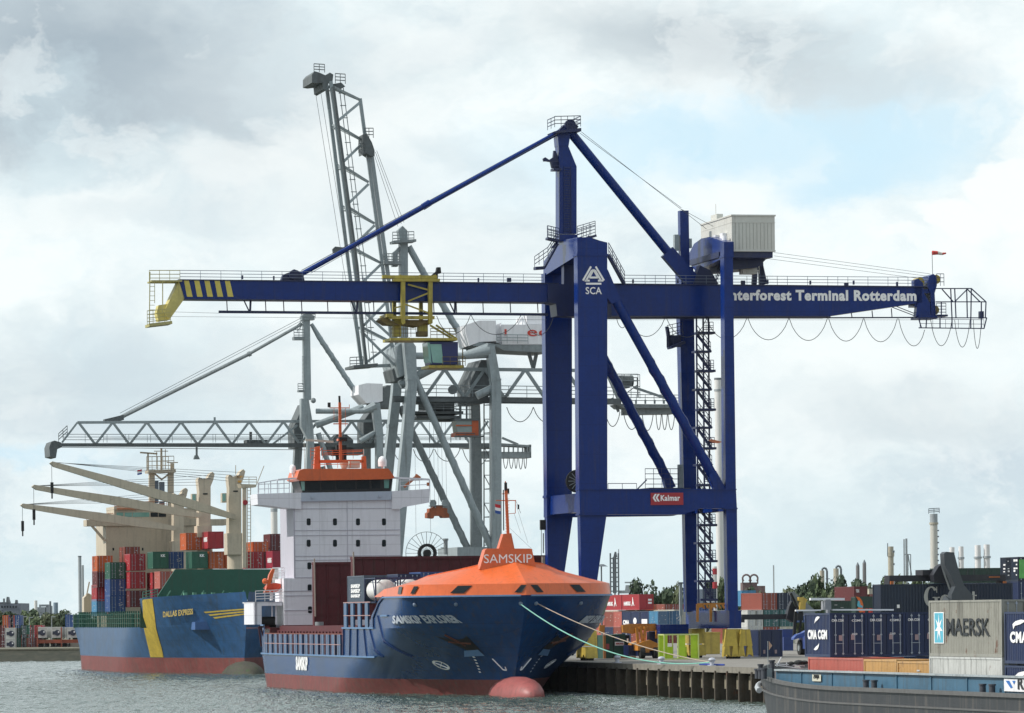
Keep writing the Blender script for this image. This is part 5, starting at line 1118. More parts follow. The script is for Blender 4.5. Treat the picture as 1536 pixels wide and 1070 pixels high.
def cont_body(L, W, H, closed_front=True):
    b = MB(); d = .045
    def wall(P0, P1, nrm, z0, z1):
        P0, P1, nrm = Vector(P0), Vector(P1), Vector(nrm); ln_ = (P1 - P0).length; n = max(4, round(ln_ / .278)); pts = []
        for i in range(n):
            for f, o in ((0, 0), (.28, 0), (.5, 1), (.78, 1)): pts.append(P0.lerp(P1, (i + f) / n) - nrm * (d * o))
        pts.append(P1)
        vs = [(p.x, p.y, z) for p in pts for z in (z0, z1)]; b.add(vs, [(2 * i, 2 * i + 2, 2 * i + 3, 2 * i + 1) for i in range(len(pts) - 1)])
    w, l = W / 2, L / 2
    wall((-w + .02, -l + .1, 0), (-w + .02, l - .1, 0), (-1, 0, 0), .15, H - .1); wall((w - .02, -l + .1, 0), (w - .02, l - .1, 0), (1, 0, 0), .15, H - .1); wall((-w + .1, l - .02, 0), (w - .1, l - .02, 0), (0, 1, 0), .15, H - .1)
    for sx_ in (-1, 1):
        for sy in (-1, 1): b.box(sx_ * w - (.16 if sx_ > 0 else 0), sx_ * w + (0 if sx_ > 0 else .16), sy * l - (.16 if sy > 0 else 0), sy * l + (0 if sy > 0 else .16), 0, H)
        b.box(sx_ * w - (.07 if sx_ > 0 else -.004), sx_ * w + (-.004 if sx_ > 0 else .07), -l + .16, l - .16, H - .11, H - .004); b.box(sx_ * w - (.07 if sx_ > 0 else -.004), sx_ * w + (-.004 if sx_ > 0 else .07), -l + .16, l - .16, .004, .16)
    for sy in (-1, 1): b.box(-w + .16, w - .16, sy * (l - .004) - (.1 if sy > 0 else 0), sy * (l - .004) + (0 if sy > 0 else .1), H - .12, H - .004); b.box(-w + .16, w - .16, sy * (l - .004) - (.1 if sy > 0 else 0), sy * (l - .004) + (0 if sy > 0 else .1), .004, .16)
    b.box(-w + .06, w - .06, -l + .1, l - .1, H - .06, H - .03); b.box(-w + .1, w - .1, -l + .1, l - .1, .12, .15)
    if closed_front: door_geo(b, L, W, H, 0, 2)
    return b
def door_geo(b, L, W, H, k0, k1):
    w, l = W / 2 - .17, L / 2
    for k in range(k0, k1):
        x0, x1 = (-w, -.015) if k == 0 else (.015, w); b.box(x0, x1, -l + .05, -l + .1, .17, H - .13)
        for z in (.28, .30, .5, .7):
            zc = .17 + (H - .3) * z; 
        for j in range(4): z0 = .3 + (H - .6) * j / 4; b.box(x0 + .12, x1 - .12, -l + .03, -l + .05, z0, z0 + (H - .6) / 4 - .12)
def rods_geo(b, L, W, H, k):
    l = L / 2
    for x in ((-.86, -.38) if k == 0 else (.38, .86)):
        x *= W / 2.44; b.tube((x, -l + .0, .12), (x, -l + .0, H - .1), .024, n=6)
        for z in (.2, H * .5, H - .2): b.box(x - .06, x + .06, -l - .01, -l + .03, z - .04, z + .04)
        b.box(x - .03, x + (.4 if x < 0 else -.4) * .8, -l - .015, -l + .005, H * .42, H * .42 + .035) if False else None
    xs = sorted(((-.86, -.38) if k == 0 else (.38, .86))); b.box(xs[0] * W / 2.44 - .05, xs[1] * W / 2.44 + .05, -l - .02, -l + .0, H * .30, H * .30 + .03)
_cb = {}
def cached(key, fn, mats):
    k = (key, tuple(m.name for m in mats))
    if k not in _cb:
        b = fn(); _cb[k] = mesh_of(b.v, b.f, b.mi, mats)
    return _cb[k]
def link(name, me, par=None):
    o = bpy.data.objects.new(name, me); S.collection.objects.link(o)
    if par: o.parent = par; ORG[o.name] = Vector((0, 0, 0))
    return o
class LF:      # dummy frame for meshes written in a container's own axes
    pass
def cont(F, x, y, z, m, label, L=12.19, W=2.44, H=2.59, group=None, rot=0.0, lod=1, texts=(), corner='nl', cat='container', kind=None):
    """x, y = near-left bottom corner of the footprint in frame F; rot 90 puts its long side towards the camera"""
    if rot == 90: cx, cy = x + L / 2, y + W / 2
    else: cx, cy = x + W / 2, y + L / 2
    if lod == 0 or (lod == 1 and not texts):
        def full():
            b = cont_body(L, W, H); b.m = 1; rods_geo(b, L, W, H, 0); rods_geo(b, L, W, H, 1); rr_ = random.Random(len(_cb)); b.m = 2; w_, l_ = W / 2, L / 2
            for k_ in range(7): x0_ = .15 + rr_.random() * .6; z0_ = .4 + rr_.random() * (H - .8); b.add([(x0_, -l_ - .025, z0_), (x0_ + .24, -l_ - .025, z0_), (x0_ + .24, -l_ - .025, z0_ + .08), (x0_, -l_ - .025, z0_ + .09)], [(0, 1, 2, 3)])
            for k_ in range(4): y0_ = l_ - .5 - rr_.random() * (L - 2); z0_ = H * (.2 + .6 * rr_.random()); b.add([(-w_ - .012, y0_, z0_), (-w_ - .012, y0_ - .5, z0_), (-w_ - .012, y0_ - .5, z0_ + .09), (-w_ - .012, y0_, z0_ + .09)], [(0, 1, 2, 3)])
            return b
        o = link('shipping_container', cached(('full', L, W, H, len(_cb) % 4), full, [m, LOCK, CODE]))
    else:
        o = bpy.data.objects.new('shipping_container', None); S.collection.objects.link(o)
    o.location = F.W(cx, cy, z); o.rotation_euler = (0, 0, F.a + radians(rot)); tag(o, label, cat, group); ORG[o.name] = Vector((0, 0, 0))
    if lod == 2 or texts:
        near = lod == 2
        link('body', cached(('body', L, W, H, near), lambda: cont_body(L, W, H, not near), [m]), o)
        if near:
            for k in (0, 1):
                def dg(k=k): b = MB(); door_geo(b, L, W, H, k, k + 1); return b
                def rg(k=k): b = MB(); rods_geo(b, L, W, H, k); return b
                d = link('door', cached(('door', L, W, H, k), dg, [m]), o); link('lock_rod', cached(('rod', L, W, H, k), rg, [LOCK]), d)
        for t in texts:    # (string, side, u0, u1, v0, v1, material, bold)
            s, side, u0, u1, v0, v1, mt, bold = t; b = MB(); w, l = W / 2, L / 2
            if side == 'left': text_flat(b, s, (-w - .01, l - u0 * L, v0 * H), (0, -1, 0), (0, 0, 1), (u1 - u0) * L, (v1 - v0) * H, bold)
            elif side == 'right': text_flat(b, s, (w + .01, -l + u0 * L, v0 * H), (0, 1, 0), (0, 0, 1), (u1 - u0) * L, (v1 - v0) * H, bold)
            else: text_flat(b, s, (-w + u0 * W, -l - .0, v0 * H), (1, 0, 0), (0, 0, 1), (u1 - u0) * W, (v1 - v0) * H, bold)
            b.build('lettering', mt, o)
    return o
def marking(o, quads, m, name='marking'):     # flat quads or polygons in the container's own axes
    b = MB()
    for q in quads: b.add(q, [tuple(range(len(q)))])
    return b.build(name, m, o)
ORD = ['first', 'second', 'third', 'fourth', 'fifth', 'sixth', 'seventh', 'eighth', 'ninth', 'tenth']

# ---- containers on the coaster
DX = SF.q(519, 905, 30)
YC = 33.0
a = SF.q(525, 905.5, YC); w_ = 2.44
XS = SF.q(546, 905, YC)[0]
o = cont(SF, XS, YC, SF.q(546, 905.5, YC)[1], C_SLT, 'slate grey container with stacked white lettering on its side, on the coaster deck', L=9.4, H=2.9, lod=1, texts=[('SAMSKIP', 'left', .24, .78, .56, .70, LETW, .05), ('SAMSKIP', 'left', .24, .78, .38, .53, LETW, .05), ('SAMSKIP', 'left', .24, .78, .22, .34, LETW, .05)])
def tankc(x, y, z, label):
    t = root('tank_container', label, 'tank container', SF, (x + 1.22, y + 3, z)); L, H = 6.06, 2.59
    b = MB(SF)
    for yy in (y, y + L - .14):
        for xx in (x, x + 2.3): b.box(xx, xx + .14, yy, yy + .14, z, z + H)
        for zz in (z, z + H - .14): b.box(x + .14, x + 2.3, yy, yy + .14, zz, zz + .14)
        b.bar((x + .2, yy + .07, z + H - .6), (x + .7, yy + .07, z + H - .1), .09); b.bar((x + 2.2, yy + .07, z + H - .6), (x + 1.7, yy + .07, z + H - .1), .09)
    for xx in (x + .02, x + 2.32):
        for zz in (z + .02, z + H - .12): b.box(xx, xx + .1, y + .14, y + L - .14, zz, zz + .1)
        b.bar((xx + .05, y + .14, z + .1), (xx + .05, y + 1.8, z + H - .1), .08)
    b.build('frame', C_NAV, t); b = MB(SF); c = (x + 1.22, z + 1.3)
    b.tube((c[0], y + .5, c[1]), (c[0], y + L - .5, c[1]), 1.08, n=24); b.tube((c[0], y + .5, c[1]), (c[0], y + .28, c[1]), 1.08, .8, n=24); b.tube((c[0], y + .28, c[1]), (c[0], y + .18, c[1]), .8, .4, n=24); b.build('tank', paint('tank_white', (.72, .72, .70), .35, .06, .3), t, sharp=50)
xt, zt = SF.q(546, 905, YC); tankc(XS, YC - 6.2, zt, 'white cylindrical tank in a navy frame right of the slate container')
tankc(XS + 2.6, YC - 6.0, zt, 'white tank container half hidden behind the orange bow hood of the coaster')
for i, (px, py, m, lb) in enumerate(((597, 898, C_NAV, 'navy container behind the tank containers on the coaster deck'), (631, 895, C_BLU, 'blue container just above the orange bow hood, right of the navy one on the coaster'))):
    x, z = SF.q(px, py, 44); cont(SF, x, 44, z, m, lb, L=6.06)
# ================================================================ blue freighter beyond
dP = Vector((0, 0, HC)) + ray(372, 1006) * 707
DF = Fr(dP.x, dP.y, 12.4)
fs = root('freighter', 'long blue freighter with cream deck cranes and a yellow bow band, at left', 'ship', DF, (0, 60, 0))
DB = 12.0
def dys(z): return lerp_tab([(-1, 3.5), (2, 3.0), (6, 1.5), (12.5, -.8)], z)
def dLe(z): return lerp_tab([(-1, 48), (2.5, 42), (6, 32), (12.5, 22)], z)
def dhb(y, z):
    t = (y - dys(z)) / dLe(z)
    if t <= 0: return 0
    t = min(t, 1); w_ = DB * (1 - (1 - t) ** 2.0)
    if y > 86: k = (y - 86) / 26; w_ *= 1 - (.15 + .5 * max(0, 1 - z / 6)) * k ** 2
    return w_
def dsheet(b, zs, y1, n=60, y0=None, side=(-1, 1), off=0):
    for s in side:
        vs = []; m = len(zs)
        for i in range(n + 1):
            t = (i / n) ** (1.5 if y0 is None else 1)
            for z in zs:
                ya_ = dys(z) if y0 is None else y0; y_ = ya_ + (y1 - ya_) * t; vs.append((s * (dhb(y_, z) + off), y_, z))
        b.add(vs, [(i * m + j, (i + 1) * m + j, (i + 1) * m + j + 1, i * m + j + 1) for i in range(n) for j in range(m - 1)])
YE_ = 107
def dfind_(px, z):
    bb = None
    for k in range(0, 4000):
        y = dys(z) + .05 + k * .02; p = DF.W(-dhb(y, z), y, z); u = 768 + (p.x * cr - (p.z - HC) * sr) / p.y * K
        if bb is None or abs(u - px) < bb[0]: bb = (abs(u - px), y)
    return bb[1]
DBL = paint('freighter_blue', (.022, .078, .185), .32, .35, .6, scale=.12, seam=(2.3, 6.5), bump=.06, bscale=.6, dirt=(.035, .045, .05))
YFW = None
YFW = dfind_(213, 9.0); b = MB(DF); dsheet(b, [-1, 0, 1.2, 2.15], YE_); b.build('boot_topping', REDL, fs, sharp=60)
b = MB(DF); dsheet(b, [2.15, 3.5, 5, 6.6], YE_); dsheet(b, [6.6, 8, 9.2, 10.2], YFW, 26)
zt = 11.2
for s in (-1, 1):
    vs = []
    for i in range(19):
        t = (i / 18) ** 1.5; y_ = dys(10.2) + (YFW - dys(10.2)) * t; vs += [(s * dhb(y_, 10.2), y_, 10.2), (s * dhb(y_, 11.0), y_, 11.55 - .75 * (i / 18))]
    b.add(vs, [(2 * i, 2 * i + 2, 2 * i + 3, 2 * i + 1) for i in range(18)])
b.add([(-dhb(YE_, z), YE_, z) for z in (-1, 6.6)] + [(dhb(YE_, z), YE_, z) for z in (6.6, -1)], [(0, 1, 2, 3)])
dh = b.build('hull', DBL, fs, sharp=60)
b = MB(DF); 
for (z, y0, y1) in ((6.5, 8, YE_ - .5), (9.9, 3, YFW)):
    ysl = fr(y0, y1, 20); b.add([(-(dhb(y, z) - .05), y, z) for y in ysl] + [(dhb(y, z) - .05, y, z) for y in ysl], [(i, i + 1, 22 + i, 21 + i) for i in range(20)])
b.add([(-DB + .1, YFW, 6.5), (DB - .1, YFW, 6.5), (DB - .1, YFW, 9.9), (-DB + .1, YFW, 9.9)], [(0, 1, 2, 3)])
b.build('deck', paint('deck_green', (.015, .07, .05), .6, .2, .3), fs)
b = MB(DF); n, m = 12, 16; vs = []
for i in range(n + 1):
    t = i / n; y = -5 + 16 * t; r = 2.6 * math.sqrt(max(0, 1 - (1 - min(1, t * 2.6)) ** 2))
    for k in range(m): a = 2 * pi * k / m; vs.append((r * cos(a), y, -.9 + r * sin(a)))
b.add(vs, [(i * m + k, i * m + (k + 1) % m, (i + 1) * m + (k + 1) % m, (i + 1) * m + k) for i in range(n) for k in range(m)]); b.build('bulbous_bow', paint('algae_bulb', (.045, .042, .03), .8, .4, .5, scale=.6, dirt=(.03, .06, .015), rust=.5, rustc=(.03, .07, .015)), fs, sharp=80)
def dfind(px, z, side=-1):
    bb = None
    for k in range(0, 6000):
        y = dys(z) + .05 + k * .02; p = DF.W(side * dhb(y, z), y, z); u = 768 + (p.x * cr - (p.z - HC) * sr) / p.y * K
        if bb is None or abs(u - px) < bb[0]: bb = (abs(u - px), y)
    return bb[1]
def dpatch(quad, m, name='marking', nu=8, nv=6, off=.06, th=0):
    """quad of (px, z): tl, tr, br, bl on the starboard side"""
    (a, za), (c, zc), (e_, ze), (g_, zg) = quad; A, C, E, G = (dfind(a, za), za), (dfind(c, zc), zc), (dfind(e_, ze), ze), (dfind(g_, zg), zg); b = MB(DF); vs = []
    for i in range(nu + 1):
        for j in range(nv + 1):
            u, v = i / nu, j / nv; y = (A[0] * (1 - u) + C[0] * u) * (1 - v) + (G[0] * (1 - u) + E[0] * u) * v; z = (A[1] * (1 - u) + C[1] * u) * (1 - v) + (G[1] * (1 - u) + E[1] * u) * v
            vs.append((-(dhb(y, min(z, 11.0)) + off), y, z))
    b.add(vs, [(i * (nv + 1) + j, (i + 1) * (nv + 1) + j, (i + 1) * (nv + 1) + j + 1, i * (nv + 1) + j + 1) for i in range(nu) for j in range(nv)]); return b.build(name, m, dh)
DYEL = paint('band_yellow', (.50, .36, .05), .6, .2, .3)
def zpx(px, py, y=12, x=-8): return DF.q(px, py, y)[1]
dpatch([(214, 10.6), (229, 10.75), (246, 2.2), (226, 2.2)], DYEL)
for i in range(3): dpatch([(306 + i * 7, 8.75 - i * .40), (378, 9.15 - i * .34), (378, 8.96 - i * .34), (309 + i * 7, 8.54 - i * .40)], DYEL)
b = MB(DF); dtab = [(i / 8, dfind(246 + 45 * i / 8, 9.2)) for i in range(9)]
text_map(b, 'DALLAS EXPRESS', lambda u, v, t: (-(dhb(lerp_tab(dtab, u), 9) + .25 + t), lerp_tab(dtab, u), 8.0 + .4 * u + .85 * v), .03); b.build('lettering', paint('worn_yellow_letter', (.36, .27, .07), .6, .2, .2), dh)
# anchor pocket block
yy = dfind(302, 8.0); x0 = -dhb(yy, 8); b = MB(DF); b.box(x0 - 1.0, x0 + 4.5, yy - .6, yy + 3.0, 6.2, 7.3); b.build('anchor_box', paint('box_blue', (.05, .12, .30), .5, .1, .2), fs)
b = MB(DF); b.ball((x0 + 2.6, yy - 1.2, 5.9), .6, 8, 5); b.build('anchor', paint('anchor_rust2', (.25, .07, .03), .8, .2, .2), fs)
# green breakwater and bulwark rails
DG = paint('breakwater_green', (.012, .085, .055), .5, .12, .3)
YB2 = 26
b = MB(DF); b.pp([(263, 854), (410, 854), (410, 900), (243, 900), (236, 895)], YB2, .6); b.build('breakwater', DG, fs)
b = MB(DF)
for px in (250, 270, 300, 330, 360): b.ln(px, 896, px + 6, 886, YB2 - 2, .15)
for px in (276, 290, 304, 318, 345): b.pr(px, 889, px + 5, 893, YB2 - 6, 1)
b.rp(214, 901, 236, 896, YFW - 2, h=1.2, post=1, r=.06); b.build('deck_fitting', paint('fitting_green', (.10, .25, .18), .6, .2, .2), fs)
b = MB(DF)
for s in (-1, 1):
    yl = fr(YFW + 1, YE_ - 1, 36)
    for z0 in (7.2, 7.9, 8.6):
        for a, c in zip(yl, yl[1:]): b.bar((s * dhb(a, 6), a, z0), (s * dhb(c, 6), c, z0), .07)
    for a in yl: b.bar((s * dhb(a, 6), a, 6.5), (s * dhb(a, 6), a, 8.6), .14); b.box(s * (dhb(a, 6) - .9) - .1, s * (dhb(a, 6) - .9) + .1, a, a + .25, 6.5, 9.0)
b.build('side_rail', DG, fs)
# accommodation block
YA = 95
b = MB(DF); xa = DF.q(159, 800, YA)[0]; b.box(xa, 9.5, YA, YA + 12, 6.5, DF.q(300, 785, YA)[1]); b.pr(171, 763, 300, 786, YA, 9); b.pr(130, 780, 340, 788, YA - .3, 4); b.pr(171, 760, 250, 764, YA - .3, 9.3); b.ln(137, 788, 158, 812, YA, .4)
ab = b.build('superstructure', CREAM, fs)
for (p0, p1, m_) in ((175, 185, GLASSG), (187, 198, GLASSG), (199, 224, GLASSG), (226, 237, GLASS), (238, 249, GLASS)):
    b = MB(DF); b.pr(p0, 769, p1, 775.5, YA - .06, .1); b.build('window', m_, ab)
for px in (170, 190, 214):
    b = MB(DF); b.pr(px - 1.2, 822, px + 1.2, 826, YA - .05, .1); b.build('window', GLASS, ab)
b = MB(DF); b.rp(172, 763, 250, 763, YA, h=1.1, post=2, r=.05); b.rp(130, 781, 170, 781, YA - .2, h=1.1, post=1.5, r=.05); b.pr(176, 762, 204, 764.5, YA - .5, .5)
b.build('bridge_rail', paint('orange_rail', (.5, .2, .1), .6, .2, .2), ab)
b = MB(DF)
for px in (227.5, 256): b.ln(px, 765, px, 708, YA + 1, .9)
b.ln(220, 708, 261, 707, YA + 1, .5, 4); b.rp(220, 706, 261, 705, YA, h=2.2, post=.9, r=.06, rows=3); b.ln(231, 710, 243, 720, YA + 1, .25); b.ln(255, 710, 242, 720, YA + 1, .25)
b.ln(242, 705, 242, 673, YA + 1, .3); b.ln(222, 706, 222, 680, YA + 1, .25); b.ln(210, 679, 236, 681, YA + 1, .25); b.ln(235, 704, 235, 678, YA + 1, .12); b.ln(248, 704, 248, 674, YA + 1, .12)
for py in (677, 685, 692): b.ln(231, py, 252, py, YA + 1, .12)
b.ln(250, 694, 267, 694, YA + 1, .15); b.ln(258, 706, 258, 695, YA + 1, .5)
b.build('radar_mast', CREAM, fs)
b = MB(DF); b.pr(231, 721, 238, 735, YA + 1, 1.2); b.pr(240, 723, 247, 738, YA + 1, 1.2); b.pr(229, 748, 238, 755, YA + 1, 1.5); b.pr(240, 752, 247, 758, YA + 1, 1); b.build('loudspeaker', paint('equipment_grey', (.12, .16, .22), .5, .2, .2), fs)
b = MB(DF); b.m = 0
for i, (y0, c) in enumerate(((704.5, 0), (707, 1), (709.5, 2))): b.m = c; b.pp([(206, y0 + 1), (213, y0 - .5), (213, y0 + 2), (206, y0 + 3.5)], YA - 20, .05)
b.build('flag', [paint('flag_red', (.5, .03, .04), .8, .1, 0), WHITE, paint('flag_blue', (.03, .08, .3), .8, .1, 0)], fs)
# three deck cranes: (column left px, right, top, bottom, jib root, jib tip, head shape, plane)
def deck_crane(xl_, xr, yt, yb, jr, jt, Y, wx, cabx, caby, hook):
    b = MB(DF); b.pp([(xl_ + 2, yt + 22), (xl_, yt + 4), (xl_ + 2, yt), (xl_ + 8, yt + 3), (xr - 6, yt + 1), (xr - 3, yt - 5), (xr + 1, yt - 8), (xr + 4, yt - 5), (xr + 2, yt + 4), (xr - 2, yt + 14), (xr - 2, yb), (xl_ + 1, yb)], Y, 2.6)
    c = b.build('crane_column', CREAM, fs)
    b = MB(DF); b.pr(xl_ - 1, (yt + yb) / 2 + 28, xr, yb, Y - .3, 3.2); p = DF.q((xl_ + xr) / 2, yb, Y + 1); b.tube((p[0], Y + 1.3, 6.5), (p[0], Y + 1.3, p[1] + .5), 1.2, n=16); b.build('crane_pedestal', CREAM, c)
    b = MB(DF); b.pr((xl_ + xr) / 2 - 3, yt + 24, (xl_ + xr) / 2 + 4, yt + 26, Y - .06, .1); b.build('vent_slot', GLASS, c)
    b = MB(DF); w_ = 1.3; A, Bq = DF.q(*jr, Y - .6), DF.q(*jt, Y - .6)
    d = Vector((A[0] - Bq[0], 0, A[1] - Bq[1])).normalized(); n_ = Vector((-d.z, 0, d.x))
    A3, B3 = Vector((A[0], 0, A[1])), Vector((Bq[0], 0, Bq[1])); pts = [A3 + n_ * .35, A3 + d * -6 + n_ * .65, A3.lerp(B3, .5) + n_ * .68, B3 + n_ * .25, B3 - n_ * .1 - d * .3, B3 - n_ * .45 + d * .4, A3.lerp(B3, .5) - n_ * .68, A3 + d * -6 - n_ * .65, A3 - n_ * .35]
    b.prism([(p.x, p.z) for p in pts], Y - 1.6, Y - .3); b.build('jib', CREAM, c)
    b = MB(DF)
    for k in range(4): b.ln(jt[0] + 2 + k * 3, jt[1] - 1, xr - 2, yt - 3 + k * 5, Y - .5 + k * .4, .055)
    b.ln(jt[0] + .5, jt[1], jt[0] + 1, hook, Y - 1, .06); b.build('crane_rope', CABLE, c)
    b = MB(DF); p = DF.q(jt[0] + 1, hook, Y - 1); b.box(p[0] - .2, p[0] + .2, Y - 1.3, Y - .7, p[1] - .2, p[1] + 1.4); b.bar((p[0], Y - 1, p[1] - .2), (p[0], Y - 1, p[1] - 1.0), .2); b.build('cargo_hook', BLACK, c)
    if cabx: b = MB(DF); b.pr(cabx, caby, cabx + 7, caby + 14, Y - .8, 1.4); cb_ = b.build('crane_cab', CREAM, c); b = MB(DF); b.pr(cabx + .8, caby + 1, cabx + 5.5, caby + 12, Y - .86, .1); b.build('window', GLASSG, cb_)
deck_crane(342, 364, 712, 832, (352, 776), (77, 695), 34, 0, 333, 740, 738)
deck_crane(297, 318, 716, 806, (300, 774), (50, 730), 62, 0, 288, 741, 778)
deck_crane(259, 278, 740, 828, (262, 793), (33, 758), 90, 0, 0, 0, 795)
b = MB(DF); Yl = 28
b.ln(366.5, 732, 366.5, 852, Yl, .55); b.pp([(360, 726), (385, 727), (384, 731), (363, 732)], Yl - .5, 3); b.rp(362, 727, 385, 727, Yl - .5, h=1.1, post=1, r=.05); b.ln(385, 727, 396, 699, Yl, .1); b.ln(353.5, 712, 353.5, 698, Yl + 6, .1)
b.pr(354, 714, 358, 717, 33.8, .1)
for px in (371, 376): b.ln(px, 732, px, 852, Yl, .1)
for i in range(22): b.ln(371, 736 + i * 5.3, 376, 736 + i * 5.3, Yl, .07)
fm2 = b.build('foremast', CREAM, fs)
b = MB(DF); p = DF.q(368, 754, Yl - .5); b.disc((p[0], Yl - .5, p[1]), .38, .3, 'y', 14); b.build('life_ring', SIGNRED, fm2)
b = MB(DF)
for (x0, x1, y0) in ((355, 358, 714), (360, 364, 714), (357, 363, 721)): b.pr(x0, y0, x1, y0 + 3, 33.8, .1)
b.build('floodlight', paint('lamp_amber', (.6, .3, .05), .5, .1, .1), fm2)
# stern house / crew deck gear at far left
b = MB(DF); b.pp([(126, 897), (133, 890), (138, 893), (141, 920), (126, 921)], 102, 2.5); b.ln(130, 893, 134, 873, 102, .2); b.build('stern_deckhouse', CREAM, fs)
# containers on the freighter: px left, px bottom, colour name, tier text, plane y
def dc(px, pyb, m, label, Y, L=6.06, H=2.59, t=()):
    x, z = DF.q(px, pyb, Y); cont(DF, x, Y, z, m, label, L=L, H=H, group='containers stacked on the blue freighter', texts=t)
FT = 'on the blue freighter'
rows = [
 (146, 858.5, C_ORG, 'orange container topmost of the leftmost stack ' + FT, 84), (146, 881.5, C_DRED, 'dark brown container under the orange one in the leftmost stack ' + FT, 84),
 (145, 902, C_RED, 'red container second from the bottom of the leftmost stack ' + FT, 85), (145, 924, C_LBL, 'light blue container at the bottom of the leftmost stack ' + FT, 85),
 (165, 868.5, C_GRN, 'green container topmost above two blue ones ' + FT, 76), (165, 894, C_BLU, 'blue container directly under the green one at left ' + FT, 76), (165, 919, C_BLU, 'lowest blue container of the green and blue stack at left ' + FT, 76),
 (164, 872, C_CRIM, 'crimson container peeping out left of the green one at left ' + FT, 82.2), (164, 897, C_CRIM, 'crimson container peeping out left of the upper blue one ' + FT, 82.2), (164, 921, C_CRIM, 'crimson container peeping out left of the lowest blue one ' + FT, 82.2),
 (187, 845, C_BRN, 'red-brown container highest behind the red stack ' + FT, 86),
 (195, 856, C_RED, 'bright red container topmost of the all-red stack ' + FT, 72), (195, 883, C_RED, 'bright red container in the middle of the all-red stack ' + FT, 72), (195, 911, C_DRED, 'dark red container at the bottom of the all-red stack ' + FT, 72),
 (229.5, 853, C_GRN, 'green container with pale marks left of the small blue one ' + FT, 64), (252, 853, C_BLU, 'blue container between two green ones ' + FT, 64.5),
 (229, 884, C_RED, 'red container under the left green one with marks ' + FT, 69), (229, 908, C_CRIM, 'crimson container lowest beside the green breakwater ' + FT, 69), (240, 883, C_SAL, 'faded red container behind the slanted end of the green breakwater ' + FT, 52),
 (288, 853, C_GRN, 'green container right of the small blue one, behind the green breakwater ' + FT, 56), (313, 853, C_ORG, 'orange container right of the second green one ' + FT, 57), (338, 853, C_ORG, 'orange container at the foot of the nearest cream crane column ' + FT, 58),
 (279, 825, C_ORG, 'orange container highest left of the red lettered one ' + FT, 62),
 (312, 823, C_RED, 'red container with white lettering, highest in the middle ' + FT, 56),
 (379, 838, C_ORG, 'orange container highest right of the cream crane ' + FT, 66), (372, 853, C_RED, 'red container just right of the cream crane column ' + FT, 62), (386, 853, C_DRED, 'small dark red container between two red ones ' + FT, 64), (409, 852, C_CRIM, 'crimson container with white lettering beside the white tower ' + FT, 50), (405, 826, C_DRED, 'dark red container behind the crimson one by the white tower ' + FT, 70)]
for r_ in rows:
    px, pyb, m, lb, Y = r_
    t = ()
    if m is C_GRN and px in (229.5, 288): t = [('KK', 'end', .5, .8, .68, .84, LETW, .06)]
    if 'white lettering, highest' in lb: t = [('HAMBURG', 'left', .35, .9, .4, .68, LETW, .04)]
    if 'crimson container with white' in lb: t = [('HAMBURG', 'left', .25, .85, .3, .6, LETW, .04)]
    dc(px, pyb, m, lb, Y, t=t)
# ================================================================ inland barge in the foreground
bp_ = Vector((0, 0, HC)) + ray(1503, 986) * 262
BF = Fr(bp_.x, bp_.y, 13.6)     # origin: near-left edge of the lettered grey container, y away
barge = root('barge', 'dark grey inland barge with a blue hold coaming, loaded with containers, at lower right', 'barge', BF, (4, 30, 0))
BL = -2.1; BW = 11.4
BR = BL + BW; BC = (BL + BR) / 2; BWD = BW / 2
ZG = BF.qx(1400, 1038, BL)[1]
ZC = BF.qx(1400, 1012, BL + .9)[1]
BY0, BTIP = 28.0, 49.0     # start of bow curve, bow tip (away)
def bhb(y, z):
    f = max(0, min(1, (z + 1) / (ZG + 1.9))); tip = BTIP - 4.5 * (1 - f)
    if y <= BY0: return BWD
    t = (y - BY0) / (tip - BY0)
    return BWD * math.sqrt(max(0, 1 - t ** 2.3)) if t < 1 else 0
def bzt(y): return ZG + (max(0, y - 22) / 26) ** 2 * 1.05
GREYH = paint('barge_grey', (.027, .029, .033), .5, .3, .6, rust=.12, scale=.25, dirt=(.14, .12, .10), bump=.08, bscale=2)
b = MB(BF); n = 40; ysb = [-60 + (BTIP + 60) * (1 - (1 - i / n) ** 2.2) for i in range(n + 1)]
lv = [0, .25, .5, .7, .85, 1]
for s in (-1, 1):
    vs = []
    for yy in ysb:
        for f in lv:
            z = -1 + (bzt(yy) + 1) * f; tip = BTIP - 4.5 * (1 - f); y_ = min(yy, tip); vs.append((BC + s * bhb(y_, z), y_, z))
    m = len(lv); b.add(vs, [(i * m + j, (i + 1) * m + j, (i + 1) * m + j + 1, i * m + j + 1) for i in range(n) for j in range(m - 1)])
bh = b.build('hull', GREYH, barge, sharp=50)
b = MB(BF)
for s in (-1, 1):
    P = [Vector((BC + s * (bhb(y, bzt(y)) + .05), y, bzt(y) - .02)) for y in ysb]
    for a, c in zip(P, P[1:]): b.bar(a, c, .2, .22, up=Vector((0, 0, 1)))
    P = [Vector((BC + s * (bhb(y, bzt(y)) + .02), y, bzt(y) - .85)) for y in ysb if y < BTIP - 2]
    for a, c in zip(P, P[1:]): b.bar(a, c, .12, .1, up=Vector((0, 0, 1)))
b.build('gunwale', paint('gunwale_grey', (.11, .11, .11), .6, .2, .4), bh)
b = MB(BF); ysl = [y for y in ysb if y < BTIP - .1]; b.add([(BC - bhb(y, bzt(y)) + .03, y, bzt(y) - .25) for y in ysl] + [(BC + bhb(y, bzt(y)) - .03, y, bzt(y) - .25) for y in ysl], [(i, i + 1, len(ysl) + i + 1, len(ysl) + i) for i in range(len(ysl) - 1) if True]); b.build('deck', paint('barge_deck', (.07, .06, .06), .7, .2, .3), barge)
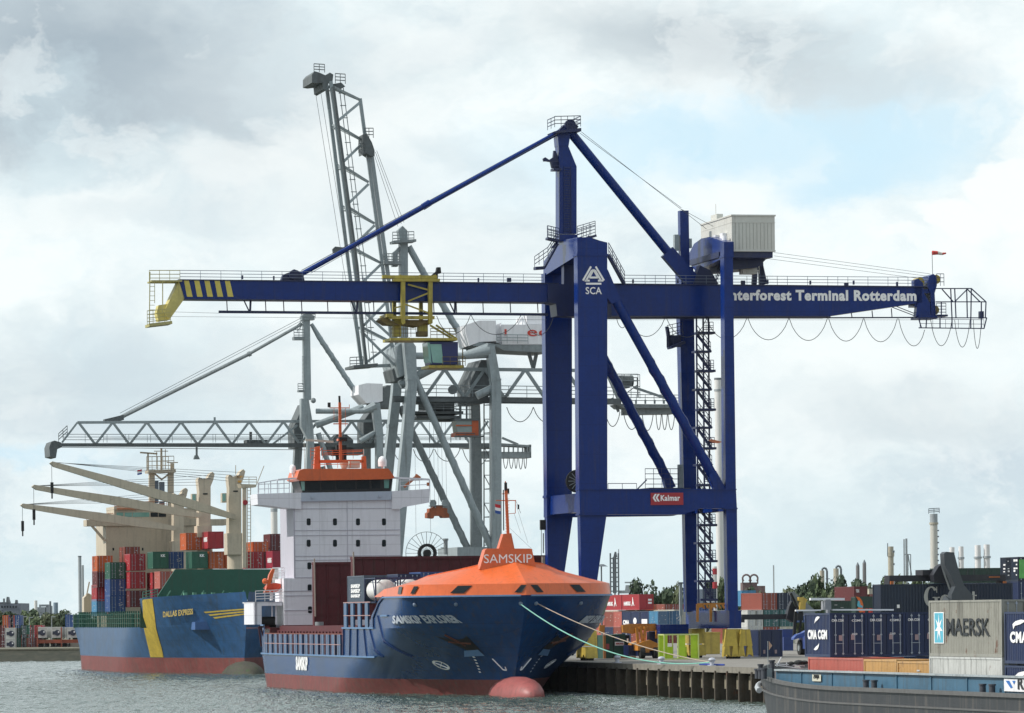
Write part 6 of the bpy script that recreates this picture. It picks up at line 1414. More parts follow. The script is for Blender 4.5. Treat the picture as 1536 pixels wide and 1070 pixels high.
# bow fender tube
b = MB(BF); P = []
for k in range(-14, 15):
    t = k / 14 * 1.35; y = BTIP - 10 + 10.9 * cos(t * .95); s = math.sin(t) ; yy = BTIP + .35 - (abs(t) / 1.35) ** 2 * 9
    hw = bhb(yy, bzt(yy) - .8) + .3 if yy < BTIP else 0
    P.append(Vector((BC + (1 if t > 0 else -1) * hw, yy, bzt(yy) - .9)))
b.path(P, .17, 8); b.build('bow_fender', paint('fender_grey', (.4, .42, .44), .5, .1, .3), barge)
# coaming
CBL = paint('coaming_blue', (.045, .12, .19), .5, .2, .45, rust=.12, scale=.3)
xc = BL + .9; YE = BF.qx(1166, 1008, xc)[0]; b = MB(BF); b.box(xc, xc + .25, -60, YE, ZG - .3, ZC - .05); b.box(BR - 1.15, BR - .9, -60, YE, ZG - .3, ZC - .05); b.box(xc, BR - .9, YE, YE + .25, ZG - .3, ZC - .05)
for y in range(-58, int(YE), 6): b.box(xc - .06, xc, y, y + .14, ZG - .25, ZC - .12)
co = b.build('hold_coaming', CBL, barge)
b = MB(BF); b.box(xc - .18, xc + .3, -60, YE + .1, ZC - .05, ZC + .05); b.box(xc - .1, BR - .8, YE - .1, YE + .3, ZC - .05, ZC + .05); b.box(BR - 1.2, BR - .75, -60, YE - .1, ZC - .05, ZC + .05); b.build('coaming_rail', paint('rail_pale', (.32, .36, .38), .5, .2, .4), co)
b = MB(BF); b.box(xc + .3, BR - 1.2, -60, YE, -.4, -.3); b.build('hold_floor', GREY_D, barge)
# signs
yA, yB = BF.qx(1508, 1033, xc - .02)[0], BF.qx(1580, 1033, xc - .02)[0]
b = MB(BF); b.box(xc - .09, xc - .07, yB, yA, ZG + .14, ZC - .1); sg2 = b.build('company_sign', WHITE, co)
b = MB(BF); Ls = yA - yB; text_flat(b, 'RHINE', (xc - .10, yA - .30 * Ls, ZG + .26), (0, -1, 0), (0, 0, 1), .62 * Ls, .62, .03); b.build('lettering', LETB, sg2)
b = MB(BF); b.add([(xc - .11, yA - .04 * Ls, ZC - .2), (xc - .11, yA - .12 * Ls, ZC - .2), (xc - .11, yA - .19 * Ls, ZG + .35), (xc - .11, yA - .15 * Ls, ZG + .3)], [(0, 1, 2, 3)]); b.add([(xc - .11, yA - .18 * Ls, ZC - .2), (xc - .11, yA - .25 * Ls, ZC - .2), (xc - .11, yA - .22 * Ls, ZG + .5)], [(0, 1, 2)]); b.build('emblem', paint('logo_blue', (.03, .15, .45), .5, .1, 0), sg2)
yA, yB = BF.qx(1220, 1019, xc - .02)[0], BF.qx(1233, 1019, xc - .02)[0]
b = MB(BF); b.box(xc - .09, xc - .07, yB, yA, ZG + .3, ZC - .2); sg3 = b.build('name_plate', paint('plate_cream', (.55, .55, .45), .6, .1, .3), co)
b = MB(BF); text_flat(b, 'ZWIJN', (xc - .10, yA - .3, ZG + .4), (0, -1, 0), (0, 0, 1), (yA - yB) - .6, .28, .02); 
sg3_ = b.build('lettering', LETB, sg3)
# double bollards on the side deck
for px, py in ((1299, 1025), (1474, 1036)):
    y = BF.qx(px, py, BL + .45)[0]; b = MB(BF)
    for dy in (0, 1.5): b.tube((BL + .45, y - dy, ZG - .25), (BL + .45, y - dy, ZG + .42), .17, n=12); b.tube((BL + .45, y - dy, ZG + .42), (BL + .45, y - dy, ZG + .5), .21, n=12)
    b.box(BL + .2, BL + .7, y - 1.8, y + .3, ZG - .25, ZG - .15); b.build('double_bollard', paint('bollard_dark', (.05, .055, .07), .5, .2, .3), barge)
# bow gear
zb = bzt(42) - .25
BX = lambda px, py, y: BF.q(px, py, y)
b = MB(BF)
for px, y, h, r in ((1141, 40, .75, .15), (1158, 38, 1.0, .16), (1136, 38, .5, .16), (1141, 37, .5, .16), (1146, 36, .55, .18)):
    x = BX(px, 1000, y)[0]; b.tube((x, y, zb), (x, y, zb + h), r, n=12); b.tube((x, y, zb + h), (x, y, zb + h + .1), r + .05, n=12)
b.build('mooring_post', paint('bollard_dark', (.05, .055, .07), .5, .2, .3), barge)
x = BX(1152, 1000, 38)[0]; b = MB(BF); b.box(x - .15, x + .2, 37.8, 38.2, zb, zb + .6); b.tube((x, 38, zb + .5), (x, 38, BF.q(1153, 962, 38)[1]), .02, n=6); fl = b.build('jack_staff', GREY_P, barge)
p = BX(1153.5, 968, 38); b = MB(BF); b.prism([(p[0], p[1] + .22), (p[0] + .2, p[1] - .03), (p[0], p[1] - .28)], 37.98, 38.02); b.build('pennant', paint('pennant_beige', (.6, .4, .28), .8, .1, 0), fl)
b = MB(BF)
for p in ((1165, 996, 1207, 999), (1163, 998, 1205, 1003), (1165, 1000, 1172, 986)): b.ln(*p, 34, .06)
for px in (1180, 1195): b.ln(px, 999, px, 994, 34, .06)
b.build('bow_rail', WHITE, barge)
b = MB(BF); x, z = BX(1198, 994, 33); b.ball((x, 33, z), .3, 10, 5, sz=.5); b.ball((x + .4, 33.2, z), .25, 10, 5, sz=.5); b.ball((x - .4, 33.2, z - .05), .2, 8, 5, sz=.6); b.build('rope_heap', BLACK, barge)
# ---- cargo: left stack columns; tiers computed from the picture on the stack face x = 0
def bz(px, py): return BF.qx(px, py, 0)[1]
zT1 = bz(1503, 986.4); hT = bz(1503, 899.4) - zT1       # lettered grey box
yE = BF.qx(1393, 901.4, 0)[0]
LM = yE
STAR = paint('logo_light_blue', (.10, .42, .55), .5, .1, .2)
GRYL = paint('worn_black_letter', (.03, .035, .04), .7, .2, .1)
mk = cont(BF, 0, 0, zT1, C_GRY, 'weathered grey container on the barge with black lettering and a white star on blue', L=LM, H=hT, lod=2, texts=[('MAERSK', 'left', .25, .84, .37, .68, GRYL, .015)], group='containers on the barge')
w_, l_ = 1.22, LM / 2
def lq(u0, u1, v0, v1, o=.014, H=hT, L=LM): return [(-w_ - o, l_ - u0 * L, v0 * H), (-w_ - o, l_ - u1 * L, v0 * H), (-w_ - o, l_ - u1 * L, v1 * H), (-w_ - o, l_ - u0 * L, v1 * H)]
marking(mk, [lq(.075, .215, .23, .79)], LETW, 'emblem_border'); marking(mk, [lq(.085, .205, .245, .775, .02)], STAR, 'emblem')
cu, cv = .147, .51; P = []
for k in range(14):
    r = .26 if k % 2 == 0 else .085; a = pi / 2 + k * pi / 7; P.append((-w_ - .028, l_ - (cu + cos(a) * r * .22) * LM, (cv + sin(a) * r) * hT))
marking(mk, [P], LETW, 'star')
wt = cont(BF, 0, 0, zT1 - hT, C_WHT, 'dirty white container under the lettered grey one on the barge', L=LM, H=hT - .01, lod=2, group='containers on the barge')
# small tiers towards the bow
zR = bz(1295, 987.5)
yR0, yR1 = BF.qx(1295, 990, 0)[0], BF.qx(1212, 988, 0)[0]; yY = BF.qx(1345, 989, 0)[0]
cont(BF, 0, yR0, zR - 2.6, C_SAL, 'faded red container low in the hold in front of the navy stack on the barge', L=yR1 - yR0, H=2.6, group='containers on the barge')
cont(BF, 0, yY + .05, zR - 2.65, C_YEL, 'ochre container low in the hold next to the faded red one on the barge', L=yR0 - yY - .1, H=2.6, group='containers on the barge')
cont(BF, 0, yE + .05, zR - 2.72, C_YEL, 'ochre container low in the hold directly left of the dirty white one on the barge', L=yY - yE - .1, H=2.6, group='containers on the barge')
# navy containers, ends to the camera
yN = BF.qx(1245, 950, 0)[0]; yN1 = BF.qx(1207, 950, 0)[0]; zN1 = bz(1245, 919.8); zN0 = bz(1245, 986)
ISL = LETW
for i in range(3):
    x = i * 2.33
    t = [('CMA CGM', 'left', .14, .90, .40, .62, LETW, .05)] if i == 0 else []
    t += [('CMA CGM', 'end', .05, .36, .80, .86, ISL, .02), ('2210', 'end', .58, .72, .50, .54, ISL, .02), ('CGMU', 'end', .58, .86, .80, .85, ISL, .02)]
    o = cont(BF, x, yN, zN0, C_NAV, ['navy container, leftmost of three on the barge, white lettering on its side', 'navy container in the middle of three side by side on the barge', 'navy container nearest the grey lettered one, rightmost of three side by side on the barge'][i], L=yN1 - yN, W=2.3, H=zN1 - zN0, lod=2, texts=t, group='containers on the barge')
    LL, HH = yN1 - yN, zN1 - zN0
    if i == 0:
        for (u, v, s) in ((.42, .86, 1), (.56, .22, -1)):
            pts = [(-.02, -.10), (.03, -.05), (.10, -.02), (.20, .05), (.12, .07), (.04, .04), (0, -.02)]
            marking(o, [[(-1.165, LL / 2 - (u + a * s * 1.0) * LL, (v + c * s) * HH) for a, c in pts]], LETW, 'emblem')
    marking(o, [[(a, -LL / 2 - .02, z) for a, z in ((x0, z0), (x0 + .22, z0), (x0 + .22, z0 + .32), (x0, z0 + .32))] for x0, z0 in ((-.62, .95), (.12, 1.0))], paint('sticker_pink', (.35, .25, .26), .6, .1, 0), 'sticker')
for i in range(3):
    cont(BF, i * 2.33 + (.0 if i else 2.5), yN + .5, zN0 - 2.62, [C_GRN, C_BRN, C_BLU][i], 'x', L=6.06, W=2.3, H=2.59, group='containers on the barge') if i > 0 else None
for o in list(bpy.data.objects):
    if o.get('label') == 'x': o['label'] = ('red-brown container low in the barge hold under the middle navy one' if o.name not in [k.name for k in bpy.data.objects if str(k.get('label')).startswith('red-brown container low in the barge')] and not any(str(k.get('label')).startswith('red-brown container low in the barge') for k in bpy.data.objects) else 'blue container low in the barge hold under the rightmost navy one')
# nearer stack beyond the right edge
gap = .35
t = [('CMA CGM', 'left', .08, .55, .40, .62, LETW, .05)]
zB = bz(1503, 1000)
n1 = cont(BF, 0.02, -12.19 - gap, bz(1510, 995.5), C_NAV, 'upper navy container with white lettering at the right edge, on the barge', L=12.19, H=bz(1510, 918) - bz(1510, 995.5), lod=2, texts=t, group='containers on the barge')
pts = [(0, -.12), (.02, -.05), (.09, -.02), (.17, .05), (.10, .07), (.03, .04), (-.01, -.02)]
H1 = bz(1510, 918) - bz(1510, 995.5)
marking(n1, [[(-1.235, 6.1 - (.12 + a) * 12.19, (.78 + c) * H1) for a, c in pts]], LETW, 'emblem')
n2 = cont(BF, 0.02, -12.19 - gap, bz(1510, 998) - 2.6, C_NAV, 'navy container below the upper lettered one at the right edge on the barge', L=12.19, H=2.59, texts=[('CMA CGM', 'left', .08, .55, .30, .5, LETW, .05)], group='containers on the barge')
marking(n2, [[(-1.235, 6.1 - (.15 + a) * 12.19, (.82 + c) * 2.59) for a, c in pts]], LETW, 'emblem')
n3 = cont(BF, 3.0, -12.19 - gap, bz(1510, 995.5) + .4, C_GRY, 'grey container with black lettering behind the navy ones at the right edge on the barge', L=12.19, H=hT, texts=[('MAERSK', 'left', .10, .9, .78, .94, GRYL, .03)], group='containers on the barge')
# radar mast of the barge
b = MB(BF); YR = yN - .3 + 4; xr = BF.q(1242, 915, YR)[0]
b.tube((xr, YR, ZG), (xr, YR, BF.q(1242, 915, YR)[1]), .14, n=10); b.pr(1237.5, 902, 1247, 915, YR, .8); b.pr(1239, 899.5, 1246, 903, YR + .1, .5); rm = b.build('radar_mast', paint('radar_grey', (.25, .26, .28), .5, .2, .2), barge)
b = MB(BF); b.ln(1215, 899, 1266, 899, YR + .3, .14, .3); b.ln(1193, 916, 1231, 915.5, YR + .3, .09, .2); b.ln(1248, 915, 1340, 915, YR + .3, .09, .2); b.build('radar_scanner', WHITE, rm)
# ================================================================ yard
G_Y = 'containers stacked in the yard'
def yc(px, pyb, m, label, y, L=12.19, H=2.59, rot=0.0, t=(), snap=None, group=G_Y, W=2.44, lod=1):
    x, z = Q.q(px, pyb, y)
    if snap is not None: z = snap
    return cont(Q, x, y, z, m, label, L=L, H=H, W=W, rot=rot, group=group, texts=t, lod=lod)
T = lambda k: ZQ + .01 + 2.6 * k
# row of short boxes running away from the camera, left of the crane's land leg
y0 = 285; x0 = Q.q(1001, 940, y0)[0]
names = [('blue', C_MID), ('light_blue', C_LBL), ('navy', C_NAV), ('navy', C_NAV), ('navy', C_NAV), ('salmon', C_SAL), ('brown', C_BRN), ('salmon', C_SAL), ('brown', C_SAL)]
lb = ['dark blue container, nearest in the long yard row behind the lime frame', 'lighter blue container second in the long row behind the lime frame', 'navy container with a white square label, third in the row behind the yellow lift truck', 'navy container with a round white mark, between two navy ones in the yard row', 'navy container with white lettering next to a faded red one in the yard row', 'faded red container next to the lettered navy one in the yard row', 'red-brown container between two faded red ones in the yard row', 'faded red container far in the yard row near the ship bow', 'faded red container at the end of the yard row behind the ship bow']
for i, (n_, m) in enumerate(names):
    yy = y0 + i * 6.25; t = []
    if i == 4: t = [('CMA', 'left', .15, .85, .15, .45, LETW, .06)]
    if i == 2: t = []
    o = cont(Q, x0, yy, T(1), [C_MID, C_LBL, C_NAV, C_NAV, C_NAV, C_SAL, C_BRN, C_SAL, C_BRN][i], lb[i], L=6.06, group=G_Y, texts=t, lod=2 if i in (2, 3) else 1)
    if i == 2: marking(o, [[(-1.26, 1.6, .5), (-1.26, -2.2, .5), (-1.26, -2.2, 1.3), (-1.26, 1.6, 1.3)]], LETW, 'label')
    if i == 3: marking(o, [[(-1.26, 1.2 * cos(k * pi / 6), 1.0 + .55 * sin(k * pi / 6)) for k in range(12)]], LETW, 'label')
    cont(Q, x0, yy, T(0), [C_BRN, C_NAV, C_SAL, C_BRN, C_NAV][i % 5], ['red-brown', 'navy', 'faded red', 'red-brown', 'navy'][i % 5] + ' ground-tier container under the ' + ORD[i] + ' box of the long yard row', L=6.06, group='ground tier of the long yard row')
for i in range(4):
    yy = y0 + 6 + i * 12.5
    cont(Q, x0 + 2.7, yy, 8.42 - 2.6, C_CRM, ['pale container top seen just below the orange box, nearest of the pale line', 'pale container top directly under the nearer bright red box', 'pale container top under the farther bright red box', 'pale container top farthest along, beside the ship bow'][i], group=G_Y)
def sym(o, u, v):      # white running-figure style mark
    marking(o, [[(-1.26, u, v + .9), (-1.26, u - .25, v + .9), (-1.26, u - .7, v + .1), (-1.26, u - 1.3, v - .5), (-1.26, u - 1.0, v - .55), (-1.26, u - .4, v - .05), (-1.26, u + .3, v - .6), (-1.26, u + .6, v - .55), (-1.26, u, v + .2)]], LETW, 'emblem')
xr_ = Q.q(959, 916, 305)[0]
o = cont(Q, xr_, 305, 8.44, C_RED, 'bright red container with white mark, top tier, nearer of two behind the ship bow', group=G_Y, texts=[('HAMBURG', 'left', .12, .5, .28, .55, LETW, .04)]); sym(o, -1.5, 1.2)
marking(o, [[(.3, -6.11, z), (.9, -6.11, z), (.9, -6.11, z + .3), (.3, -6.11, z + .3)] for z in (1.0, 1.5)], LETW, 'label')
o = cont(Q, xr_, 317.6, 8.44, C_RED, 'bright red container with white mark, top tier, farther of two behind the ship bow', group=G_Y, texts=[('HAMBURG', 'left', .12, .5, .28, .55, LETW, .04)]); sym(o, -1.5, 1.2)
yc(980, 928, C_ORG, 'small orange container right of the bright red ones in the yard', 380, L=6.06)
yc(997, 928, C_BRN, 'red-brown container far behind, right of the small orange one in the yard', 372, L=6.06); yc(1014, 928, C_BRN, 'red-brown container beside the grey column in the yard background', 384, L=6.06)
yc(997, 939, C_MID, 'teal blue container top above the dark blue one behind the lime frame', 300, L=6.06)
# behind the crane's land legs
o = yc(1054, 906.5, C_SLT, 'dark slate container with pale lettering seen between the blue land legs', 330, L=6.06, t=[('ALPIN', 'end', .2, .85, .1, .35, LETW, .05)])
yc(1050, 934, C_BLU, 'blue container under the dark slate one between the blue land legs', 330, L=6.06)
# right block of the yard
yR = 240
yc(1112.5, 909.5, C_LBL, 'light blue container with pale label, top tier right of the crane land leg', 300, L=6.06, t=[('OOCL', 'end', .2, .85, .25, .5, LETW, .05)])
yc(1142.5, 915, C_BRN, 'red-brown container with its doors to the water, top tier between light blue and navy', yR, snap=T(2), lod=2); yc(1166.5, 915, C_DRK, 'very dark navy container, top tier next to the red-brown one, doors to the water', yR, snap=T(2), lod=2)
yc(1121.5, 940, C_WHT, 'white container with doors to the water, second tier above the dark spreader bar', yR, snap=T(1), lod=2); yc(1146, 940, C_TEAL, 'teal container second tier under the red-brown one right of the crane', yR, snap=T(1)); yc(1170, 940, C_TEAL, 'teal container second tier under the very dark navy one', yR, snap=T(1))
yc(1121.5, 966, C_WHT, 'white container on the ground tier below the dark spreader bar', yR, snap=T(0)); yc(1145.5, 966, C_BRN, 'red container on the ground tier right of the white one below the spreader bar', yR, snap=T(0)); yc(1170, 966, C_CRM, 'cream container on the ground tier left of the lift truck wheel', yR, snap=T(0))
yc(1097, 940, C_CRM, 'pale container second tier at left, half behind the blue land leg', yR + 14, snap=T(1)); yc(1097, 966, C_BRN, 'red-brown container on the ground behind the blue land leg', yR + 14, snap=T(0))
# big navy box on the apron
x, y = Q.qz(1141, 985.5, ZQ + .01)
o = cont(Q, x, y, ZQ + .01, C_NAV, 'dark navy container standing alone on the quay right of the yellow bogies', L=8.0, W=2.5, H=2.95, lod=1, texts=[('T', 'end', .1, .11, .9, .91, C_NAV, 0)])
marking(o, [[(-.95, -4.02, .35), (-.72, -4.02, .35), (-.72, -4.02, .75), (-.95, -4.02, .75)], [(.35, -4.02, .35), (.6, -4.02, .35), (.6, -4.02, .75), (.35, -4.02, .75)]], paint('sticker_pink', (.35, .25, .26), .6, .1, 0), 'sticker')
# yard behind the navy barge boxes
yc(1281, 902.5, C_DRED, 'dark red container with white marks, top tier left of the big navy lifted one', 330, t=[('TEX', 'end', .15, .4, .6, .8, LETW, .04)]); yc(1303.5, 905.5, C_CRM, 'cream container highest just left of the big navy lifted one', 345, L=6.06); yc(1303.5, 914, C_BRN, 'red-brown container under the cream one left of the big navy lifted one', 330)

yc(1242, 925, C_DGR, 'dark green container lying side on below the maroon ones in the yard', 300, rot=90)
yc(1190, 934, C_BLU, 'blue container far back above the barge between the lift truck and the radar', 330, L=6.06)
o = yc(1284, 923, C_DGR, 'dark green container with an orange and blue swoosh and red lettering', 180, rot=90, L=6.06, t=[('CERU', 'end', .1, .11, .1, .11, C_DGR, .0)])
b = MB(Q); yy = 150
pts = [(1284, 895), (1289, 896), (1293, 901), (1295, 908), (1294, 915), (1298, 918), (1290, 919), (1286, 914), (1290, 908), (1288, 901)]
o2 = root('company_board', 'orange and light blue swoosh sign with red lettering behind the navy barge boxes', 'sign', Q, (Q.q(1300, 930, yy)[0], yy, ZQ))
b.pp(pts, yy - .1, .1); b.build('swoosh', paint('swoosh_orange', (.65, .14, .02), .5, .1, 0), o2)
b = MB(Q); b.pp([(1287, 902), (1289, 901), (1291, 908), (1294, 909), (1294, 912), (1288, 911), (1286, 909)], yy - .12, .05); b.build('swoosh', paint('swoosh_blue', (.10, .42, .55), .5, .1, 0), o2)
a, c = Q.q(1295, 923.5, yy - .1), Q.q(1322, 912.5, yy - .1); b = MB(Q); text_flat(b, 'CERU', (a[0], yy - .1, a[1]), (1, 0, 0), (0, 0, 1), c[0] - a[0], c[1] - a[1], .06, shear=.2); b.build('lettering', paint('letter_red', (.55, .05, .03), .5, .05, 0), o2)
b = MB(Q); b.pr(1283, 895, 1324, 930, yy, .15); a = Q.q(1290, 930, yy); 
for px in (1288, 1318): x = Q.q(px, 930, yy)[0]; b.box(x - .08, x + .08, yy, yy + .15, ZQ, a[1])
b.build('panel', C_DGR, o2)
# lifted navy container, its reach stacker
yG = -77; x, z = Q.q(1321, 919, yG); zt_ = Q.q(1400, 876, yG)[1]
gz = zt_ - 2.6
o = cont(Q, x, yG, gz, C_DRK, 'long very dark blue container with big pale serif lettering, lifted by the lift truck', L=12.19, H=2.6, rot=90, texts=[('x', 'left', .1, .101, .1, .11, C_DRK, 0)])
for ch in [c for c in o.children if c.name.startswith('lettering')]: bpy.data.objects.remove(ch)
LETG = paint('pale_serif_letter', (.45, .45, .42), .6, .1, .15)
b = MB()
def ring(cx, cz, rx, rz, wv, wh, a0, a1, n=20):
    for i in range(n):
        a, c = radians(a0 + (a1 - a0) * i / n), radians(a0 + (a1 - a0) * (i + 1) / n)
        f = lambda t, k: (-1.235, -(cx + cos(t) * (rx - (wv if k else 0))), cz + sin(t) * (rz - (wh if k else 0)))
        b.add([f(a, 0), f(c, 0), f(c, 1), f(a, 1)], [(0, 1, 2, 3)])
# container local: long axis y; after rot 90 its -x side faces the camera with -y to the right... marks placed from the left end
LX = lambda px: (Q.q(px, 900, yG)[0] - x) - 12.19 / 2
LZ = lambda py: Q.q(1430, py, yG)[1] - gz
def rt(x0, z0, x1, z1): b.add([(-1.235, -x0, z0), (-1.235, -x1, z0), (-1.235, -x1, z1), (-1.235, -x0, z1)], [(0, 1, 2, 3)])
SC = lambda d: d / 17.0
cx, cz = LX(1397), LZ(895)
ring(cx, cz, .68, .92, .36, .12, 40, 330); rt(cx + .30, cz - .72, cx + .58, cz - .02); rt(cx + .12, cz - .12, cx + .78, cz - .02); rt(cx + .46, cz + .35, cx + .54, cz + .88)
cx, cz = LX(1417.5), LZ(900.8); ring(cx, cz, .46, .52, .24, .12, 0, 320); rt(cx - .3, cz - .02, cx + .44, cz + .06)
cx, cz = LX(1437), LZ(902.5); ring(cx, cz + .25, .3, .27, .13, .08, 30, 270); ring(cx, cz - .22, .3, .28, .13, .08, -150, 90)
cx, cz = LX(1460), LZ(901); rt(cx - .1, cz - .55, cx + .12, cz + .78); rt(cx - .32, cz + .38, cx + .32, cz + .48); ring(cx + .2, cz - .42, .3, .22, .12, .08, 180, 350)
b.build('lettering', LETG, o)
o.rotation_euler = (0, 0, Q.a + radians(90)); 
b = MB(); b.add([(-1.235, 4.6, .5), (-1.235, 4.35, .5), (-1.235, 4.35, .8), (-1.235, 4.6, .8)], [(0, 1, 2, 3)]); b.build('sticker', LETW, o)
def reach_stacker(label, bx, by, armpts, mat_arm, bar_px, bar_y, body_m, yb_, arm_y, name='reach_stacker'):
    r = root(name, label, 'lift truck', Q, (bx, by, ZQ), 'lift trucks on the quay'); r_ = r
    b = MB(Q)
    b.prism([(bx - 1.9, ZQ + .7), (bx + 1.9, ZQ + .7), (bx + 1.9, ZQ + 2.0), (bx + 1.2, ZQ + 2.5), (bx - 1.2, ZQ + 2.5), (bx - 1.9, ZQ + 2.0)], by - 7, by + .5); bd = b.build('chassis', body_m, r)
    b = MB(Q); b.prism([(by - 4.4, ZQ + 2.5), (by - 2.2, ZQ + 2.5), (by - 2.4, ZQ + 4.1), (by - 4.2, ZQ + 4.1)], bx - .9, bx + .9, 'x'); b.build('cab', GLASS, r)
    for s in (-1, 1):
        for yy in (by - 5.6, by - .3):
            b = MB(Q); b.disc((bx + s * 1.75, yy, ZQ + .85), .85, .75, 'x', 22); wh = b.build('wheel', BLACK, r); b = MB(Q); b.disc((bx + s * 1.78, yy, ZQ + .85), .42, .78, 'x', 14); b.build('rim', GREY_M, wh)
    return r
x0, zb_ = Q.q(1440, 899, -90)
rs = reach_stacker('dark grey reach stacker arm rising over the lettered dark blue container', x0 + .2, -90, None, None, None, None, GREY_D, None, None)
DKA = paint('arm_dark_grey', (.055, .065, .075), .45, .1, .2)
b = MB(Q); A = [Q.q(*p, -80) for p in ((1413, 831), (1416, 828), (1428, 829), (1434, 852), (1443, 878), (1456, 893), (1457, 915), (1424, 915), (1424.5, 892), (1430, 880), (1424, 866), (1414, 848))]
b.prism(A, -80.6, -79.4); a = Q.q(1440, 905, -84); b.bar((a[0], -80, a[1]), (x0 + .2, -93, ZQ + 2.6), 1.0, 1.1); b.build('lifting_arm', DKA, rs)
b = MB(Q); b.pp([(1414, 836), (1424, 850), (1429, 866), (1431, 880), (1426, 885), (1418, 862), (1413, 845)], -79.3, .5); b.build('lift_cylinder', GREY_D, rs)
b = MB(Q); b.pr(1334, 863.5, 1509, 871, -76.5, 1.6); b.pr(1384, 855, 1425, 863, -77, 2.2); b.pp([(1400, 863), (1408, 850), (1414, 846), (1424, 850), (1432, 866), (1428, 876), (1402, 873)], -78.2, 1.2)
for px in (1334, 1502): b.pr(px, 871, px + 6, 877, -76.5, 1.6)
b.ln(1452, 853, 1452, 864, -76, .06); b.ln(1461, 853, 1461, 864, -76, .06); spd = b.build('spreader', paint('spreader_black', (.02, .022, .03), .5, .2, .2), rs)
b = MB(Q)
for px in (1338, 1507): b.pr(px - 2, 872, px + 3, 877, -76.7, .3)
b.pr(1484, 865, 1500, 866.5, -76.6, .1); b.build('twist_lock', paint('lock_orange', (.4, .12, .03), .6, .2, .2), spd)
# second reach stacker right of the crane
x0, _ = Q.q(1207, 970, 30)
x0, y1_ = Q.qz(1210, 983, ZQ)
yS = y1_
rs2 = reach_stacker('reach stacker with black spreader bar held low right of the blue crane', x0 + 2.4, yS + 4.5, None, None, None, None, paint('truck_blue', (.03, .06, .22), .45, .1, .2), None, None)
b = MB(Q); b.pr(1113, 922, 1186, 929, yS + 7, 1.5); b.pr(1112, 926, 1117, 934, yS + 7, 1.5); b.pp([(1180, 928), (1184, 910), (1188, 902), (1194, 912), (1196, 930), (1190, 934)], yS + 6.5, 1); b.build('spreader', paint('spreader_black', (.02, .022, .03), .5, .2, .2), rs2)
b = MB(Q); b.pp([(1184, 888), (1191.5, 888), (1223, 916), (1222, 922), (1206, 922), (1196, 906)], yS + 5.5, .8); b.build('lifting_arm', GREY_M, rs2)
b = MB(Q); b.ln(1193.5, 918, 1191, 956, yS + 5, .3); b.ln(1203, 916, 1199, 950, yS + 5, .2); b.pr(1196, 920, 1205, 931, yS + 4.6, .6); b.ln(1186, 890, 1200, 920, yS + 5, .25); b.build('lift_cylinder', BLACK, rs2)
b = MB(Q); b.pp([(1198, 896), (1206, 896), (1211, 900), (1209, 904), (1208, 916), (1199, 916), (1201, 903), (1198, 901)], yS + 4.6, .6); b.build('hose_guard', paint('guard_yellow', (.6, .42, .08), .5, .15, .3), rs2)
b = MB(Q); b.pp([(1191, 957), (1196, 952), (1203, 950), (1210, 946), (1210, 957), (1200, 957), (1191, 960)], yS + 3.4, 1.2); b.build('mudguard', paint('truck_light_blue', (.06, .11, .34), .4, .1, .2), rs2)
b = MB(Q); b.pr(1175.5, 956, 1190, 976, yS + 12, 2.5); b.pr(1174, 944, 1192, 957, yS + 13, 2); b.thing('equipment_skid', paint('truck_blue', (.03, .06, .22), .45, .1, .2), 'dark blue equipment box on the ground between the navy container and the truck wheel', 'equipment')
# orange-yellow container lift truck left of the lime frame
x0, y1_ = Q.qz(972, 988, ZQ); ft = root('lift_truck', 'orange-yellow container lift truck with raised head left of the lime green frame', 'lift truck', Q, (x0, y1_, ZQ), 'lift trucks on the quay'); yS = y1_
b = MB(Q); b.pp([(957, 966), (966, 962), (975, 960), (988, 966), (989, 976), (957, 976)], yS, 4.5); b.pr(963, 976, 974, 979, yS - .1, 1); b.build('chassis', ORANGE2, ft)
b = MB(Q); b.pr(945, 968, 957, 984, yS + 2, 3); b.pr(957, 976, 990, 984, yS + .6, 3.5); b.pr(974, 948, 986, 966, yS + 1.5, 1.2); b.build('engine_body', BLUE_D, ft)
for px in (963, 983):
    for dy in (.2, 3.6): b = MB(Q); xx = Q.q(px, 980, yS + dy)[0]; b.disc((xx, yS + dy, ZQ + .62), .62, .5, 'x', 18); b.build('wheel', BLACK, ft)
b = MB(Q); b.pp([(934, 938), (945, 936), (965, 937), (966, 945), (950, 951), (935, 949)], yS + 1, 1); b.pr(971, 939, 988, 947, yS + 1, 1); b.pr(945, 936, 985, 941, yS + 1.2, .8); b.build('spreader_head', ORANGE2, ft)
b = MB(Q)
for p in ((955, 942, 957, 965), (960, 940, 964, 962), (985.5, 945, 985, 958), (968, 940, 966, 962)): b.ln(*p, yS + .6, .28)
b.ln(900, 950, 901, 938, yS + 4, .3); b.ln(904, 950, 905, 938, yS + 4, .3); b.build('mast', ORANGE2, ft)
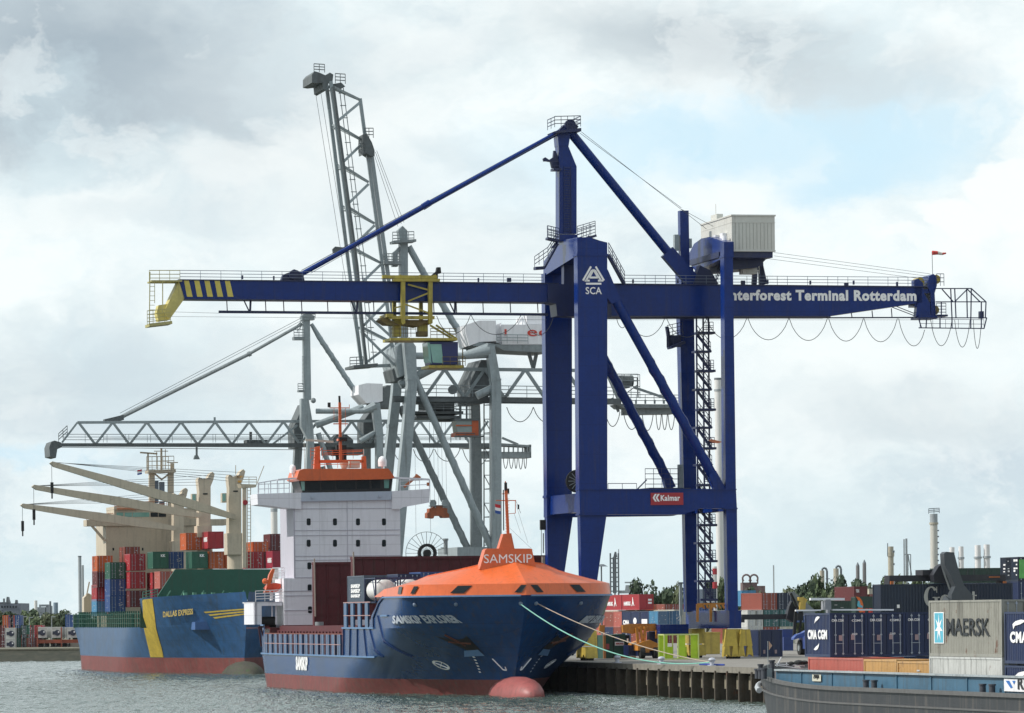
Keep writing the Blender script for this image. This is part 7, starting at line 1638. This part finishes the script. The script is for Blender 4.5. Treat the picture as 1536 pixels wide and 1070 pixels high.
# green cabin with orange frame
x0, y1_ = Q.qz(908, 988, ZQ); gcb = root('site_cabin', 'dark green steel cabin with orange corner post and red and white sign', 'cabin', Q, (x0, y1_, ZQ)); yS = y1_
b = MB(Q); b.pp([(905, 953), (938, 951), (938, 988), (905, 988)], yS, 3); gb = b.build('body', paint('cabin_green', (.015, .07, .05), .5, .2, .3), gcb)
b = MB(Q)
b.pr(905, 953, 909, 988, yS - .15, .2); b.pr(921, 985, 954, 988.5, yS - .3, 1); b.build('corner_post', paint('post_orange', (.40, .16, .05), .5, .15, .2), gcb)
b = MB(Q); b.pr(938, 953, 945, 986, yS + .4, 3); b.pr(919.5, 953, 921, 987, yS - .05, .1); b.build('door', BLACK, gcb)
b = MB(Q); b.pr(922.5, 963, 936, 968.5, yS - .1, .08); sgn = b.build('sign', WHITE, gcb); b = MB(Q); a, c = Q.q(924, 967, yS - .12), Q.q(935, 964.5, yS - .12); text_flat(b, 'BERING', (a[0], yS - .12, a[1]), (1, 0, 0), (0, 0, 1), c[0] - a[0], c[1] - a[1], .06); b.build('lettering', SIGNRED, sgn)
b = MB(Q); b.pr(923, 955, 929, 960, yS - .08, .06); b.build('sticker', C_BLU, gcb); b = MB(Q); b.pr(909.5, 966, 914, 974, yS - .08, .06); b.build('sign', paint('faded_sign_red', (.4, .08, .08), .5, .1, 0), gcb)
b = MB(Q); b.pr(941, 970, 943.5, 984, yS - 1.5, .15); b.pr(941, 958, 943, 964, yS - 1.5, .15); b.thing('marker_post', WHITE, 'white marker post standing between the green cabin and the lift truck', 'post')
# lime frame
x0, y1_ = Q.qz(996, 990, ZQ); x1_ = Q.q(1049, 990, y1_)[0]; zt_ = Q.q(1020, 951, y1_)[1]; lf = root('lime_frame', 'open lime green steel frame with side panels standing on the quay edge', 'frame', Q, ((x0 + x1_) / 2, y1_, ZQ)); dp = 2.4
b = MB(Q); xm = x0 + (x1_ - x0) * .395
for xx in (x0, xm, x1_ - .12):
    for yy in (y1_, y1_ + dp): b.box(xx, xx + .12, yy, yy + .12, ZQ, zt_)
for yy in (y1_, y1_ + dp):
    for zz in (ZQ + .02, zt_ - .14): b.box(x0 + .12, x1_ - .12, yy + .003, yy + .117, zz, zz + .13)
for xx in (x0, x1_ - .12):
    for zz in (ZQ + .02, zt_ - .14): b.box(xx + .003, xx + .117, y1_ + .12, y1_ + dp, zz, zz + .13)
b.build('frame', paint('lime_pale', (.55, .62, .22), .5, .1, .2), lf)
for (u0, u1, yy, z1) in ((.02, .25, y1_ + dp - .2, 1), (.40, .62, y1_ + .2, 1), (.78, .97, y1_ + .2, 1), (.25, .39, y1_ + dp - .3, .5), (.62, .78, y1_ + dp - .4, .5)):
    b = MB(Q); b.box(x0 + (x1_ - x0) * u0, x0 + (x1_ - x0) * u1, yy, yy + .08, ZQ + .15, ZQ + .15 + (zt_ - ZQ - .3) * z1); b.build('panel', LIME, lf)
# white van
x0, y1_ = Q.qz(1043, 987, ZQ); vn = root('van', 'white van parked behind the lime green frame with its nose showing on the right', 'van', Q, (x0, y1_ + 10, ZQ)); yS = y1_ + 9
b = MB(Q); P = [(1030, 983), (1030, 958), (1034, 954), (1045, 954), (1049, 958), (1053, 966), (1055, 972), (1055, 983)]; b.pp(P, yS, 1.9); vb = b.build('body', WHITE, vn)
b = MB(Q); b.pp([(1041, 966), (1042, 958), (1046, 958), (1050, 966)], yS - .03, .1); b.pp([(1033, 958), (1039, 958), (1039, 966), (1033, 966)], yS - .03, .1); b.build('window', GLASS, vb)
for px in (1034, 1050): b = MB(Q); a = Q.q(px, 983, yS); b.disc((a[0], yS + .1, ZQ + .35), .35, .3, 'y', 16); b.disc((a[0], yS + 1.8, ZQ + .35), .35, .3, 'y', 16); b.build('wheel', BLACK, vn)
# yellow cabinet, grey column
x0, y1_ = Q.qz(1057, 982, ZQ)
b = MB(Q); b.pp([(1056, 950), (1080, 949), (1080, 981), (1056, 981.5)], y1_ + 2, 3); b.pr(1055.5, 948.5, 1081, 950.5, y1_ + 1.9, 3.2); b.thing('yellow_cabinet', paint('cabinet_yellow', (.45, .34, .07), .5, .15, .35), 'tall yellow steel cabinet between the lime frame and the yellow crane bogies', 'cabinet')
b = MB(Q); b.pr(1034, 945, 1053, 951, y1_ + 4, 3); b.pr(1046, 952, 1054, 975, y1_ + 5, 1); b.thing('yellow_hopper', paint('cabinet_yellow', (.45, .34, .07), .5, .15, .35), 'low yellow block behind the top of the lime green frame', 'equipment')
b = MB(Q); b.pr(1019.5, 875, 1024, 923, YF + 6, .4); b.pr(1017, 873.5, 1026, 876, YF + 6, .6); b.tube((Q.q(1022, 920, YF + 6)[0], YF + 6.2, ZQ), (Q.q(1022, 920, YF + 6)[0], YF + 6.2, Q.q(1022, 920, YF + 6)[1]), .14); b.thing('grey_column', GREY_P, 'tall pale grey column left of the far blue land leg', 'column')
# right-hand stacks
o = yc(1401, 875.5, C_DGR, 'dark green container with pale lettering fragments, high behind the lifted blue one', 320, rot=90, t=[])
zz = Q.q(1401, 875.5, 320)[1]
b = MB(); L_2 = 6.095
for (u0, u1, v0, v1) in ((.50, .54, .62, .78), (.58, .70, .60, .78), (.48, .51, .06, .26), (.56, .70, .05, .14), (.59, .62, .14, .26), (.66, .69, .14, .26)):
    b.add([(-1.235, -(u0 * 12.19 - L_2), v0 * 2.59), (-1.235, -(u1 * 12.19 - L_2), v0 * 2.59), (-1.235, -(u1 * 12.19 - L_2), v1 * 2.59), (-1.235, -(u0 * 12.19 - L_2), v1 * 2.59)], [(0, 1, 2, 3)])
b.build('lettering', paint('faint_letter', (.25, .30, .25), .6, .1, 0), o) if False else None
o.name = 'shipping_container'
xg = Q.q(1401, 875.5, 320)[0]
for k in range(1, 5): cont(Q, xg, 320, zz - 2.6 * k, [C_NAV, C_DGR, C_BRN, C_DRED][k - 1], ['navy container first', 'dark green container second', 'red-brown container third', 'dark red container fourth'][k - 1] + ' below the high dark green one behind the lifted box', rot=90, group='stack under the high green container') if zz - 2.6 * k > ZQ - 1 else None
yr = 8
x, z = Q.q(1527, 872, yr)
o = cont(Q, x, yr, z, C_DRK, 'black container with white stickers and a bright green end, highest at the right edge', L=6.06, lod=2)
marking(o, [[(-1.1, -3.09, .3), (1.1, -3.09, .3), (1.1, -3.09, 2.3), (-1.1, -3.09, 2.3)]], paint('green_panel', (.12, .42, .10), .5, .2, .2), 'panel')
st = []
rr = random.Random(3)
for u in (1.9, .4, -1.6, -2.4):
    for v in (.6, 1.0, 1.3, 1.7, 2.1):
        if rr.random() < .75: w2 = .25 + rr.random() * .5; h2 = .1 + rr.random() * .15; st.append([(-1.235, u, v), (-1.235, u - w2, v), (-1.235, u - w2, v + h2), (-1.235, u, v + h2)])
marking(o, st, LETW, 'sticker')
o = cont(Q, x, yr, z - 2.6, C_NAV, 'navy container with white stickers, second in the stack at the right edge', L=6.06); 
cont(Q, x, yr, z - 5.2, C_BLU, 'blue container low in the stack at the right edge, hidden by the barge boxes', L=6.06)
k = 3
while z - 2.6 * k > ZQ - 1.3: cont(Q, x, yr, max(ZQ, z - 2.6 * k), C_DRK, 'container at the foot of the stack at the right edge', L=6.06, H=2.59 if z - 2.6 * k >= ZQ else z - 2.6 * (k - 1) - ZQ); k += 1
# mooring lines
W0 = Fr(0, 0, 0)
def moor(p, q, sag, r, m, label):
    p, q = Vector(p), Vector(q); b = MB(W0); P = []
    for i in range(33): t = i / 32; c = p.lerp(q, t); c.z -= sag * 4 * t * (1 - t); P.append(c)
    b.path(P, r, 6); return b.thing('mooring_line', m, label, 'rope', tuple(p))
bolw = Q.W(1.0, BOL, ZQ + .35)
moor(SF.W(*FL1), bolw, 2.0, .06, paint('rope_turquoise', (.20, .46, .38), .8, .15, .1), 'turquoise mooring rope sagging from the bow of the orange and blue ship to the quay')
moor(SF.W(*FL2), bolw + Vector((.2, 6, -.1)), .75, .045, paint('rope_beige', (.42, .34, .27), .8, .15, .1), 'beige mooring rope from the bow of the orange and blue ship to the quay')
b = MB(Q); b.path([(1.0, BOL, ZQ + .1), (2.0, BOL - .6, ZQ + .08), (1.6, BOL + 2.5, ZQ + .08), (1.0, BOL + 4.5, ZQ + .12)], .09, 6); b.thing('rope_tail', paint('rope_blue', (.03, .06, .30), .8, .15, .1), 'blue rope tail lying on the quay beside the right bollard', 'rope')
# ================================================================ far things
# long fluted chimney, poles, refinery, far bank
def WB(): return MB(W0)
FARG = paint('far_grey_steel', (.30, .33, .35), .6, .15, .2); FARD = paint('far_dark_steel', (.12, .14, .16), .6, .2, .2); FARW = paint('far_white_steel', (.62, .62, .60), .6, .08, .2); FARB = paint('far_brick', (.14, .09, .09), .7, .2, .2); FARC = paint('far_beige', (.38, .35, .28), .6, .15, .3)
def chimney(px, w_px, y0, y1, D, m, label, rings=(), platform=True, taper=1.0, cat='chimney', name='chimney'):
    s = D / K; a = W0.q(px, y0, D); z0 = 2.3; xb = W0.q(px + (y1 - y0) * .0105 * 0, y1, D)[0]; r = w_px * s / 2
    t = root(name, label, cat, W0, (a[0], D, z0)); b = WB(); b.tube((a[0], D, z0), (a[0], D, a[1]), r / taper, r, n=20); st = b.build('shaft', m, t)
    for (py, h, k, mm) in rings:
        b = WB(); c = W0.q(px, py, D); b.tube((a[0], D, c[1] - h * s), (a[0], D, c[1]), r * k, n=20); b.build('ring', mm, t)
    return t, a, r
chimney(1077.5, 12, 567, 900, 1150, paint('chimney_pale', (.62, .62, .61), .6, .04, .12), 'tall pale grey chimney behind the right legs of the blue crane', rings=((567, 3, 1.06, FARD), (584, 3, 1.12, FARG)))
chimney(1072, 7, 850, 900, 1020, FARW, 'short red and white banded chimney in front of the tall pale one', rings=((853, 9, 1.03, SIGNRED), (873, 10, 1.03, SIGNRED)))
chimney(119.5, 5, 834, 930, 1900, FARG, 'slim blue-grey chimney left of the blue freighter', rings=((834, 2, 1.1, FARD),)); chimney(124, 3.4, 848, 930, 1960, FARG, 'thinner chimney just right of the slim blue-grey one at left')
chimney(411, 10, 760, 900, 1500, FARW, 'pale chimney showing between the freighter cranes and the white bridge tower', rings=((763, 5, 1.05, FARG),))
chimney(1160.3, 2, 848, 900, 1800, FARG, 'very thin single chimney right of the blue crane')
t, a, r = chimney(1400.5, 11, 771, 900, 2000, paint('stack_beige', (.50, .49, .45), .6, .06, .2), 'tall beige refinery stack with a top platform, highest at right', rings=((771, 14, 1.05, FARG), (784, 3, 1.25, FARC)), taper=.9)
b = WB(); b.rp(1393, 771, 1409, 770, 1990, h=2, post=2, r=.15)
for i in range(9): b.pr(1406, 795 + i * 9, 1408.5, 797 + i * 9, 1990, 3)
b.build('stack_ladder', FARD, t)
t, a, r = chimney(1336, 8.5, 820, 900, 1800, FARC, 'beige refinery column with a knobbed top', rings=((820, 3, .8, FARG), (829, 6, 1.25, FARC)))
b = WB(); b.ln(1331.5, 815, 1331.5, 835, 1795, .3); b.pr(1339, 826, 1342, 829, 1795, 2); b.pr(1340, 845, 1342, 848, 1795, 2); b.build('side_platform', FARD, t)
for i, (px, py, lb) in enumerate(((1286.5, 849, 'dark pointed tank column, shorter and left of a pair'), (1296.5, 845, 'dark pointed tank column, taller and right of a pair'))):
    t, a, r = chimney(px, 5.5, py, 900, 1700, paint('column_dark', (.16, .155, .16), .6, .15, .2), lb, cat='tower', name='process_column'); b = WB(); b.tube((a[0], 1700, a[1]), (a[0], 1700, a[1] + 1.2), r, .1, n=16); b.build('cone_top', FARD, t)
for i, (px, w_, y0) in enumerate(((1428, 7.5, 821), (1441.5, 7.5, 820), (1466.5, 9, 818), (1480, 9, 817))):
    t, a, r = chimney(px, w_, y0, 900, 2300, paint('duct_white', (.68, .67, .67), .6, .04, .1), ['white exhaust stack leftmost of four', 'white exhaust stack second of four, right beside the leftmost', 'white exhaust stack third of four, left of the closer pair', 'white exhaust stack rightmost of four'][i], rings=((836.5 - i * .7, 3, 1.35, FARG), (839, 6, 1.0, FARW)), taper=.85)
b = WB()
for px in (1356, 1359.5): b.ln(px, 809 if px < 1358 else 808, px + .8, 900, 1750, .45 if px < 1358 else .7)
for p in ((1357, 832, 1366, 832), (1362, 832, 1368, 865), (1366, 832, 1366, 865), (1362, 832, 1362, 865)): b.ln(*p, 1750, .3)
for i in range(6): b.ln(1359, 836 + i * 6, 1363, 836 + i * 6, 1750, .25)
b.thing('flare_mast', FARG, 'twin thin flare pipes with a lattice frame beside the beige column', 'mast')
for (px, pw, y0, D, lb) in ((1233, 7, 856, 1700, 'hazy beige column with a looping pipe behind the trees'), (1254, 8, 853, 1650, 'beige column with a looping pipe over the tallest trees')):
    t, a, r = chimney(px, pw, y0, 900, D, FARC, lb, cat='tower', name='process_column'); b = WB(); P = [W0.q(*p, D) for p in ((px, y0), (px + 1, y0 - 3), (px + 5, y0 - 4), (px + 7.5, y0), (px + 8, y0 + 30))]; b.path([(p[0], D, p[1]) for p in P], .35, 6); b.pr(px + 6, y0 + 12, px + 12, y0 + 13, D, 2); b.build('loop_pipe', FARD, t)
# furnace block with two hoops
hb_ = root('furnace_block', 'dark purplish furnace building with two round hoops on its roof', 'building', W0, (W0.q(1130, 890, 1500)[0], 1500, 2.3)); b = WB(); D = 1500
b.pr(1114, 874, 1136, 905, D, 15); b.pr(1136, 879, 1148, 905, D, 15); b.build('wall', FARB, hb_)
for px in (1119.5, 1131):
    b = WB(); c = W0.q(px, 868, D); P = [(c[0] + 1.15 * cos(k * pi / 8), D, c[1] + 1.15 * sin(k * pi / 8)) for k in range(-2, 11)]; b.path(P, .28, 6); b.bar((c[0] - 1.1, D, c[1] - .4), (c[0] - 1.1, D, c[1] - 1.6), .4); b.bar((c[0] + 1.1, D, c[1] - .4), (c[0] + 1.1, D, c[1] - 1.6), .4); b.build('hoop', FARB, hb_)
b = WB(); D = 1400
for px in (915.5, 922, 927.5): b.ln(px, 830 if px != 922 else 834, px + .6, 905, D, .45)
b.ln(928, 824, 928, 850, D, .2); b.pr(919, 836, 925, 890, D, 2.5)
for i in range(9): b.ln(915.5, 838 + i * 7, 928, 838 + i * 7, D, .3)
b.pp([(920, 836), (922, 828), (924.5, 828), (926, 836)], D, 2); b.thing('process_tower', FARD, 'grey open steel process tower right of the ship bow', 'tower')
b = WB(); D = 1400; b.pp([(938, 886), (939, 878), (947, 878), (949, 886)], D, 6); b.ln(937, 874, 956, 874, D, .4); b.ln(950, 870, 950, 888, D, .3); b.ln(954, 874, 954, 888, D, .2); b.pr(928, 886, 960, 890, D, 8); b.thing('cooling_tank', FARG, 'low grey tank with a thin gantry beside the steel process tower', 'tank')
b = WB(); D = 640; a = W0.q(902, 850, D); b.tube((a[0], D, 3), (a[0], D, a[1]), .13, .09, n=8); b.tube((a[0] + .1, D, a[1]), (a[0] + .1, D, a[1] + .3), .75, .2, n=14); b.thing('light_mast', FARD, 'slender light mast with a round hood right of the blue water-side leg', 'lamp')
# trees
LEAF = [paint('leaf_dark', (.030, .055, .022), .7, .35, 0, scale=.25), paint('leaf_mid', (.055, .085, .030), .7, .35, 0, scale=.25), paint('leaf_olive', (.075, .095, .040), .7, .35, 0, scale=.25)]
BARK = paint('bark', (.06, .05, .04), .9, .3, .2)
def crown_mesh(seed, n=3000, mt=0):
    r = random.Random(seed); b = MB(); lumps = [(Vector((0, 0, .55)), .42)]
    for k in range(9):
        a = r.random() * 6.28; rr = .25 + r.random() * .28; lumps.append((Vector((rr * cos(a), rr * sin(a), .25 + r.random() * .6)), .14 + r.random() * .16))
    for i in range(n):
        c, R = lumps[r.randrange(len(lumps))]; d = Vector((r.gauss(0, 1), r.gauss(0, 1), r.gauss(0, 1))).normalized(); p = c + d * (R * (.35 + .72 * r.random()))
        s = .026 + r.random() * .030; u = Vector((r.gauss(0, 1), r.gauss(0, 1), r.gauss(0, 1))).normalized(); v = u.cross(d).normalized() * s; u = v.cross(d + u * .5).normalized() * s * 1.4
        b.add([p - u - v * .4, p + v, p + u - v * .2, p - v], [(0, 1, 2, 3)])
    me = bpy.data.meshes.new('crown'); me.from_pydata(b.v, [], b.f); me.materials.append(LEAF[mt]); return me
CR = [crown_mesh(11 + i, 3200, i % 3) for i in range(5)]
tb = MB()
tb.tube((0, 0, 0), (0.01, 0, .5), .035, .02, n=8)
for k in range(5): a = k * 1.3; tb.tube((0, 0, .3 + k * .03), (.25 * cos(a), .25 * sin(a), .6 + .05 * k), .014, .006, n=5)
TM = mesh_of(tb.v, tb.f, [], [BARK])
rt_ = random.Random(5)
def tree(px, py, D, wpx, label, k, group, ground=2.15):
    a = W0.q(px, py, D); h = (a[1] - ground); w_ = wpx * D / K
    t = bpy.data.objects.new('tree', None); S.collection.objects.link(t); t.location = (a[0], D, ground); ORG[t.name] = Vector((0, 0, 0)); tag(t, label, 'tree', group)
    c = bpy.data.objects.new('crown', CR[k % 5]); S.collection.objects.link(c); c.parent = t; c.scale = (w_ * 1.15, w_ * 1.15, h * .98); c.rotation_euler = (0, 0, k * 1.7)
    c2 = bpy.data.objects.new('trunk', TM); S.collection.objects.link(c2); c2.parent = t; c2.scale = (h * .6, h * .6, h * .95)
GT = 'trees behind the yard'; GB = 'trees on the far bank'
for i, (px, py, D, w_, lb) in enumerate((
    (974, 868, 1010, 44, 'round leafy tree left of the far blue land leg, above the small orange container'), (1010, 875, 1020, 34, 'dark tree half behind the grey column'), (1028, 873, 1000, 30, 'dark tree hidden behind the far blue land leg'), (1060, 872, 1040, 30, 'tree seen between the two blue land legs'), (1076, 868, 1030, 26, 'tree at the foot of the tall pale chimney'),
    (1122, 880, 1050, 30, 'pale green tree just right of the near blue land leg'), (1142, 882, 1060, 24, 'pale green bush in front of the hooped furnace building'), (1186, 880, 1080, 34, 'low olive tree right of the thin chimney'), (1209, 872, 1080, 30, 'medium tree left of the tallest tree group'), (1233, 862, 1090, 36, 'tall dark tree, left of the two tallest at centre right'), (1254, 863, 1085, 34, 'tall dark tree, right of the two tallest at centre right'), (1222, 880, 1050, 40, 'low olive tree in front of the tall dark pair'), (1270, 878, 1060, 40, 'low tree right of the tall dark pair'),
    (1302, 870, 1050, 40, 'ragged tree at the foot of the two pointed columns'), (1326, 866, 1040, 26, 'tree at the foot of the beige refinery column'), (1345, 872, 1050, 36, 'low tree behind the black spreader bar, left part'), (1383, 853, 900, 34, 'tree above the black spreader bar left of the dark arm'), (1364, 862, 930, 30, 'tree behind the spreader bar under the twin flare pipes'), (1400, 858, 920, 34, 'tree hidden behind the spreader bar next to the dark arm'))):
    tree(px, py, D, w_, lb, i, GT, 2.9 if D < 950 else 2.15)
for i, (px, py, D, w_) in enumerate(((-6, 914, 1180, 34), (10, 918, 1170, 30), (28, 917, 1165, 32), (46, 914, 1170, 36), (60, 915, 1160, 34), (76, 919, 1150, 28), (90, 918, 1160, 32), (104, 915, 1170, 34), (120, 917, 1160, 30), (136, 916, 1170, 34))):
    tree(px, py, D, w_, ORD[i] + ' tree from the left in the row on the far bank', i + 2, GB)
# far left factory and towers
fb = root('factory', 'hazy blue-grey factory building with roof vents at the far left edge', 'building', W0, (W0.q(10, 920, 2200)[0], 2200, 2.3)); D = 2200
b = WB(); b.pr(-12, 905.5, 31, 925, D, 40); b.pr(-12, 903.5, 6, 906, D, 20); b.build('wall', paint('factory_grey', (.13, .15, .19), .7, .2, .2), fb)
b = WB(); b.pp([(9, 906), (9.5, 898), (10, 895.5), (12, 895.5), (13, 900), (15, 906)], D, 6); b.pp([(22, 906), (23, 900), (25, 900), (26, 906)], D, 5); b.ln(6, 898, 6, 906, D, .8); b.build('roof_vent', FARD, fb)
b = WB(); 
for i in range(6): b.pr(2 + i * 4.2, 909, 4 + i * 4.2, 912, D - .2, .3)
b.build('window', GLASS, fb)
for i, (px, w_, y0, m, lb) in enumerate(((53.5, 5, 901, FARW, 'white silo leftmost in the hazy cluster on the far bank'), (75.3, 3, 902, FARD, 'thin dark column in the hazy cluster on the far bank'), (83.5, 7, 904, paint('silo_blue', (.16, .22, .28), .6, .1, .1), 'blue-grey silo rightmost in the hazy cluster on the far bank'))): chimney(px, w_, y0, 925, 2300, m, lb, cat='silo', name='silo')
b = WB(); b.pr(52, 911, 68, 925, 2310, 20); b.pr(60, 907, 72, 910, 2310, 8); b.pr(69, 909, 76, 925, 2310, 10); b.ln(60, 907, 60, 918, 2305, .8); b.thing('process_block', paint('block_grey', (.22, .25, .28), .7, .15, .2), 'low grey plant block between the silos on the far bank', 'building')
# lamp posts
for i, (px, py, D) in enumerate(((35, 926, 1060), (44, 927, 1065), (77.5, 926, 1060), (102, 921, 1060))):
    t = root('lamp_post', ['lamp post left of the green container', 'second lamp post just right of the first', 'lamp post above the first white unit', 'tallest lamp post right of the far bank row'][i] + ' on the far bank', 'lamp', W0, (W0.q(px, py, D)[0], D, 2.15), 'lamp posts on the far bank'); a = W0.q(px, py, D); b = WB(); b.tube((a[0], D, 2.15), (a[0], D, a[1]), .12, .08, n=6); b.build('pole', FARG, t); b = WB(); b.box(a[0] - .1, a[0] + .8, D - .15, D + .15, a[1], a[1] + .18); b.build('lamp_head', FARG, t)
# far bank containers
GF_ = 'containers on the far bank'
def fc(px, pyb, m, label, D=1030, W=2.44, H=2.59, L=12.19, ends=None, wpx=None):
    x, z = W0.q(px, pyb, D); return cont(W0, x, D, z, m, label, L=L, W=W, H=H, group=GF_)
def reefer(px, pyt, label, D):
    x, zt_ = W0.q(px, pyt, D); s = D / K; W_, H_ = 15 * s, 16 * s; r = root('refrigerated_container', label, 'container', W0, (x + W_ / 2, D + 6, zt_ - H_), 'white refrigerated containers on the far bank')
    b = WB(); b.box(x, x + W_, D, D + 12, zt_ - H_, zt_); b.box(x - .02, x + W_ + .02, D - .05, D, zt_ - .2, zt_); b.build('body', paint('reefer_white', (.50, .50, .48), .5, .08, .2), r)
    b = WB(); c = W0.q(px + 9, pyt + 8.5, D); b.tube((c[0], D - .12, c[1]), (c[0], D, c[1]), 4.4 * s, n=18); b.box(x + .12 * W_, c[0], D - .1, D, c[1] - 2.4 * s, c[1] + 2.4 * s); fn = b.build('fan_grille', paint('fan_dark', (.02, .025, .05), .5, .2, 0), r)
    b = WB(); b.box(c[0] + 1 * s, c[0] + 3 * s, D - .16, D - .12, c[1] + .3 * s, c[1] + 2.4 * s); b.build('sticker', WHITE, fn)
for i, (px, py) in enumerate(((8, 942), (8, 958), (55, 941), (77, 941), (100.5, 941), (124, 941), (78, 963.5), (96, 965))):
    reefer(px, py, 'white refrigerated container ' + ['upper of two near the left edge', 'lower of two near the left edge', 'leftmost of the row on the red beam', 'second of the row on the red beam', 'third of the row on the red beam', 'last of the row, half behind the freighter', 'under the red beam, left one', 'under the red beam, right one'][i], 1030)
b = WB(); b.pr(55, 960, 127, 964.5, 1028, 1)
for px in (55, 91, 124): b.pr(px, 941, px + 2, 973, 1027.5, .5)
b.thing('loading_beam', paint('beam_red', (.26, .06, .03), .6, .2, .3), 'long rusty red beam on posts carrying white refrigerated containers on the far bank', 'rack')
b = WB()
for i in range(7): b.pr(58 + i * 9, 965, 64 + i * 9, 972, 1029, 2); 
for i in range(8): x, z = W0.q(60 + i * 9, 971, 1028); b.disc((x, 1028, z - .1), .45, .4, 'y', 12)
b.thing('trailer', BLACK, 'dark trailer chassis with wheels under the red beam on the far bank', 'trailer')
for px, pyb, m, lb in ((4, 942, C_ORG, 'orange container at the top left on the far bank'), (13, 942, C_BLU, 'blue container right of the orange one on the far bank'), (33, 957, C_GRN, 'dark green container between lamp posts on the far bank'), (45.5, 957, C_RED, 'red container right of the dark green one on the far bank'), (-8, 957, C_DRED, 'dark red container cut by the left edge, second tier on the far bank'), (-8, 974, C_DRED, 'dark red container cut by the left edge, ground tier on the far bank'), (22, 957, C_DGR, 'dark green container beside the upper white refrigerated one'), (22, 974, C_GRN, 'green container beside the lower white refrigerated one'), (32, 974, C_BRN, 'brown container with a pale roof on the ground on the far bank'), (45, 974, C_DRED, 'dark red container on the ground left of the red beam post'), (98, 941, C_BLU, 'small blue container top above the third white refrigerated one')):
    x, z = W0.q(px, pyb, 1033); cont(W0, x, 1033, max(2.16, z), m, lb, L=6.06, group=GF_)

# ================================================================ thin harbour haze
hz = MB(Fr(0, 0, 0)); hz.box(-1500, 1500, -60, 2700, -1.2, 110)
hm = bpy.data.materials.new('haze_air'); hm.use_nodes = True; hn = hm.node_tree.nodes; hn.clear()
ho = hn.new('ShaderNodeOutputMaterial'); hv = hn.new('ShaderNodeVolumePrincipled'); hm.node_tree.links.new(hv.outputs[0], ho.inputs['Volume'])
hv.inputs['Color'].default_value = (.80, .88, .94, 1); hv.inputs['Density'].default_value = .000012; hv.inputs['Anisotropy'].default_value = .2
hzo = hz.thing('haze', hm, None, None, (0, 1000, -1.2), kind='stuff')
